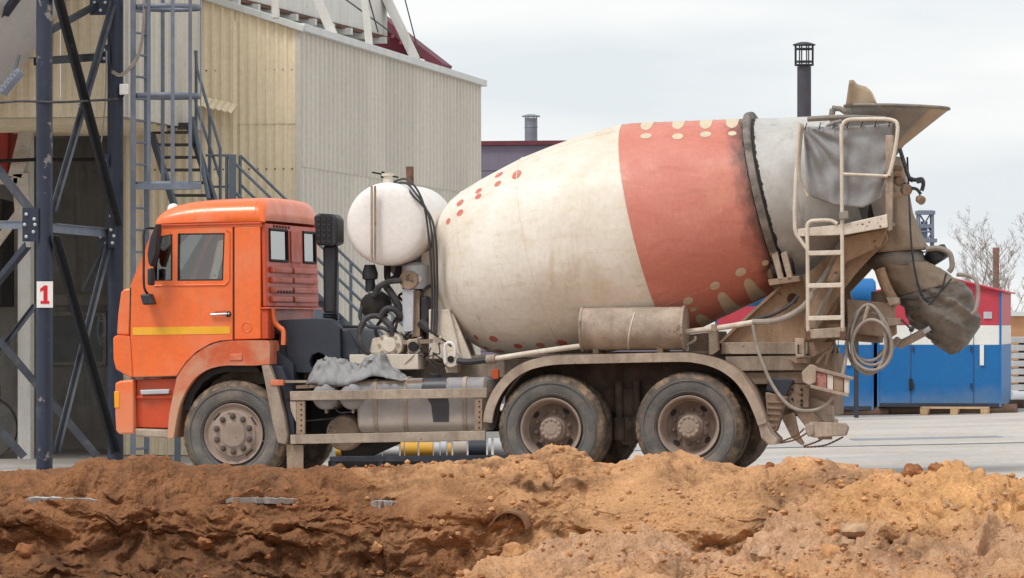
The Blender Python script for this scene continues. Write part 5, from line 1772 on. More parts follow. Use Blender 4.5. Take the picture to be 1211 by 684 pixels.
# leaf springs of the tandem
for yy in (0.70, 1.72):
    for k in range(6):
        L = 1.0 - k * 0.12
        xc = (x_m + x_r) / 2
        mb = MB(); mb.tube([(xc + L * t, yy + 0.04, CZ + 0.26 - 0.03 * k - 0.10 * t * t) for t in (-0.8, -0.4, 0, 0.4, 0.8)], 0.018, 6); tpart(mb, 'leaf_spring', M['underside_shade'], smooth=40)
mb = MB(); xc = (x_m + x_r) / 2; mb.bx(xc - 0.14, xc + 0.14, 0.62, 0.8, CZ - 0.12, CZ + 0.42); mb.lathe([(0, .16), (.22, .16)], (xc, 0.58, CZ - 0.05), (0, 1, 0), 20)
tpart(mb, 'spring_saddle', M['underside_shade'], smooth=35, bevel=0.01)
for dx in (-0.10, 0.10):
    mb = MB(); mb.tube([(xc + dx, 0.6, CZ + 0.1), (xc + dx, 0.6, CZ + 0.5)], 0.045, 12); mb.tube([(xc + dx, 0.6, CZ - 0.15), (xc + dx, 0.6, CZ + 0.1)], 0.07, 12); tpart(mb, 'brake_chamber', M['underside_shade'], smooth=40)

# ---------------- cab
door_outer = [(155, 341), (185, 270.5), (275, 268.5), (275.5, 402), (262, 403), (248, 407), (234, 415), (221, 427.5), (209, 445), (157, 446.5), (153.5, 397)]
w_q = [(178.5, 332), (191, 280), (203, 277.5), (203, 331.5)]
w_m = [(211, 277), (265, 276.5), (263, 331), (210.5, 331.5)]
def cab_side(y0, y1, nm, near):
    d = tplate('door', door_outer, y0, y1, M['orange'], None, (w_q, w_m), ref=YN, bevel=0.008 if near else 0)
    for wv in (w_q, w_m):
        tplate('window_pane', wv, (y0 + y1) / 2 - 0.004, (y0 + y1) / 2 + 0.004, M['glass'], d, ref=YN, smooth=0)
    if near:
        for wv in (w_q, w_m):
            pts = [T(p[0], p[1], YN) for p in wv]
            mb = MB(); mb.tube([Vector((p.x, y0 + 0.006, p.z)) for p in pts], 0.012, 6, closed=True); tpart(mb, 'window_seal', M['seam'], d, smooth=40)
        # pressed frame line round the window and the lower swage
        fr = [(183, 338), (266, 337), (271, 332), (272, 275), (268, 272)]
        pts = [T(p[0], p[1], YN) for p in fr]
        mb = MB(); mb.tube([Vector((p.x, y0 - 0.002, p.z)) for p in pts], 0.012, 6); tpart(mb, 'pressed_line', M['orange'], d, smooth=60)
        mb = MB(); q = [T(p[0], p[1], YN) for p in ((157, 387.5), (272, 386), (272, 395), (157, 396.5))]
        mb.add([Vector((p.x, y0 - 0.003, p.z)) for p in q], [(0, 1, 2, 3)]); tpart(mb, 'reflective_stripe', M['yellow'], d, smooth=0, solid=0.003)
        a, b = T(250, 372.5, YN), T(272, 371.5, YN)
        mb = MB(); mb.tube([Vector((a.x, y0 - 0.03, a.z)), Vector((b.x - 0.04, y0 - 0.035, b.z)), Vector((b.x, y0 - 0.03, b.z))], 0.014, 10); tpart(mb, 'handle', M['chrome'], d, smooth=40)
        mb = MB(); mb.lathe([(0, 0.035), (0.03, 0.03), (0.045, 0.012)], Vector((b.x - 0.02, y0, b.z)), (0, -1, 0), 16); tpart(mb, 'lock', M['black'], d, smooth=40)
        mb = MB(); mb.bar(Vector((a.x + 0.04, y0 + 0.0, a.z + 0.022)), Vector((b.x - 0.05, y0, b.z + 0.026)), 0.006, 0.03); tpart(mb, 'handle_recess', M['orange_shade'], d, smooth=0)
    return d
cab_side(YN, YN + 0.06, 'near', True)
cab_side(YF - 0.06, YF, 'far', False)
# rear quarter of the cab side, with dark seams
for y0, y1 in ((YN, YN + 0.06), (YF - 0.06, YF)):
    tplate('rear_quarter', [(277, 268.5), (307.5, 268), (308.5, 401), (277, 402)], y0, y1, M['orange'], ref=YN, bevel=0.012, seg=3)
for px in (276.2,):
    a, b = T(px, 268, YN), T(px, 402, YN)
    mb = MB(); mb.bar(Vector((a.x, YN + 0.02, a.z)), Vector((b.x, YN + 0.02, b.z)), 0.02, 0.03, up=(0, 1, 0)); tpart(mb, 'door_seam', M['seam'], smooth=0)
# embossed round on the quarter panel
c = T(292, 387, YN); mb = MB(); mb.tube([c + Vector((math.cos(a) * 0.055, -0.002, math.sin(a) * 0.055)) for a in [2 * math.pi * k / 24 for k in range(24)]], 0.005, 6, closed=True); tpart(mb, 'embossed_ring', M['orange'], smooth=60)

# roof
def roof():
    st = [(184.5, 266.0, 265.0), (185.5, 265.7, 259), (188, 265.5, 253.5), (194, 265.2, 248.5), (204, 265, 244), (220, 264.6, 240), (240, 264, 237.6), (270, 263.4, 236), (300, 263, 235.2), (306, 263, 235.4), (309, 263, 238), (311.5, 263, 243), (313, 263, 252), (313.2, 263, 262)]
    rows = []
    for px, yb, yt in st:
        b, t = T(px, yb, YN), T(px, yt, 0.45)
        b.x = T(px, 263, YN).x
        h = max(t.z - b.z, 0.005)
        x = b.x
        half = [(0.0, 0.0), (-0.012, 0.06), (-0.008, 0.30), (0.015, 0.52), (0.05, 0.70), (0.11, 0.84), (0.22, 0.94), (0.42, 0.99), (0.75, 1.02)]
        row = [Vector((x, YN + a, b.z + h * k)) for a, k in half] + [Vector((x, MID, b.z + h * 1.03))] + [Vector((x, YF - a, b.z + h * k)) for a, k in reversed(half)]
        rows.append(row)
    mb = MB(); mb.grid(rows)
    o = tpart(mb, 'cab_roof', M['orange'], smooth=40, solid=0.02)
    # gutter seam and cross seam
    a, b = T(185, 267, YN), T(309, 264, YN)
    mb = MB(); mb.bar(Vector((a.x, YN - 0.004, a.z)), Vector((b.x, YN - 0.004, b.z)), 0.03, 0.022); tpart(mb, 'gutter', M['orange_shade'], o, smooth=0, bevel=0.006)
    row = rows[8]
    mb = MB(); mb.tube([p + Vector((0.02, 0, 0.004)) + Vector((0, -0.004 if p.y < MID else 0.004, 0)) for p in row], 0.006, 6); tpart(mb, 'roof_seam', M['orange_shade'], o, smooth=40)
    c = T(205, 245.5, 0.7)
    mb = MB(); mb.lathe([(-0.03, 0.07), (0.01, 0.065), (0.035, 0.04), (0.045, 0.01)], c, (0, 0, 1), 16); tpart(mb, 'beacon', M['white'], o, smooth=40)
roof()

for y0, y1 in ((YN + 0.002, YN + 0.05), (YF - 0.05, YF - 0.002)):
    tplate('roof_rail', [(184, 262.5), (309, 260.5), (309, 268.2), (184, 270.3)], y0, y1, M['orange'], ref=YN)
# dark gap lines round the door
gap = [T(p[0], p[1], YN) for p in [(154.5, 340), (154, 397), (157, 447.5), (209, 446), (221, 428.3), (234, 415.8), (248, 407.8), (262, 403.8), (276, 402.6)]]
mb = MB(); mb.tube([Vector((p.x, YN + 0.01, p.z)) for p in gap], 0.011, 6); tpart(mb, 'door_gap', M['seam'], smooth=40)
# windscreen side: slanted front with glass
def front_face():
    a, b = T(184, 269, YN), T(155, 341, YN)
    # pillars
    for y in (YN, YF - 0.12):
        mb = MB(); mb.add([Vector((a.x - 0.02, y, a.z)), Vector((a.x - 0.02, y + 0.12, a.z)), Vector((b.x - 0.02, y + 0.12, b.z)), Vector((b.x - 0.02, y, b.z)),
                           Vector((a.x + 0.05, y + 0.005, a.z)), Vector((a.x + 0.05, y + 0.115, a.z)), Vector((b.x + 0.05, y + 0.115, b.z)), Vector((b.x + 0.05, y + 0.005, b.z))],
                          [(0, 1, 2, 3), (4, 7, 6, 5), (0, 4, 5, 1), (2, 6, 7, 3), (1, 5, 6, 2), (0, 3, 7, 4)])
        tpart(mb, 'windscreen_pillar', M['orange'], smooth=0, bevel=0.008)
    mb = MB(); mb.add([Vector((a.x, YN + 0.12, a.z)), Vector((a.x, YF - 0.12, a.z)), Vector((b.x, YF - 0.12, b.z)), Vector((b.x, YN + 0.12, b.z))], [(0, 1, 2, 3)])
    tpart(mb, 'windscreen', M['glass'], smooth=0, solid=0.008)
    up = [(155, 341), (146, 342), (143, 346), (139.5, 372), (138, 396), (153.3, 397)]
    tplate('front_panel', up, YN + 0.01, YF - 0.01, M['orange'], bevel=0.02, seg=3)
    lo = [(153.5, 397.5), (138, 396.5), (133.5, 399.5), (134, 425), (137, 437), (152, 446), (157, 446.5)]
    tplate('grille_panel', lo, YN - 0.02, YF + 0.02, M['orange'], bevel=0.02, seg=3)
front_face()
# bumper, lamp, steps
bp = tplate('bumper', [(136, 453), (142, 450.5), (157.5, 449), (158.5, 513), (141, 514), (137, 509), (136, 490)], 0.03, 2.47, M['orange'], bevel=0.02, seg=3)
tplate('corner_lamp', [(134.8, 463), (141, 463), (141, 482.5), (135.2, 482.5)], 0.022, 0.2, M['amber'], bp, bevel=0.006)
st_ = tplate('step_panel', [(159, 449), (208, 447), (203, 507), (159, 506)], 0.13, 0.20, M['orange_shade'], ref=0.05, bevel=0.01)
tplate('step_tread', [(165, 461.5), (200, 460.5), (199, 466), (166, 467)], 0.06, 0.16, M['alu'], st_, ref=0.05, bevel=0.008)
tplate('lower_sill', [(158.5, 507), (203, 508.5), (201, 519), (160, 516.5)], 0.05, 0.40, M['tan'], bevel=0.02)
tplate('step_box', [(159, 468), (203, 467.5), (202, 472), (159, 472)], 0.10, 0.14, M['orange_shade'], st_, ref=0.05, bevel=0.01)
# fender
def arc2(pts, k=5):
    return [(p.x, p.y) for p in smoothpts([Vector((a, b, 0)) for a, b in pts], k)]
fo = [(209, 446.5), (221, 429), (234.5, 416.5), (248.5, 408.5), (262, 404.5), (276, 403), (300, 402.5), (317.5, 403), (319, 408), (319, 431), (300, 432.5), (264, 432.8), (246, 437), (231, 447), (219, 464), (211, 485), (205, 518), (198, 518.5), (200, 490)]
fo = arc2(fo[:7]) + fo[7:10] + arc2([(300, 432.5), (281, 432.4), (264, 432.8), (246, 437), (231, 447), (219, 464), (211, 485), (205, 518)]) + fo[17:]
fd = tplate('front_fender', fo, 0.0, 0.46, M['orange_dusty'], bevel=0.016, seg=3)
tplate('side_marker', [(272, 419), (286.5, 418.2), (286.5, 426), (272, 426.6)], -0.012, 0.02, M['marker'], fd, ref=0, bevel=0.004)
tplate('fender_liner', [(300, 433), (262, 433.5), (246, 438), (232, 448), (220, 465), (214, 485), (222, 485), (228, 466), (238, 452), (250, 444), (264, 440), (305, 440)], 0.08, 0.50, M['void'], ref=0)
# plastic guard behind the front wheel with its flap
tplate('rear_guard', [(309, 432), (318, 431.5), (327, 455), (336, 490), (340, 515), (338, 526), (328, 524), (322, 500), (315, 462)], 0.0, 0.46, M['tan'], bevel=0.012)
tplate('guard_side', [(318, 432), (330, 434), (343, 462), (346, 520), (341, 522), (337, 490), (328, 455)], 0.10, 0.46, M['navy_steel'], ref=0, bevel=0.01)
tplate('mud_flap', [(337, 526), (357, 527), (357, 558), (338, 558)], 0.06, 0.075, M['tan_dark'], ref=0)
tplate('guard_lamp', [(320, 449), (335, 449.5), (335, 456), (320, 456)], -0.01, 0.05, M['marker'], ref=0, bevel=0.004)
tplate('guard_bar', [(334, 450), (362, 450), (362, 453), (334, 453)], 0.05, 0.08, M['tan'], ref=0)
# cab rear wall with two windows and pressed ribs
def rear_wall():
    x = T(309, 330, YN).x
    zt, zb = T(309, 264, YN).z, T(309, 363, YN).z
    wz0, wz1 = T(309, 308, YN).z, T(309, 271, YN).z
    fn = lambda a, y, b: Vector((x + y, a, b))
    w1 = [(0.24, wz0), (1.02, wz0), (1.02, wz1), (0.24, wz1)]
    w2 = [(1.74, wz0), (2.30, wz0), (2.30, wz1), (1.74, wz1)]
    mb = MB(); mb.plate([(YN + 0.03, zb), (YF - 0.03, zb), (YF - 0.03, zt), (YN + 0.03, zt)], 0.0, 0.05, (w1, w2), fn)
    o = tpart(mb, 'rear_wall', M['orange_shade'], smooth=0, bevel=0.015, seg=3)
    for w in (w1, w2):
        mb = MB(); mb.plate(w, 0.040, 0.046, fn=fn); tpart(mb, 'window_pane', M['glass_dark'], o, smooth=0)
        mb = MB(); mb.tube([fn(p[0], 0.05, p[1]) for p in w], 0.018, 8, closed=True); tpart(mb, 'window_seal', M['seam'], o, smooth=40)
    mb = MB(); mb.plate([(1.16, wz0 - 0.01), (1.62, wz0 - 0.01), (1.62, wz1), (1.16, wz1)], 0.05, 0.065, fn=fn); tpart(mb, 'pressed_panel', M['orange_shade'], o, smooth=0, bevel=0.01)
    for k, py in enumerate((319, 331, 343, 354)):
        z = T(309, py, YN).z
        for y0, y1 in ((0.22, 1.12), (1.2, 2.3)):
            mb = MB(); mb.bx(x + 0.045, x + 0.085, y0, y1, z - 0.035, z + 0.035); tpart(mb, 'pressed_rib', M['orange_shade'], o, smooth=0, bevel=0.018, seg=3)
    for k in range(6):
        for py in (267, 345):
            z = T(309, py, YN).z
            mb = MB(); y = 0.42 + k * 0.13 + (0.0 if py > 300 else 0.0); mb.bx(x + 0.052, x + (0.088 if py > 300 else 0.056), y, y + 0.07, z - 0.014, z + 0.014); tpart(mb, 'vent_slot', M['seam'], o, smooth=0)
    # sill lip under the ribs and recessed lower wall
    z = T(309, 364, YN).z
    mb = MB(); mb.bx(x - 0.01, x + 0.09, YN, YF, z - 0.02, z + 0.004); tpart(mb, 'sill_lip', M['orange_shade'], o, smooth=0, bevel=0.006)
    mb = MB(); mb.bx(x - 0.05, x + 0.0, YN + 0.08, YF - 0.08, T(309, 402, YN).z, z - 0.022); tpart(mb, 'lower_wall', M['orange_shade'], o, smooth=0)
    mb = MB(); mb.bx(x - 0.02, x + 0.06, YN + 0.02, YN + 0.30, T(309, 401, YN).z, z - 0.022); tpart(mb, 'corner_bracket', M['orange_shade'], o, smooth=0, bevel=0.01)
    # S-shaped tube handle
    ttube('grab_tube', [(322, 366, 0.2), (324, 380, 0.2), (330, 387, 0.2), (335, 392, 0.2), (335, 408, 0.2)], 0.028, M['orange'], o)
rear_wall()
# cab floor, dash, seats, wheel
fl = T(200, 400, 0.5).z
mb = MB(); mb.bx(T(160, 0, 1).x, T(307, 0, 1).x, 0.12, 2.38, fl - 0.05, fl); tpart(mb, 'cab_floor', M['void'], smooth=0)
tplate('dashboard', [(158, 342), (176, 333), (186, 338), (190, 360), (160, 372)], 0.16, 2.34, M['seat'], ref=0.3, bevel=0.02)
def seat(y):
    r0 = T(240, 330, 0.6)
    mb = MB()
    x0 = T(232, 0, 0.6).x
    z0 = T(0, 362, 0.6).z
    s = tplate('seat', [(228, 352), (262, 352), (262, 366), (228, 366)], y, y + 0.5, M['seat'], ref=0.6, bevel=0.04, seg=3)
    tplate('seat_back', [(256, 354), (268, 354), (283, 296), (272, 294)], y + 0.02, y + 0.48, M['seat'], s, ref=0.6, bevel=0.03, seg=3)
    tplate('headrest', [(270, 292), (280, 294), (284, 280), (275, 279)], y + 0.13, y + 0.37, M['seat'], s, ref=0.6, bevel=0.02, seg=3)
seat(0.35); seat(1.65)
def steering():
    c = T(196, 331, 0.6)
    ax = Vector((0.62, 0, 0.78)).normalized()
    u = Vector((0, 1, 0)); v = ax.cross(u)
    mb = MB(); mb.tube([c + (u * math.cos(a) + v * math.sin(a)) * 0.23 for a in [2 * math.pi * k / 32 for k in range(32)]], 0.018, 8, closed=True)
    for a in (0.3, 2.84, 4.7): mb.tube([c - ax * 0.04, c + (u * math.cos(a) + v * math.sin(a)) * 0.23], 0.014, 6)
    mb.tube([c - ax * 0.02, c - ax * 0.45], 0.035, 10)
    tpart(mb, 'steering_wheel', M['black'], smooth=40)
    a = T(258, 312, 0.3)
steering()
# mirrors
mr = tplate('mirror', [(174.5, 300), (178, 281), (184.5, 265), (187, 265), (187, 272), (184.5, 300), (179, 316), (176, 312)], -0.22, -0.06, M['black'], ref=-0.2, bevel=0.02, seg=3)
tplate('wide_mirror', [(174, 318), (179.5, 317), (179.5, 338), (174, 337)], -0.2, -0.07, M['black'], mr, ref=-0.2, bevel=0.015)
ttube('mirror_arm', [(190, 272, 0.05), (180, 270, -0.1), (170.5, 273, -0.16), (170, 300, -0.16), (170, 334, -0.16), (172, 344, -0.12), (176, 349, 0.04)], 0.014, M['black'], mr)
tplate('kerb_mirror', [(165, 348.5), (177, 347.5), (181.5, 360), (168.5, 361)], -0.16, 0.0, M['black'], mr, ref=-0.16, bevel=0.02, seg=3)

# ---------------- air intake and black engine shroud behind the cab
sn = tplate('air_intake_stack', [(381, 290), (397.5, 290), (397, 372), (382, 372)], 0.55, 0.70, M['black'], bevel=0.04, seg=3)
hd = tplate('intake_head', [(372, 256), (378, 252.5), (395, 253.5), (400, 259), (400, 288), (392, 291.5), (375, 290)], 0.46, 0.78, M['black'], ref=0.5, bevel=0.02, seg=3)
for r_ in range(5):
    for c_ in range(3):
        p = T(377 + c_ * 6.3, 259.5 + r_ * 6.6, 0.46)
        mb = MB(); mb.box(p + Vector((0, -0.006, 0)), (0.044, 0.014, 0.048)); tpart(mb, 'intake_slot', M['seam'], hd, smooth=0)
        mb = MB(); mb.box(p + Vector((0, -0.010, 0)), (0.03, 0.012, 0.012)); tpart(mb, 'intake_louvre', M['navy_steel'], hd, smooth=0)
for k in range(5):
    p = T(391, 371.5 + 3.1 * k, 0.62)
    mb = MB(); mb.lathe([(-0.014, 0.075), (0, 0.098), (0.014, 0.075)], p, (0, 0, 1), 20); tpart(mb, 'bellows_ring', M['black'], sn, smooth=40)
tplate('engine_shroud', [(329, 379), (372, 376), (392, 377), (402, 388), (403, 440), (372, 442), (331, 440)], 0.42, 0.60, M['navy_steel'], holes=[[(366, 428), (369, 420), (376, 417), (383, 420), (386, 428), (382, 436), (374, 438), (368, 435)]], bevel=0.01)
tplate('shroud_end', [(403, 388), (412, 390), (425, 412), (427, 430), (404, 440)], 0.5, 1.9, M['navy_steel'], ref=0.5, bevel=0.02)
tplate('shroud_back', [(331, 385), (400, 385), (400, 440), (331, 440)], 0.75, 1.9, M['void'], ref=0.6, bevel=0.02)
ttube('coolant_hose', [(318, 400, 0.5), (328, 392, 0.45), (338, 402, 0.42), (342, 424, 0.45), (345, 445, 0.5)], 0.03, M['hose'])
mb = MB(); mb.lathe([(0, 0.1), (0.12, 0.1)], T(322, 396, 0.6), (0, -1, 0), 18); tpart(mb, 'air_filter_mouth', M['void'], smooth=35)
tplate('battery_tray', [(318, 408), (346, 430), (349, 462), (330, 462), (318, 432)], 0.30, 0.75, M['navy_steel'], ref=0.3, bevel=0.01)

# ---------------- water tank behind the cab
def water_tank():
    yN, yF = 0.40, 1.95
    c = T(456.5, 265, yN)
    r = 49.5 * 45.4 / FPX
    o = Vector((c.x, 0, c.z))
    prof = [(yN - 0.05, 0.02), (yN - 0.048, r * 0.35), (yN - 0.038, r * 0.65), (yN - 0.018, r * 0.86), (yN + 0.008, r * 0.955), (yN + 0.04, r * 0.99), (yN + 0.07, r),
            (yF - 0.09, r), (yF - 0.03, r * 0.975), (yF + 0.03, r * 0.88), (yF + 0.07, r * 0.6), (yF + 0.1, 0.02)]
    mb = MB(); mb.lathe(prof, o, (0, 1, 0), 64)
    t = tpart(mb, 'water_tank', M['white'], smooth=40)
    # gauge tube down the dished end
    for px in (439.5, 443.5):
        zz = [T(px, py, yN - 0.12) for py in (220, 309)]
        mb = MB(); mb.tube([Vector((p.x, yN - 0.12, p.z)) for p in zz], 0.014, 8); tpart(mb, 'gauge_tube', M['tan'], t)
    mb = MB(); mb.lathe([(0, 0.06), (0.10, 0.055), (0.10, 0.075), (0.13, 0.075)], T(459, 219, 0.9), (0, 0, 1), 20); tpart(mb, 'filler_neck', M['cream'], t)
    ttube('filler_lever', [(440, 204, 0.85), (451, 206, 0.88), (462, 208, 0.9), (471, 210, 0.9)], 0.010, M['void'], t)
    mb = MB(); mb.tube([T(453, 203, 0.88), T(452, 211, 0.88)], 0.02, 8); tpart(mb, 'lever_knob', M['void'], t)
    # cradle
    tplate('tank_cradle', [(447, 306), (466, 313), (497, 306), (508, 285), (512, 330), (470, 330), (458, 318)], 0.95, 1.05, M['cream'], ref=0.95)
    tplate('tank_cradle', [(447, 306), (466, 313), (497, 306), (508, 285), (512, 330), (470, 330), (458, 318)], 1.5, 1.6, M['cream'], ref=0.95)
water_tank()
for k in range(3):
    ttube('water_hose', [(466, 215 + 2.5 * k, 0.8), (480, 212 + 5 * k, 0.55), (493 - 2 * k, 224 + 4 * k, 0.36), (502 + 3 * k, 246 + 4 * k, 0.33), (507 + 4 * k, 280, 0.33), (510 + 3.5 * k, 320, 0.4), (511 + 3 * k, 360, 0.5), (510 + 3 * k, 395, 0.5)], 0.0125, M['hose'])
mb = MB(); mb.lathe([(0, 0.045), (0.9, 0.045)], T(486.5, 290, 1.9), (0, 0, 1), 14); tpart(mb, 'exhaust_pipe', M['rust'])
# front pedestal: white stand holding the drum gearbox
tplate('front_pedestal', [(498, 300), (517, 292), (522, 330), (528, 370), (545, 425), (498, 428)], 0.80, 0.88, M['cream'], ref=0.8, bevel=0.01)
tplate('front_pedestal', [(498, 300), (517, 292), (522, 330), (528, 370), (545, 425), (498, 428)], 1.62, 1.70, M['cream'], ref=0.8, bevel=0.01)
tplate('pedestal_box', [(507, 366), (531, 366), (540, 400), (545, 425), (507, 425)], 0.55, 0.78, M['cream'], ref=0.55, bevel=0.012)
tplate('pedestal_rib', [(530, 370), (536, 372), (556, 420), (560, 430), (546, 430)], 0.60, 0.66, M['cream'], ref=0.6)
# ---------------- hydraulic unit
tplate('equipment_tray', [(413, 419.5), (494, 419), (495, 437), (414, 438)], 0.42, 1.1, M['cream'], ref=0.42, bevel=0.008)
mb = MB(); mb.lathe([(0, 0.15), (0.26, 0.15), (0.27, 0.13), (0.30, 0.05)], T(491.5, 342, 0.75), (0, 0, 1), 28); tpart(mb, 'oil_reservoir', M['alu'], smooth=35)
mb = MB(); mb.lathe([(0, 0.105), (0.02, 0.105), (0.05, 0.10), (0.4, 0.10)], T(483, 331, 0.52), (0, 1, 0.0), 24); tpart(mb, 'return_filter', M['tan_dark'], smooth=35)
mb = MB(); mb.lathe([(0, 0.032), (0.006, 0.032)], T(495.5, 330, 0.60), (0, -1, 0), 20); tpart(mb, 'round_sticker', M['sign_white'])
tplate('oil_cooler', [(475.5, 343), (489, 342), (488.5, 392), (476, 393)], 0.55, 0.95, M['alu'], ref=0.55, bevel=0.008)
tplate('cooler_side', [(489.5, 343), (496, 344), (496.5, 398), (486, 399), (489, 392)], 0.60, 0.9, M['tan_dark'], ref=0.6, bevel=0.008)
tplate('cooler_fan', [(497, 352), (504, 350), (508, 370), (506, 382), (497, 380)], 0.6, 0.95, M['black'], ref=0.6, bevel=0.02)
mb = MB(); mb.lathe([(0, 0.055), (0.13, 0.055), (0.14, 0.085), (0.20, 0.09), (0.25, 0.075), (0.30, 0.06)], T(438, 345, 0.65), (0, 0, 1), 20); tpart(mb, 'air_precleaner', M['black'], smooth=35)
mb = MB(); mb.lathe([(0, 0.02), (0.01, 0.12), (0.03, 0.145), (0.35, 0.145), (0.38, 0.12)], T(440, 362, 0.55), (0, 1, 0.05), 28); tpart(mb, 'air_cleaner', M['void'], smooth=35)
pump = MB(); pump.lathe([(0, 0.03), (0.0, 0.075), (0.04, 0.085), (0.05, 0.135), (0.10, 0.14), (0.5, 0.13)], T(460, 408, 0.45), (0, 1, 0), 28); pump = tpart(pump, 'hydraulic_pump', M['cream'], smooth=35)
for k in range(8):
    a = 2 * math.pi * k / 8
    mb = MB(); mb.lathe([(0, 0.018), (0.022, 0.018)], T(460, 408, 0.5) + Vector((math.cos(a) * 0.112, 0.004, math.sin(a) * 0.112)), (0, -1, 0), 8); tpart(mb, 'pump_bolt', M['tan'], pump)
tplate('pump_housing', [(440, 400), (452, 398), (452, 419), (436, 419)], 0.5, 0.9, M['cream'], ref=0.5, bevel=0.02)
tplate('valve_block', [(481, 402), (494, 400), (494, 418), (482, 418)], 0.50, 0.70, M['tan'], ref=0.5, bevel=0.015)
mb = MB(); mb.lathe([(0, 0.03), (0, 0.055), (0.06, 0.055)], T(488, 410, 0.47), (0, 1, 0), 16); tpart(mb, 'valve_cap', M['void'])
tplate('manifold', [(470, 403), (512, 401), (512, 406), (470, 408)], 0.55, 0.62, M['tan'], ref=0.55)
for pts, r in (([(437, 420, .45), (428, 410, .42), (425, 395, .42), (430, 380, .45), (440, 374, .5), (452, 376, .52), (462, 386, .5), (463, 398, .5)], 0.032),
               ([(442, 350, .55), (450, 338, .5), (462, 333, .5), (475, 332, .52)], 0.034),
               ([(449, 376, .5), (456, 366, .5), (466, 366, .5), (474, 375, .55)], 0.036),
               ([(456, 338, .6), (466, 352, .58), (473, 366, .6), (476, 380, .62)], 0.045),
               ([(428, 362, .5), (426, 376, .48), (436, 386, .46), (452, 388, .48), (460, 392, .48)], 0.022),
               ([(447, 400, .6), (444, 390, .62), (450, 380, .65), (458, 372, .65)], 0.02),
               ([(497, 380, .6), (510, 392, .6), (525, 402, .6), (535, 410, .6)], 0.055),
               ([(500, 345, .62), (505, 340, .7), (510, 338, .8)], 0.018),
               ([(470, 314, .9), (472, 318, .9), (468, 328, .85), (459, 331, .8), (458, 314, .9)], 0.04)):
    ttube('hydraulic_hose', pts, r, M['hose'], smooth=40)
# jumble of fittings and wires between pump and drum
rndt = random.Random(3)
for k in range(12):
    px, py, yy = rndt.uniform(470, 530), rndt.uniform(402, 428), rndt.uniform(0.5, 0.75)
    mb = MB(); p = T(px, py, yy)
    mb.lathe([(0, 0.028), (0.05, 0.028), (0.05, 0.018), (0.09, 0.018)], p, (rndt.uniform(-1, 1), rndt.uniform(-1, .2), rndt.uniform(-.5, 1)), 8)
    tpart(mb, 'hose_fitting', M[rndt.choice(['cream', 'tan', 'tan_dark', 'rust'])])
for k in range(9):
    x0, y0 = rndt.uniform(480, 530), rndt.uniform(405, 425)
    ttube('wire', [(x0, y0, .5), (x0 + rndt.uniform(-10, 10), y0 + rndt.uniform(4, 16), .46), (x0 + rndt.uniform(-14, 14), y0 + rndt.uniform(10, 22), .5), (x0 + rndt.uniform(-14, 10), y0 + rndt.uniform(18, 28), .55)], 0.008, M['hose'], n=6)
ttube('wire', [(470, 440, .45), (485, 425, .42), (497, 414, .45)], 0.011, M['hose_grey'], n=6)
for k in range(16):
    px, py, yy = rndt.uniform(432, 512), rndt.uniform(345, 415), rndt.uniform(0.7, 1.1)
    if rndt.random() < 0.5:
        ttube('hydraulic_hose', [(px, py, yy), (px + rndt.uniform(-16, 16), py + rndt.uniform(-14, 14), yy - 0.08), (px + rndt.uniform(-20, 20), py + rndt.uniform(4, 26), yy), (px + rndt.uniform(-22, 22), min(py + rndt.uniform(20, 44), 418), yy)], rndt.uniform(0.011, 0.022), M[rndt.choice(['hose', 'hose', 'void', 'hose_grey'])], n=7)
    else:
        p = T(px, py, yy); mb = MB(); mb.box(p, (rndt.uniform(.05, .13), .1, rndt.uniform(.05, .16))); tpart(mb, 'valve_body', M[rndt.choice(['void', 'tan_dark', 'rust', 'alu'])], smooth=0, bevel=0.012)
# water pump body with loop handle at 527,425
mb = MB(); mb.lathe([(0, 0.04), (0, 0.085), (0.05, 0.10), (0.25, 0.10)], T(533, 425, 0.45), (0, 1, 0), 24); wp = tpart(mb, 'water_pump', M['cream'], smooth=35)
mb = MB(); mb.lathe([(0, 0.038), (0.004, 0.038)], T(533, 425, 0.445), (0, -1, 0), 20); tpart(mb, 'inlet', M['void'], wp)
ttube('loop_handle', [(527, 430, .45), (526, 412, .44), (529, 406, .44), (534, 406, .44), (538, 412, .44), (538, 422, .45)], 0.017, M['white'], wp)
tplate('pump_foot', [(526, 434), (541, 434), (541, 441), (528, 441)], 0.5, 0.7, M['tan'], wp, ref=0.5)

# water pipe running back along the drum
ttube('coupling_hose', [(541, 427, .45), (555, 428, .42), (582, 425, .38)], 0.036, M['hose'])
ttube('water_pipe', [(582, 425, .38), (620, 419, .36), (660, 413, .34), (692, 409, .34)], 0.030, M['cream'], n=12)
ttube('water_pipe', [(808, 393, .3), (850, 388, .3), (892, 381, .3)], 0.030, M['cream'], n=12)
mb = MB(); mb.lathe([(-0.05, 0.05), (0.05, 0.05)], T(581, 425, .38), TX, 16); tpart(mb, 'hose_clamp', M['tan'])

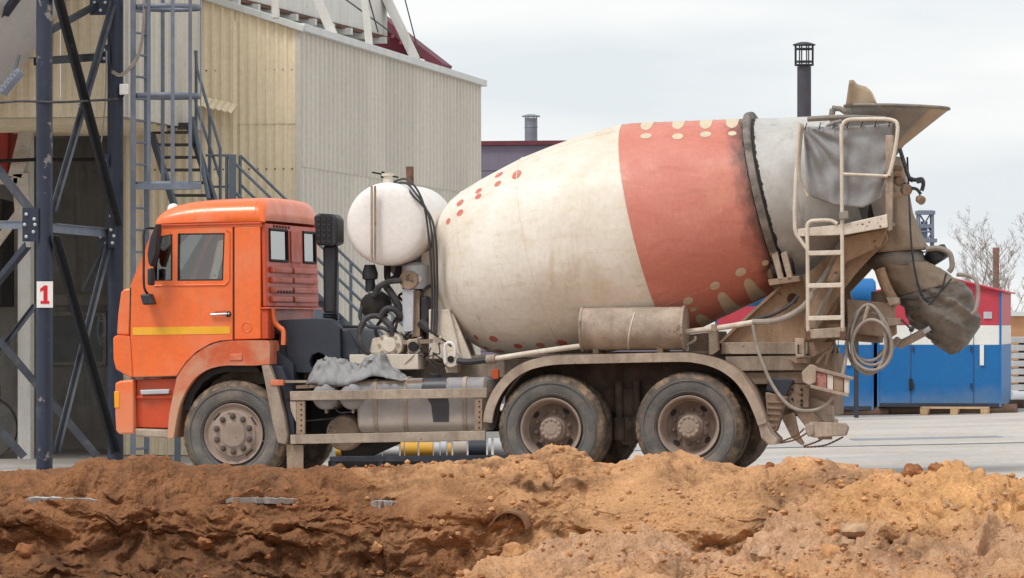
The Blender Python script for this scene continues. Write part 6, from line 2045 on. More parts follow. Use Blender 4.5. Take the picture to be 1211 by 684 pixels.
# ---------------- tarpaulin heap on the tray
def tarp_heap():
    nx, ny = 60, 26
    rows = []
    for j in range(ny + 1):
        v = j / ny
        row = []
        for i in range(nx + 1):
            u = i / nx
            px = 363 + 116 * u
            top = np.interp(px, [363, 370, 380, 392, 405, 420, 432, 447, 455, 463, 479], [452, 432, 421, 424, 430, 431, 427, 421, 430, 440, 452])
            base = np.interp(px, [363, 380, 410, 440, 479], [455, 463, 462, 450, 450])
            p0 = T(px, base, 0.16)
            zt = T(px, top, 0.35).z
            a = math.pi * v
            y = 0.16 + 0.55 * v
            hgt = max(zt - p0.z, 0.0)
            n1 = mnoise.noise(Vector((u * 7, v * 3, 1.0))) ; n2 = mnoise.noise(Vector((u * 16, v * 7, 4.0)))
            z = p0.z + hgt * (math.sin(a * 0.96 + 0.06) ** 0.6) * (1 + 0.06 * n2) + 0.07 * (0.5 - 2 * abs(n1)) * math.sin(a) + 0.06 * (0.4 - 2 * abs(mnoise.noise(Vector((u * 10 + v * 6, v * 4, 3.0))))) * math.sin(a)
            fold = 0.10 * (0.5 - abs(mnoise.noise(Vector((u * 7 + v * 4, v * 3 + u * 4, 7.0))))) + 0.07 * (0.5 - abs(mnoise.noise(Vector((u * 12 - v * 5, v * 3, 17.0)))))
            row.append(Vector((p0.x + 0.03 * n2, y - fold - 0.02 * n1, z)))
        rows.append(row)
    mb = MB(); mb.grid(rows)
    o = mb.build('folded_tarpaulin', M['tarp'], None, smooth=70, solid=0.012)
    o.matrix_world = TM
    tag(o, 'crumpled grey tarpaulin heaped on the tray above the fuel tank', 'tarpaulin')
tarp_heap()
tplate('deck_plate', [(350, 456), (500, 449), (500, 453), (350, 460)], 0.14, 0.8, M['tan_dark'], ref=0.14)

# ---------------- fuel tank, air tanks, side guard
def fuel_tank():
    pts = [(0.10, 449), (0.10, 500)]
    x0, x1 = T(422, 480, 0.12).x, T(575, 480, 0.12).x
    zt, zb = T(500, 447.5, 0.2).z, T(500, 511, 0.12).z
    r = 0.12
    sec = []
    for cy, cz, a0 in ((0.12 + r, zb + r, math.pi), (0.70 - r, zb + r, 1.5 * math.pi), (0.70 - r, zt - r, 0), (0.12 + r, zt - r, 0.5 * math.pi)):
        for k in range(7):
            a = a0 + math.pi / 2 * k / 6
            sec.append((cy + r * math.cos(a), cz + r * math.sin(a)))
    rows = []
    for x, s in ((x0, 0.90), (x0 + 0.03, 1.0), (x1 - 0.03, 1.0), (x1, 0.90)):
        cy, cz = 0.41, (zt + zb) / 2
        rows.append([Vector((x, cy + (p[0] - cy) * s, cz + (p[1] - cz) * s)) for p in sec])
    mb = MB(); mb.grid(rows, closed_u=True, cap=True)
    t = tpart(mb, 'fuel_tank', M['grey_tank'], smooth=40)
    for px in (443.5, 479, 549):
        x = T(px, 480, 0.12).x
        rows = [[Vector((x + dx, 0.41 + (p[0] - 0.41) * s, (zt + zb) / 2 + (p[1] - (zt + zb) / 2) * s)) for p in sec] for dx, s in ((-0.022, 1.0), (-0.022, 1.028), (0.022, 1.028), (0.022, 1.0))]
        mb = MB(); mb.grid(rows, closed_u=True); tpart(mb, 'tank_strap', M['tan'], t, smooth=40)
    # dark oily spill down the tank
    def surf(u, v):
        i = v * 20
        return None
    face = [s for s in sec]
    loop = sec[0:1] + list(reversed(sec[21:28]))     # front face bottom to top round the upper corner
    line = [sec[6 - 0]] if False else None
    prof = [(0.12, zb + r * 0.9), (0.12, (zb + zt) / 2), (0.12, zt - r)] + [(0.12 + r - r * math.cos(math.pi / 2 * k / 5), zt - r + r * math.sin(math.pi / 2 * k / 5)) for k in range(1, 6)] + [(0.34, zt)]
    left = [512, 509, 500, 499, 499, 498, 498, 498, 499]; right = [531, 530, 529, 528, 528, 528, 528, 528, 527]
    rows = []
    for k, (yy, zz) in enumerate(prof):
        lx, rx = T(left[k], 480, 0.12).x, T(right[k], 480, 0.12).x
        n = Vector((0, -0.003, 0)) if k < 3 else Vector((0, -0.002, 0.002))
        rows.append([Vector((lx + (rx - lx) * q / 6 + (0.012 * math.sin(k * 2.1 + q) if q in (0, 6) else 0), yy, zz)) + n for q in range(7)])
    mb = MB(); mb.grid(rows); tpart(mb, 'oil_spill', M['wet'], t, smooth=60)
    mb = MB(); mb.lathe([(0, 0.06), (0.04, 0.06)], T(516, 448, 0.35), (0, 0, 1), 16); tpart(mb, 'filler_cap', M['void'], t)
fuel_tank()
for px in (384, 416):
    c = T(px, 469, 0.12)
    r = 16 * PXM
    mb = MB(); mb.lathe([(-0.05, 0.01), (-0.045, r * .5), (-0.02, r * .86), (0.02, r), (0.55, r), (0.6, r * .6)], c, (0, 1, 0), 32); a_ = tpart(mb, 'air_reservoir', M['grey_tank'], smooth=40)
    mb = MB(); mb.lathe([(0, 0.016), (0.05, 0.016)], c + Vector((0, 0.05, -r - 0.04)), (0, 0, 1), 10); tpart(mb, 'drain_cock', M['tan'], a_)
c = T(406, 512, 0.30); r = 21.5 * PXM
mb = MB(); mb.lathe([(-0.05, 0.01), (-0.045, r * .5), (-0.02, r * .9), (0.02, r), (0.7, r), (0.75, r * .6)], c, (0, 1, 0), 36); tpart(mb, 'silencer', M['tan_dark'], smooth=40)
mb = MB(); mb.tube([T(405, 530, 0.55), T(440, 530, 0.55), T(470, 516, 0.6)], 0.09, 16); tpart(mb, 'exhaust_elbow', M['void'], smooth=40)
ttube('brake_line', [(362, 498, .3), (385, 496, .3), (398, 494, .3)], 0.01, M['hose'])
ttube('brake_line', [(388, 488, .25), (392, 478, .2), (402, 488, .2), (422, 486, .2)], 0.009, M['hose'])
mb = MB(); mb.bx(T(352, 0, .5).x, T(575, 0, .5).x, 0.72, 0.80, T(500, 512, .7).z, T(500, 450, .7).z); tpart(mb, 'inner_skirt', M['void'], smooth=0)
def guard():
    g_ = tplate('side_guard', [(342.5, 463), (575.5, 459), (575.5, 470.5), (343, 474)], 0.0, 0.05, M['tan'], bevel=0.006)
    tplate('lower_rail', [(343, 514.5), (573.5, 509.5), (574, 521), (343.5, 525.5)], 0.0, 0.05, M['tan'], g_, bevel=0.006)
    for p in ([(350, 474.5), (360, 474.5), (360, 514), (350, 514.2)], [(561, 471), (570, 471), (570, 509.3), (561, 509.5)]):
        u_ = tplate('upright', p, 0.012, 0.06, M['tan_dark'], g_, ref=0, bevel=0.004)
        for k in range(6):
            q = T((p[0][0] + p[1][0]) / 2 + 1, p[0][1] + 4 + k * 6.2, 0.0)
            mb = MB(); mb.lathe([(0, 0.010), (0.004, 0.010)], Vector((q.x, 0.012, q.z)), (0, -1, 0), 8); tpart(mb, 'punched_hole', M['void'], g_, smooth=0)
    tplate('gusset', [(342.5, 475), (349.5, 475), (350, 500), (344, 486)], 0.01, 0.04, M['tan'], g_, ref=0)
    tplate('guard_mount', [(337, 462), (342, 462), (342, 472), (337, 472)], 0.0, 0.1, M['void'], g_, ref=0)
    for px in (352, 572):
        a = T(px, 467, 0.03); mb = MB(); mb.bar(a + Vector((0, 0.03, 0)), a + Vector((0, 0.85, 0)), 0.05, 0.05); tpart(mb, 'guard_arm', M['tan_dark'], g_, smooth=0)
guard()
tplate('frame_reflector', [(582, 437.5), (589.5, 437), (589.5, 450), (582, 450.5)], 0.775, 0.812, M['reflector'], ref=0.78, bevel=0.003)
tplate('subframe_side', [(497, 430), (600, 428), (600, 446), (497, 448)], 0.80, 0.815, M['tan'], ref=0.8)

# ---------------- rear mudguard
def rear_guard():
    outer = [(571.5, 499), (574, 484), (581, 466), (592, 450), (606, 437), (622, 428), (640, 423), (660, 420.5), (700, 419.3), (800, 417.2), (826, 419), (846, 424), (864, 433), (880, 447), (893, 466), (902, 486), (907, 500)]
    outer = arc2(outer, 4)
    # mid line of the sheet: an arch band 0.62 m wide with a rolled outer lip
    mb = MB()
    pts = [T(p[0], p[1], 0.0) for p in outer]
    cx = T(735, 500, 0).x; cz = CZ
    inner = []
    for i, p in enumerate(pts):
        t = (pts[min(i + 1, len(pts) - 1)] - pts[max(i - 1, 0)]).normalized()
        n = Vector((t.z, 0, -t.x))
        inner.append(n)
    th = 0.10
    poly = [(p.x, p.z) for p in pts] + [(p.x + n.x * th, p.z + n.z * th) for p, n in reversed(list(zip(pts, inner)))]
    mb.plate(poly, -0.02, 0.03)
    lip = tpart(mb, 'rear_mudguard', M['tan'], smooth=40, bevel=0.018, seg=3)
    rows = [[Vector((p.x, y, p.z)) + n * 0.02 for p, n in zip(pts, inner)] for y in (0.03, 0.66)]
    mb = MB(); mb.grid(rows); tpart(mb, 'guard_sheet', M['tan_dark'], lip, smooth=50, solid=0.015)
    for px in (706, 782):
        a = T(px, 419, 0.3); b = T(px, 410, 0.3); mb = MB(); mb.bar(a, b, 0.05, 0.03, up=(1, 0, 0)); tpart(mb, 'guard_strut', M['tan'], lip, smooth=0)
rear_guard()
tplate('rear_flap', [(896, 500), (906, 500), (911, 512), (919, 520), (918, 526), (908, 526), (900, 518)], 0.0, 0.5, M['tan'], bevel=0.012)
mb = MB(); mb.bx(T(588, 0, 0.7).x, T(900, 0, 0.7).x, 0.68, 0.70, 0.75, T(700, 424, 0.7).z); tpart(mb, 'inner_liner', M['underside_shade'], smooth=0)  # dark sheet carrying the shade between the wheels in its colour

# ---------------- side cylinder (washing-water tank) by the drum
def side_tank():
    y = 0.28
    a, b = T(688.5, 389.5, y), T(811, 388.5, y)
    r = 25.5 * PXM
    ax = (b - a)
    L = ax.length
    mb = MB(); mb.lathe([(0, 0.02), (0, r - .01), (0.0, r + 0.012), (0.025, r + 0.012), (0.03, r), (L - 0.03, r), (L - 0.025, r + 0.014), (L, r + 0.014), (L, r - .01), (L, 0.02)], a, ax, 48)
    t = tpart(mb, 'chute_tube', M['tan'], smooth=30)
    axn = ax.normalized()
    for f in (0.5,):
        c = a + ax * f
        mb = MB(); mb.tube([c + Vector((0.05 * math.sin(q * 1.1), -math.cos(q) * (r + .002), math.sin(q) * (r + .002))) for q in [-1.2 + 2.0 * k / 12 for k in range(13)]], 0.009, 6); tpart(mb, 'weld_seam', M['cream'], t)
    ttube('hook', [(812, 408, .25), (818, 405, .25), (822, 402, .25), (822, 398, .25)], 0.016, M['tan'], t)
    for px in (706, 782):
        p = T(px, 412, y); mb = MB(); mb.bx(p.x - 0.03, p.x + 0.03, y - 0.1, y + 0.4, p.z - 0.06, p.z + 0.02); tpart(mb, 'bracket', M['tan_dark'], t, smooth=0)
side_tank()

# ---------------- drum
AXA = R(13.8)
D0 = T(557, 326, MID)
_d1 = T(913, 238.5, MID)
DAX = (_d1 - D0).normalized()
SCL = (_d1 - D0).length / math.hypot(913 - 557, 326 - 238.5)
drum_prof = [(-36, 26), (-35, 42), (-31, 56), (-24, 68), (-12, 82), (0, 92), (14, 98.5), (40, 106.5), (70, 114), (94, 119.5), (130, 124.5), (165, 127.8), (195, 129), (214, 129.2), (230, 127.5), (300, 113), (345, 103.5), (366, 99), (420, 87.5), (470, 77)]
dt = [p[0] for p in drum_prof]; dr = [p[1] for p in drum_prof]
# frame across the drum
d_up = (Vector((0, 0, 1)) - DAX * DAX.z).normalized()
d_sd = Vector((0, -1, 0))                    # towards the camera side
def drum_pt(t, phi, off=0.0):
    r = float(np.interp(t, dt, dr)) * SCL + off
    return D0 + DAX * (t * SCL) + (d_up * math.cos(phi) + d_sd * math.sin(phi)) * r
def drum_section(name, t0, t1, mat, parent, n=96, off=0.0, caps=(False, False)):
    ts = sorted(set([t0, t1] + [t for t in dt if t0 < t < t1] + [t0 + (t1 - t0) * k / 14 for k in range(15)]))
    mb = MB(); mb.lathe([(t * SCL, float(np.interp(t, dt, dr)) * SCL + off) for t in ts], D0, DAX, n, cap=False)
    if caps[0]: mb.lathe([(ts[0] * SCL, 0.001), (ts[0] * SCL, float(np.interp(ts[0], dt, dr)) * SCL + off)], D0, DAX, n, cap=False)
    return tpart(mb, name, mat, parent, smooth=40)
V9 = (1.0, 1.0, 0.16)
M['drum_white'] = drum_material('stained_white_drum_paint', srgb(230, 224, 214), srgb(214, 205, 190), [
    (srgb(196, 168, 132), 0.52, 0.80, 0.75, 0.8, (1, 1, 1)), (srgb(182, 156, 124), 0.56, 0.82, 0.6, 5.0, V9), (srgb(238, 236, 232), 0.60, 0.75, 0.6, 1.3, (1, 1, 0.7)),
    (srgb(150, 112, 80), 0.66, 0.74, 0.6, 9.0, (1, 1, 0.5)), (srgb(206, 190, 164), 0.5, 0.7, 0.5, 14.0, (0.25, 1, 1))], D0, DAX, 361 * SCL, False)
M['drum_red'] = drum_material('faded_red_drum_paint', srgb(204, 132, 116), srgb(195, 118, 102), [
    (srgb(206, 144, 120), 0.50, 0.80, 0.8, 1.1, (0.7, 1, 1.6)), (srgb(172, 90, 76), 0.52, 0.75, 0.5, 9.0, (0.18, 1, 1)), (srgb(214, 142, 118), 0.55, 0.75, 0.45, 12.0, (0.15, 1, 1)),
    (srgb(150, 92, 70), 0.62, 0.78, 0.5, 3.0, (1, 1, 1)), (srgb(206, 186, 162), 0.70, 0.76, 0.6, 8.0, (1, 1, 1))], D0, DAX, 361 * SCL + 0.10, True)
M['drum_grey'] = drum_material('cement_crusted_steel', srgb(186, 184, 180), srgb(158, 154, 148), [
    (srgb(206, 202, 196), 0.50, 0.75, 0.7, 3.0, (1, 1, 0.5)), (srgb(120, 114, 108), 0.55, 0.78, 0.7, 7.0, V9), (srgb(104, 98, 92), 0.66, 0.73, 0.7, 10.0, (1, 1, 1))], D0, DAX, 0, False)
drum = drum_section('drum', -36, 219.0, M['drum_white'], None, caps=(True, False))
drum_section('red_band', 219.0, 366.0, M['drum_red'], drum)
drum_section('throat', 366.0, 470.0, M['drum_grey'], drum)
# weld seams
for t in (14, 94, 219):
    mb = MB(); mb.tube([drum_pt(t, 2 * math.pi * k / 96, 0.0) for k in range(96)], 0.006 if t != 14 else 0.004, 5, closed=True); tpart(mb, 'weld_seam', M['drum_white'], drum, smooth=60)
mb = MB(); mb.tube([drum_pt(94 + 120 * k / 20, 0.36 + 0.03 * k / 20, 0.0) for k in range(21)], 0.005, 5); tpart(mb, 'weld_seam', M['drum_white'], drum, smooth=60)
mb = MB(); mb.tube([drum_pt(230 + 110 * k / 20, 2.38, 0.0) for k in range(21)], 0.005, 5); tpart(mb, 'weld_seam', M['drum_red'], drum, smooth=60)
# roller ring
mb = MB()
rr = 99 * SCL
mb.lathe([(361 * SCL, rr - 0.03), (361 * SCL, rr + 0.07), (363 * SCL, rr + 0.078), (367 * SCL, rr + 0.078), (369 * SCL, rr + 0.07), (369 * SCL, rr - 0.03)], D0, DAX, 96, cap=False)
tpart(mb, 'roller_ring', M['ring'], drum, smooth=30)
# greasy crust each side of the ring, ragged edges
for t0, t1, sd in ((357, 360, -1), (369, 370.5, 1)):
    rows = []
    for k in range(161):
        ph = -0.3 + 3.5 * k / 160
        e = (0.5 + 0.5 * mnoise.noise(Vector((ph * 9, sd, 0))) + 0.35 * mnoise.noise(Vector((ph * 31, sd, 3)))) * 4
        a, b = (t0 + e, t1) if sd < 0 else (t0, t1 + e)
        rows.append([drum_pt(a + (b - a) * q / 3, ph, 0.004) for q in range(4)])
    mb = MB(); mb.grid(rows); tpart(mb, 'grease_crust', M['soot'], drum, smooth=60)
# painted spots: positions solved from where they sit on the drum
def drum_solve(px, py):
    best = None
    for it in range(3):
        if it == 0:
            ts = np.linspace(-30, 360, 66); ps = np.linspace(0.03, 3.0, 66)
        else:
            ts = np.linspace(best[1] - 6.5 / 8 ** (it - 1), best[1] + 6.5 / 8 ** (it - 1), 15); ps = np.linspace(best[2] - 0.06 / 8 ** (it - 1), best[2] + 0.06 / 8 ** (it - 1), 15)
        for t in ts:
            for p in ps:
                w = TM @ drum_pt(float(t), float(p))
                e = (w.x / w.y * FPX + 605.5 - px) ** 2 + (HOR + (EYE - w.z) * FPX / w.y - py) ** 2
                if best is None or e < best[0]: best = (e, float(t), float(p))
    return best[1], best[2]
def spot(t, phi, a, b, mat, skew=0.0):
    """ellipse a metres along the axis, b metres round the drum"""
    rloc = float(np.interp(t, dt, dr)) * SCL
    n = 28
    rows = []
    for f in (0.02, 0.5, 1.0):
        rows.append([drum_pt(t + (a * math.cos(q) * f + skew * b * math.sin(q) * f) / SCL, phi + b * math.sin(q) * f / rloc, 0.0025) for q in [2 * math.pi * k / n for k in range(n)]])
    mb = MB(); mb.grid(rows, closed_u=True); mb.f.append(tuple(range(n)))
    tpart(mb, 'painted_spot', mat, drum, smooth=60, fix=False)
def slot(t0, t1, phi, w0, w1, mat):
    """tongue-shaped mark running from phi towards phi+: long along the circumference"""
    n = 20
    pts = []
    rows = []
    for k in range(n + 1):
        v = k / n
        ph = phi[0] + (phi[1] - phi[0]) * v
        w = w0 * math.sqrt(max(0.0, 1 - (1 - min(v / 0.3, 1)) ** 2)) if v < 0.3 else w0 + (w1 - w0) * (v - 0.3) / 0.7
        w = max(w, 0.004)
        tc = t0 + (t1 - t0) * v
        rows.append([drum_pt(tc + w / SCL * s, ph, 0.0025) for s in (-1, -0.33, 0.33, 1)])
    mb = MB(); mb.grid(rows); tpart(mb, 'painted_tongue', mat, drum, smooth=60, fix=False)
for (px, py, a, b) in [(544, 240, 5, 5), (544, 252, 4.5, 4.2), (566, 226, 4.5, 4), (565.5, 232.5, 4.2, 4), (590, 207, 5.5, 5), (588.5, 217.5, 4.6, 4.2), (611, 206.5, 6.3, 7), (530, 262, 3, 4)]:
    t, p = drum_solve(px, py); spot(t, p, a * PXM, b * PXM * 1.25, M['spot_red'])
for (px, py, a, b) in [(583.5, 401, 5, 4), (591, 415.5, 5.5, 4), (612.5, 409.5, 5, 4), (639, 408.5, 5, 4), (664, 406, 6.5, 5), (563, 399, 2.5, 3), (575, 412, 3, 4)]:
    t, p = drum_solve(px, py); spot(t, p, a * PXM, b * PXM * 1.6, M['spot_red'])
for (px, py, a, b) in [(764, 161, 6.5, 4), (801.5, 161.5, 6.5, 4.2), (834.5, 159, 6.5, 4), (866, 158, 5, 3)]:
    t, p = drum_solve(px, py); spot(t, p, a * PXM, b * PXM * 1.6, M['spot_cream'])
for (px, py) in [(764, 153), (801.5, 152), (834.5, 151.5), (866, 150.5)]:
    t, p = drum_solve(px, py); slot(t, t - 2, (p + 0.03, p - 0.5), 7 * PXM, 8.5 * PXM, M['spot_cream'])
for (px, py, a, b) in [(876, 322, 6.4, 5.2), (845.5, 338, 6, 5), (813.5, 356, 6, 5), (820, 366, 4, 3), (905, 311, 4, 3.5)]:
    t, p = drum_solve(px, py); spot(t, p, a * PXM, b * PXM * 1.25, M['spot_cream'])
for (px, py) in [(883, 331), (852, 347), (826, 373), (911, 319)]:
    t, p = drum_solve(px, py); slot(t, t + 3, (p - 0.02, p + 0.5), 6.5 * PXM, 10 * PXM, M['spot_cream'])

# ---------------- rear pedestal
PED = M['brown']
def pedestal(y0):
    holes = [[(937 + 6.5 * math.cos(a), 353.5 + 6.5 * math.sin(a)) for a in [2 * math.pi * k / 16 for k in range(16)]], [(978, 384), (995, 352), (995.5, 384)]]
    return tplate('rear_pedestal', [(843, 414), (871, 385), (924, 337), (944, 329), (962, 318), (1001, 283), (1042, 262), (1044, 280), (1020, 315), (992, 345), (1000, 386), (992, 392), (958, 414)], y0, y0 + 0.05, PED, None, holes, ref=0.7, bevel=0.006)
pedestal(0.70); pedestal(1.75)
tplate('pedestal_flange', [(843, 414), (871, 385), (924, 337), (925.5, 340), (873, 388), (847, 414)], 0.62, 0.80, PED, ref=0.7, bevel=0.004)
tplate('boom_flange', [(944, 400), (1000, 322), (1045, 277), (1048, 280), (1004, 326), (950, 404)], 0.62, 0.80, PED, ref=0.7)
# boom girder plate
tplate('rear_boom', [(955, 348), (992, 318), (1046, 268), (1050, 284), (1016, 318), (990, 352), (968, 388), (950, 390)], 0.56, 0.62, PED, ref=0.56, bevel=0.006)
# roller and its brackets
for x0 in (917, 928):
    tplate('roller_bracket', [(x0 - 5, 300), (x0 + 2, 297), (x0 + 10, 330), (x0 + 4, 334)], 0.42, 0.50, M['tan'], ref=0.42, bevel=0.01)
mb = MB(); c = T(926, 318, 0.6); mb.lathe([(-0.12, 0.09), (0.12, 0.09)], c, DAX, 24); tpart(mb, 'roller', M['soot'])
tplate('roller_base', [(908, 331), (945, 326), (946, 333), (910, 338)], 0.42, 0.75, M['tan_dark'], ref=0.42, bevel=0.006)
# rails and boxes at the rear of the frame
tplate('subframe_beam', [(853, 405), (955, 405), (955, 419), (853, 419)], 0.60, 0.70, M['tan'], ref=0.6, bevel=0.006)
tplate('rear_beam', [(857, 422), (957, 421), (957, 438), (862, 439)], 0.50, 0.60, M['tan'], ref=0.5, bevel=0.006)
tplate('rear_beam', [(880, 441), (950, 440), (950, 454), (885, 455)], 0.55, 0.65, M['tan_dark'], ref=0.55, bevel=0.006)
ped_box = tplate('pedestal_foot', [(838, 388), (848, 388), (850, 414), (842, 420), (838, 420)], 0.42, 0.52, M['tan'], ref=0.42, bevel=0.01)
tplate('pipe_clamp', [(841, 384), (847, 383), (848, 392), (841, 392)], 0.26, 0.36, M['tan'], ref=0.26, bevel=0.006)
rear_plate = tplate('rear_hinge_plate', [(930, 455), (956, 455), (956, 482), (930, 484)], 0.46, 0.54, M['tan_dark'], ref=0.46, bevel=0.006)
for (px, py) in ((937, 461), (948, 461), (948, 467), (937, 472), (948, 474), (948, 479)):
    mb = MB(); mb.lathe([(0, 0.016), (0.014, 0.014)], T(px, py, 0.46), (0, -1, 0), 8); tpart(mb, 'bolt', M['void'], rear_plate)
tplate('rear_spring_hanger', [(910, 446), (938, 450), (930, 470), (905, 462)], 0.42, 0.60, M['navy_steel'], ref=0.42, bevel=0.015)
# serrated wheel chock
chk = tplate('wheel_chock', [(905, 464), (931, 470), (927, 482), (918, 510), (911, 513), (908, 500), (906, 480)], 0.30, 0.48, M['tan_dark'], ref=0.3, bevel=0.012)
for k in range(5):
    p = T(917 - k * 0.8, 476 + k * 7, 0.3)
    mb = MB(); mb.bar(p + Vector((-0.09 + 0.008 * k, -0.005, 0.01)), p + Vector((0.09 - 0.014 * k, -0.005, 0.0)), 0.03, 0.02); tpart(mb, 'rib', M['tan_dark'], chk, smooth=0)
tplate('chock_chain_bracket', [(923, 492), (939, 488), (945, 515), (951, 525), (948, 527), (936, 518)], 0.40, 0.48, M['tan_dark'], ref=0.4, bevel=0.01)
# ---- end of frame, tow gear, underrun bar
tplate('tail_crossframe', [(880, 441), (956, 440), (956, 492), (900, 492)], 0.9, 1.6, M['tan_dark'], ref=0.6, bevel=0.01)
tplate('tail_crossframe', [(811, 396), (845, 392), (850, 421), (811, 421)], 0.9, 1.6, M['tan_dark'], ref=0.7, bevel=0.01)
tplate('frame_end', [(950, 420), (985, 418), (988, 440), (986, 492), (972, 494), (950, 470)], 0.80, 1.7, M['tan_dark'], ref=0.8, bevel=0.01)
tplate('end_bracket', [(957, 470), (985, 480), (986, 500), (975, 500), (952, 480)], 0.60, 0.72, M['tan'], ref=0.6, bevel=0.01)
tplate('underrun_arm', [(935, 482), (950, 478), (972, 498), (966, 506), (952, 504)], 0.5, 0.6, M['tan_dark'], ref=0.5, bevel=0.01)
def underrun():
    a = T(951, 505, 0.25); 
    pts = [(951, 506), (958, 498.5), (999, 500), (1003, 505.5), (1000, 515), (962, 517.5), (954, 514)]
    u = tplate('underrun_bar', [(952, 502), (961, 500.5), (963, 514), (955, 517)], 0.12, 2.38, M['tan'], ref=0.12, bevel=0.012)
    tplate('bar_end', [(951, 506), (958, 499), (999, 501), (1003, 506), (1000, 515.5), (962, 518), (954, 515)], 0.14, 0.26, M['tan'], u, ref=0.12, bevel=0.012)
    tplate('bar_bracket', [(965, 515), (983, 514), (983, 520), (968, 520)], 0.2, 0.3, M['tan_dark'], u, ref=0.2)
underrun()
for pts in ([(923, 524, .3), (938, 521, .3), (950, 515, .3), (958, 509, .3)], [(950, 528, .3), (965, 523, .3), (975, 518, .3)], [(951, 529, .3), (975, 527, .3), (997, 517, .3)], [(925, 522, .3), (942, 515, .3), (951, 507, .3)]):
    q = smoothpts([T(*p) for p in pts], 6)
    mb = MB()
    for k in range(len(q) - 1):
        mb.tube([q[k].lerp(q[k + 1], -0.1), q[k].lerp(q[k + 1], 0.5), q[k].lerp(q[k + 1], 1.1)], [0.007, 0.013, 0.007], 6)
    tpart(mb, 'chain', M['rust'])
# ---- tail lamp bracket
def tail_lamp():
    b = tplate('tail_lamp_bracket', [(948, 440), (958, 431), (965, 434), (965, 452), (958, 456), (949, 452)], 0.10, 0.30, M['tan'], ref=0.1, bevel=0.01)
    tplate('bracket_rail', [(963, 434), (1009, 446.5), (1008, 450), (964, 438.5)], 0.10, 0.20, M['tan'], b, ref=0.1, bevel=0.006)
    tplate('bracket_rail', [(958, 455), (1003, 466), (1003, 470), (958, 459)], 0.10, 0.20, M['tan'], b, ref=0.1, bevel=0.006)
    segs = [(965, 977, 'red_lens'), (978, 985, 'white_lens'), (986, 997, 'tan_dark'), (998, 1003, 'white_lens')]
    for x0, x1, mt in segs:
        f = lambda x: (x - 963) * 0.27
        tplate('lamp_lens', [(x0, 438.5 + f(x0)), (x1, 438.5 + f(x1)), (x1, 456.5 + f(x1) * 0.85), (x0, 456.5 + f(x0) * 0.85)], 0.125, 0.22, M[mt], b, ref=0.1, bevel=0.004)
tail_lamp()
tplate('mount_box', [(940, 400), (951, 400), (951, 422), (941, 424)], 0.20, 0.34, M['tan'], ref=0.2, holes=[[(943, 408), (948.5, 408), (948.5, 419), (943, 419)]], bevel=0.004)
tplate('mount_foot', [(930, 424), (952, 423), (955, 430), (940, 430)], 0.24, 0.5, M['tan_dark'], ref=0.24, bevel=0.01)
tplate('gear_box_small', [(957, 405), (985, 404), (981, 412), (966, 420), (957, 424)], 0.34, 0.6, M['tan_dark'], ref=0.34, bevel=0.015)
for k, pts in enumerate(([(966, 430, .35), (974, 420, .35), (982, 414, .35)], [(976, 432, .35), (979, 420, .35), (984, 412, .35)], [(984, 428, .4), (988, 414, .4), (986, 404, .4)])):
    ttube('linkage', pts, 0.018, M['tan_dark'])

# ---------------- ladder and platform
LY = 0.14
lad = ttube('access_ladder', [(955.5, 398, LY), (955, 300, LY), (954.5, 270, LY), (958, 262.5, LY), (966, 261, LY), (982, 261, LY), (990, 265, LY)], 0.021, M['cream'], n=10)
ttube('ladder_rail', [(996.5, 398, LY), (996, 300, LY), (995.5, 200, LY), (995, 158, LY), (997, 147, LY), (1003, 142, LY), (1020, 141, LY), (1045, 141, LY), (1056, 142.5, LY), (1061, 147, LY), (1061, 160, LY), (1056, 190, LY), (1051, 208, LY)], 0.021, M['cream'], lad, n=10)
for y0 in (300, 338.5, 377):
    tplate('tread', [(956, y0 - 3), (996, y0 - 4), (996, y0 + 1.5), (956, y0 + 2.5)], LY - 0.02, LY + 0.16, M['cream'], lad, ref=LY, bevel=0.006)
tplate('bottom_step', [(955, 390), (998, 387), (998, 399), (957, 401)], LY - 0.02, LY + 0.2, M['tan'], lad, ref=LY, bevel=0.008)
for px in (955.5, 996.5):
    a = T(px, 392, LY); mb = MB(); mb.bar(a, T(px, 402, LY), 0.06, 0.05, up=(1, 0, 0)); tpart(mb, 'foot', M['rust'], lad, smooth=0)
ttube('mid_rail', [(995.5, 206, LY), (1020, 207, LY), (1050, 208.5, LY)], 0.017, M['cream'], lad, n=8)
gr = ttube('guard_rail', [(946, 146, LY + .05), (944, 160, LY + .05), (941, 215, LY), (939.5, 250, LY), (940, 270, LY), (941.5, 277, LY), (955, 296, LY)], 0.021, M['cream'], n=10, smooth_path=False)
ttube('guard_rail', [(949, 147, LY + .1), (945, 190, LY + .1), (945, 211, LY + .1), (955, 232, LY + .1)], 0.017, M['cream'], gr, n=10, smooth_path=False)
plat = tplate('platform', [(943, 271), (995, 265.5), (1049, 253.5), (1050, 269), (1000, 278), (944, 280)], LY, LY + 0.05, M['cream'], bevel=0.008)
tplate('platform_floor', [(943, 277), (1050, 262), (1050, 266), (943, 281)], LY + 0.05, 1.0, M['tan'], plat, ref=LY)
tplate('platform_post', [(1047, 160), (1056, 160), (1055, 272), (1050, 274), (1047, 268)], LY + 0.02, LY + 0.08, M['tan'], plat, ref=LY, bevel=0.008)
tplate('platform_gusset', [(1000, 280), (1049, 270), (1040, 292), (1000, 310), (985, 335), (977, 333)], 0.34, 0.40, PED, plat, ref=0.34, bevel=0.006)
tplate('lock_box', [(993, 251), (1003, 249.5), (1004, 259), (993, 260)], LY - 0.05, LY + 0.02, M['hose_grey'], lad, ref=LY, bevel=0.008)
rnds = random.Random(8)
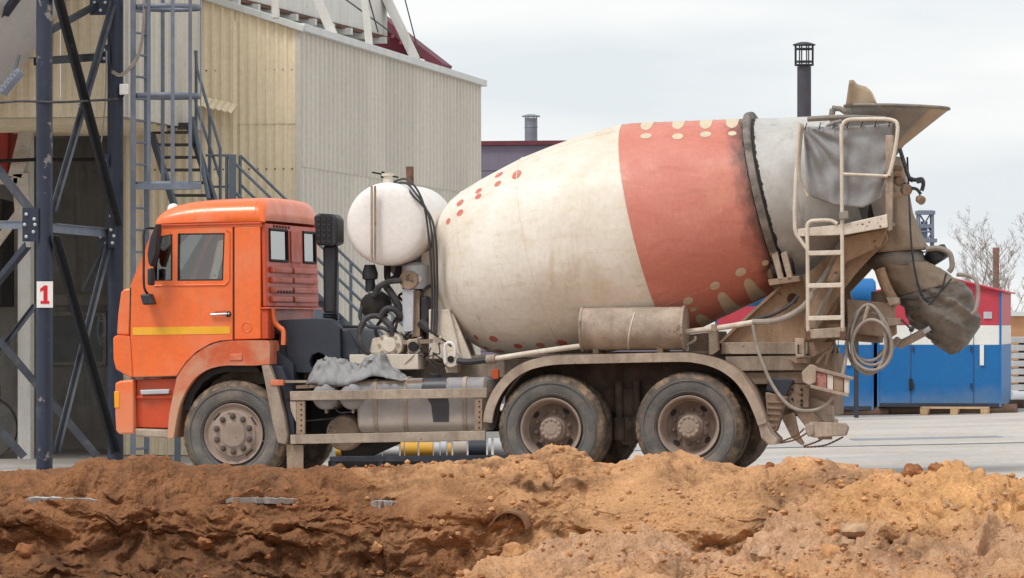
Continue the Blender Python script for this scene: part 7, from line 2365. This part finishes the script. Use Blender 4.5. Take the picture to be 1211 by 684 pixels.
for (px, py) in ((1014, 266), (1020, 265.5), (1026, 267), (1028, 263), (1038, 264), (1042, 259), (1041, 268), (1025, 268.5)):
    p = T(px, py, LY); mb = MB(); mb.lathe([(0, 0.005 + 0.008 * rnds.random()), (0.002, 0.004)], p + Vector((0, 0.0, 0)), (0, -1, 0), 7); tpart(mb, 'rust_spot', M['rust'], plat, smooth=0)

# tarpaulin curtain on the railing
def curtain():
    nx, ny = 44, 34
    rows = []
    Y0 = LY + 0.06
    for j in range(ny + 1):
        v = j / ny
        row = []
        for i in range(nx + 1):
            u = i / nx
            xt = 950 + (1056 - 950) * u
            yt = 150 - 4.5 * u + 2.0 * math.sin(math.pi * u)
            xb = 954 + (1048 - 954) * u
            yb = np.interp(u, [0, 0.06, 0.35, 0.7, 0.93, 1.0], [214, 233, 243, 246, 236, 214])
            px = xt + (xb - xt) * v
            py = yt + (yb - yt) * v
            # folds falling from the upper left corner
            ang = math.atan2(v * 1.1 + 0.02, u * 1.2 + 0.02)
            dist = math.hypot(u, v)
            f = 0.05 * math.sin(ang * 15) * min(dist * 2.4, 1) * max(0.0, 1 - u * 1.35) + 0.02 * math.sin(u * 26 + v * 3) * v * 0.6
            f += 0.035 * mnoise.noise(Vector((u * 5, v * 4, 2)))
            row.append(T(px, py, Y0 + f + 0.02))
        rows.append(row)
    mb = MB(); mb.grid(rows)
    o = mb.build('tarpaulin_curtain', M['tarp'], None, smooth=70, solid=0.008)
    o.matrix_world = TM
    tag(o, 'grey tarpaulin curtain tied to the railing above the ladder', 'tarpaulin')
curtain()
for k in range(7):
    px = 953 + k * 16.5
    p = T(px, 149.5 - 0.6 * k, LY + 0.05)
    mb = MB(); mb.tube([p + Vector((math.cos(a) * 0.012, math.sin(a) * 0.03, math.sin(a * 1.0 + 1.2) * 0.035)) for a in [2 * math.pi * j / 10 for j in range(10)]], 0.006, 5, closed=True); tpart(mb, 'tie_cord', M['hose'])
# window slots of the rear frame behind the curtain top
ttube('top_frame', [(955, 141, .6), (1000, 139, .6), (1048, 141, .6)], 0.03, M['hopper'])
tplate('rear_frame_wall', [(1000, 138), (1050, 140), (1050, 262), (1035, 262), (1030, 240), (1000, 235)], 0.72, 0.76, M['hopper'], ref=0.72)

# ---------------- hopper
def hopper():
    y0, y1 = 0.55, 1.95
    # rim outline left to right in side view and half widths
    rows = []
    lv = [(0.0, (1001, 127), (1122, 128.5)), (0.15, (1001.5, 137), (1112, 136)), (0.4, (1004, 152), (1093, 151)), (0.7, (1012, 172), (1068, 171)), (1.0, (1022, 190), (1052, 192))]
    n = 40
    for f, l, r in lv:
        a, b = T(l[0], l[1], MID), T(r[0], r[1], MID)
        cx, hw = (a.x + b.x) / 2, (b.x - a.x) / 2
        cz = (a.z + b.z) / 2
        hy = 0.62 * (1 - f) + 0.2 * f
        row = []
        for k in range(n):
            q = 2 * math.pi * k / n
            c, s = math.cos(q), math.sin(q)
            e = 0.62
            x = cx + hw * (abs(c) ** e) * (1 if c > 0 else -1)
            # rear lip narrows to a spout
            taper = 1 - 0.55 * max(0.0, (x - cx) / hw) ** 1.5 * (1 - f)
            y = MID + hy * (abs(s) ** e) * (1 if s > 0 else -1) * taper
            z = a.z + (b.z - a.z) * ((x - a.x) / max(b.x - a.x, 1e-3))
            row.append(Vector((x, y, z)))
        rows.append(row)
    # the washed tan back of the bowl is its own sheet
    ka = [k for k in range(n) if math.cos(2 * math.pi * k / n) < 0.55]
    kb = [k for k in range(n) if math.cos(2 * math.pi * k / n) >= 0.45]
    kb = sorted(kb, key=lambda k: k if k < n / 2 else k - n)
    lo_, hi_ = ka[0] - 1, ka[-1] + 1
    mb = MB(); mb.grid([[r_[k % n] for k in range(lo_, hi_ + 1)] for r_ in rows])
    h = tpart(mb, 'hopper', M['hopper'], smooth=50, solid=0.018)
    mb = MB(); mb.grid([[r_[k % n] for k in range(hi_ - n, lo_ + 1)] for r_ in rows])
    tpart(mb, 'hopper_lip', M['hopper_in'], h, smooth=50, solid=0.018)
    mb = MB(); mb.tube([p + Vector((0, 0, 0.0)) for p in rows[0]], 0.018, 8, closed=True); tpart(mb, 'rim', M['hopper'], h, smooth=50)
    # tan rear face plate where the rain washed it
    # bent splash plate standing on the front rim
    outline = [(1000, 125), (1003, 112), (1007, 96), (1014, 101), (1022, 103), (1030, 109), (1034, 117), (1038, 125)]
    nq = 9
    rows2 = []
    bot = [T(px, 125.5, MID) for px in np.linspace(1001, 1038, nq)]
    topy = np.interp(np.linspace(1001, 1038, nq), [1001, 1004, 1008, 1015, 1023, 1030, 1034, 1038], [112, 99, 92, 97.5, 99.5, 105, 112, 122])
    topx = [1005.5, 1008.5, 1013, 1018, 1023, 1028, 1032, 1035, 1038]
    topy = [95.5, 94.5, 99.5, 101, 102, 106, 111, 117, 124]
    for f in np.linspace(0, 1, 7):
        row = []
        for k in range(nq):
            u = k / (nq - 1)
            yy = 0.72 + 0.30 * math.sin(math.pi * u * 0.9) * 0.6 + 0.06 * f
            b = T(np.linspace(1001, 1038, nq)[k], 126, 0.72)
            t = T(topx[k], topy[k], 0.72)
            p = b.lerp(t, f)
            row.append(Vector((p.x, 0.66 + 0.10 * math.sin(math.pi * u) + 0.05 * f * math.sin(u * 5), p.z)))
        rows2.append(row)
    mb = MB(); mb.grid(rows2); tpart(mb, 'splash_plate', M['hopper_in'], h, smooth=60, solid=0.012)
    mb = MB(); mb.tube([T(985, 129, .8), T(983, 140, .8), T(988, 147, .8)], 0.035, 8); mb.tube([T(984, 128, .8), T(994, 129, .8), T(1000, 133, .8)], 0.03, 8); tpart(mb, 'rim_latch', M['hopper'], h, smooth=40)
    ttube('latch_hose', [(978, 150, .6), (985, 146, .55), (996, 143, .6)], 0.022, M['hose_grey'], h)
hopper()
# work lamps and cables behind the platform
def work_lamps():
    b = ttube('lamp_post', [(1064, 176, .5), (1069, 192, .5), (1075, 210, .5), (1080, 214, .5)], 0.022, M['hose'])
    for px, py, r in ((1060, 199, 0.055), (1062, 213, 0.06), (1071, 224, 0.065), (1088, 236, 0.05)):
        p = T(px, py, 0.45)
        mb = MB(); mb.lathe([(-0.05, r * 0.5), (-0.02, r * 0.9), (0.04, r), (0.05, r * 0.8)], p, (0.5, -0.6, -0.3), 16); tpart(mb, 'work_lamp', M['tan_dark'], b, smooth=35)
    ttube('cable', [(1074, 210, .5), (1082, 213, .45), (1090, 212, .45), (1092, 218, .45), (1090, 226, .45)], 0.022, M['hose'], b)
    ttube('cable', [(1068, 216, .5), (1076, 222, .45), (1084, 224, .45), (1089, 230, .45)], 0.018, M['hose'], b)
    tplate('cable_box', [(1083, 211), (1091, 210.5), (1091, 216), (1084, 217)], 0.4, 0.5, M['hose'], b, ref=0.4)
    for py in (203, 228):
        tplate('lamp_bracket', [(1054, py), (1066, py), (1066, py + 6), (1054, py + 6)], 0.35, 0.5, M['brown'], b, ref=0.35, bevel=0.01)
work_lamps()

# ---------------- discharge chute
def chute():
    # canvas throat: from under the hopper to the collar
    def ringpts(c, u, v, ru, rv, n=36, seed=0, amp=0.0):
        out = []
        for k in range(n):
            a = 2 * math.pi * k / n
            e = 1 + amp * mnoise.noise(Vector((math.cos(a) * 2 + seed, math.sin(a) * 2, seed * 1.7)))
            out.append(c + (u * math.cos(a) * ru + v * math.sin(a) * rv) * e)
        return out
    Yv = Vector((0, 1, 0))
    secs = [((1052, 186), (1036, 186), (1066, 186), 0.28), ((1052, 222), (1032, 222), (1073, 224), 0.32), ((1052, 250), (1028, 250), (1080, 252), 0.36), ((1054, 275), (1025, 276), (1088, 275), 0.40), ((1058, 298), (1024, 301), (1096, 295), 0.42)]
    rows = []
    for i, (_, l, r, hy) in enumerate(secs):
        a, b = T(l[0], l[1], MID), T(r[0], r[1], MID)
        rows.append(ringpts((a + b) / 2, (b - a).normalized(), Yv, (b - a).length / 2, hy, seed=i * 0.35, amp=0.13))
    # refine rows
    fine = []
    for i in range(len(rows) - 1):
        for q in range(5):
            f = q / 5
            fine.append([p.lerp(s, f) + Vector((0, 0.012 * mnoise.noise(Vector((k * .5, i * 5 + q, 0))), 0)) for k, (p, s) in enumerate(zip(rows[i], rows[i + 1]))])
    fine.append(rows[-1])
    mb = MB(); mb.grid(fine, closed_u=True)
    c = tpart(mb, 'discharge_sleeve', M['tarp_brown'], smooth=60, solid=0.01)
    # grey collar
    col = [((1029, 301), (1090, 297), 0.40), ((1024, 309), (1093, 304), 0.41), ((1029, 318), (1097, 311), 0.41)]
    rows = []
    for i, (l, r, hy) in enumerate(col):
        a, b = T(l[0], l[1], MID), T(r[0], r[1], MID)
        rows.append(ringpts((a + b) / 2, (b - a).normalized(), Yv, (b - a).length / 2, hy))
    mb = MB(); mb.grid(rows, closed_u=True); tpart(mb, 'collar', M['hopper'], c, smooth=60, solid=0.012)
    # bagged chute: elbow to the lower right
    bag = [((1030, 316), (1096, 309), .40), ((1040, 330), (1106, 314), .41), ((1050, 342), (1118, 322), .42), ((1059, 354), (1132, 334), .42), ((1066, 367), (1149, 348), .44), ((1078, 383), (1158, 362), .43), ((1092, 396), (1160, 376), .40), ((1106, 407), (1155, 392), .33), ((1120, 415), (1145, 406), .22), ((1127, 419), (1135, 415), .10)]
    rows = []
    for i, (l, r, hy) in enumerate(bag):
        a, b = T(l[0], l[1], MID), T(r[0], r[1], MID)
        rows.append(ringpts((a + b) / 2, (b - a).normalized(), Yv, (b - a).length / 2, hy, 64, seed=i * 0.5, amp=0.07))
    def refine(rows, m, amp):
        out = []
        for i in range(len(rows) - 1):
            for q in range(m):
                f = q / m
                out.append([p.lerp(s, f) for p, s in zip(rows[i], rows[i + 1])])
        out.append(rows[-1])
        cen = [sum(r_, Vector()) / len(r_) for r_ in out]
        for j, r_ in enumerate(out):
            for k, p in enumerate(r_):
                d = (p - cen[j]).normalized()
                n = mnoise.noise(p * 4.0) * 0.5 + (0.5 - 1.6 * abs(mnoise.noise(Vector((p.x * 4 + p.z * 5, p.y * 2.5, p.z * 3))))) * 0.9 + (0.4 - 1.6 * abs(mnoise.noise(Vector((p.x * 9 - p.z * 5, p.y * 5, p.z * 9 + 7))))) * 0.45 + 0.15
                r_[k] = p + d * amp * (n - 0.3)
        return out
    up = refine(rows[:4], 6, 0.035)
    lo = refine([[(p - sum(rows[3], Vector()) / 64) * 1.05 + sum(rows[3], Vector()) / 64 for p in rows[3]]] + rows[4:], 7, 0.075)
    mb = MB(); mb.grid(up, closed_u=True); tpart(mb, 'chute', M['tarp_brown'], c, smooth=60, solid=0.01)
    mb = MB(); mb.grid(lo, closed_u=True, cap=False); bagp = tpart(mb, 'chute_bag', material('greasy_bag_tarpaulin', srgb(106, 98, 90), 0.55, var=0.3, vscale=4, dust=(srgb(150, 136, 120), 0.3, 3), bump=0.4, bscale=20), c, smooth=60, solid=0.01)
    # tie cords
    for ps in ([(1119, 324, .86), (1112, 345, .80), (1096, 362, .80), (1070, 366, .84)], [(1073, 186, .8), (1075, 230, .86), (1078, 290, .84), (1084, 330, .80), (1092, 352, .8), (1098, 357, .8)], [(1060, 352, .84), (1085, 354, .80), (1108, 349, .8), (1125, 330, .86)]):
        ttube('tie_cord', ps, 0.012, M['hose'], c, n=6)
    ttube('return_hose', [(1132, 325, 1.0), (1144, 326, .95), (1154, 332, .9), (1157, 348, .9), (1154, 366, .85), (1149, 372, .84)], 0.022, M['hose_grey'], c)
    # black rubber ring on the back of the collar
    a = T(1108, 302, MID)
    mb = MB(); mb.lathe([(-0.08, 0.10), (-0.06, 0.135), (0.06, 0.135), (0.08, 0.10)], a, (0.5, 0, -0.85), 24); tpart(mb, 'rubber_buffer', M['black'], c, smooth=40)
    ttube('buffer_frame', [(1095, 295, 1.1), (1110, 294, 1.1), (1123, 300, 1.1), (1126, 315, 1.1), (1122, 322, 1.1)], 0.03, M['hose_grey'], c)
    # hinge strut and swing arm
    ttube('chute_strut', [(1062, 409, .9), (1078, 401, .88), (1093, 393, .86)], 0.045, M['tan'], c, n=12)
    mb = MB(); mb.tube([T(1086, 397, .87), T(1100, 388, .86)], 0.03, 10); tpart(mb, 'strut_rod', M['alu'], c)
    ttube('swing_arm', [(1040, 318, .8), (1048, 340, .8), (1060, 362, .8)], 0.06, M['brown'], c, n=12)
chute()
# cross box behind the ladder with swing post
tplate('rear_cross_box', [(1001, 354), (1035, 357), (1058, 360), (1060, 395), (1052, 400), (1003, 394)], 0.62, 0.72, M['tan_dark'], ref=0.62, bevel=0.012)
mb = MB(); p = T(1040, 400, MID); q = T(1040, 345, MID); mb.tube([p, q], 0.09, 20); tpart(mb, 'swing_post', M['tan'])
mb = MB(); mb.bar(T(985, 392, 1.0), T(1042, 396, 1.0), 0.5, 0.18); tpart(mb, 'post_arm', M['tan_dark'], smooth=0)
tplate('arm_strut', [(1036, 420), (1046, 425), (1066, 402), (1060, 398)], 0.8, 0.9, M['tan'], ref=0.8, bevel=0.01)
tplate('hinge_ear', [(1048, 352), (1063, 352), (1064, 358), (1052, 362)], 0.55, 0.62, M['tan'], ref=0.55, bevel=0.006)
tplate('hinge_ear', [(1048, 376), (1064, 377), (1066, 384), (1050, 386)], 0.55, 0.62, M['tan'], ref=0.55, bevel=0.006)
mb = MB(); mb.tube([T(1066, 378, .55), T(1076, 388, .55)], 0.012, 8); mb.lathe([(0, .02), (.02, .035), (.05, .02)], T(1076, 388, .55), (1, 0, -0.8), 12); tpart(mb, 'lock_lever', M['hose'])
# ---- hoses at the rear
def coil():
    mb = MB()
    rnd = random.Random(4)
    for k in range(5):
        cx, cy = 1029 + rnd.uniform(-3, 3), 401 + rnd.uniform(-4, 4) + k * 1.2
        rx, ry = 22 + rnd.uniform(-3, 3), 34 + rnd.uniform(-7, 8)
        yy = 0.42 - k * 0.035
        pts = []
        for j in range(44):
            a = 2 * math.pi * j / 44
            pts.append(T(cx + rx * math.cos(a) * (1 + 0.10 * math.sin(a)), cy + ry * math.sin(a), yy + 0.02 * math.sin(a * 2)))
        mb.tube(pts, 0.019, 8, closed=True)
    o = tpart(mb, 'coiled_hose', M['hose_grey'], smooth=50)
    mb = MB(); mb.tube([T(1027, 362, .3), T(1022, 380, .3)], 0.022, 8); tpart(mb, 'hook', M['tan'], o)
    return o
coil()
ttube('hanging_hose', [(890, 381, .3), (893, 400, .28), (900, 425, .26), (915, 458, .24), (935, 481, .22), (958, 486, .2), (978, 478, .2), (993, 455, .2), (1000, 425, .25), (1001, 405, .35)], 0.02, M['hose_grey'])
ttube('water_hose_rear', [(890, 381, .3), (915, 380, .3), (935, 373, .3), (953, 360, .32), (968, 338, .38), (984, 312, .45), (994, 288, .5)], 0.035, M['hose_grey'], n=10)
ttube('water_hose_rear', [(893, 377, .4), (915, 372, .4), (935, 360, .4), (944, 350, .4)], 0.018, M['hose'], n=8)
ttube('boom_hose', [(968, 400, .5), (965, 380, .5), (978, 350, .5), (992, 322, .5), (1003, 300, .5)], 0.025, M['hose_grey'])
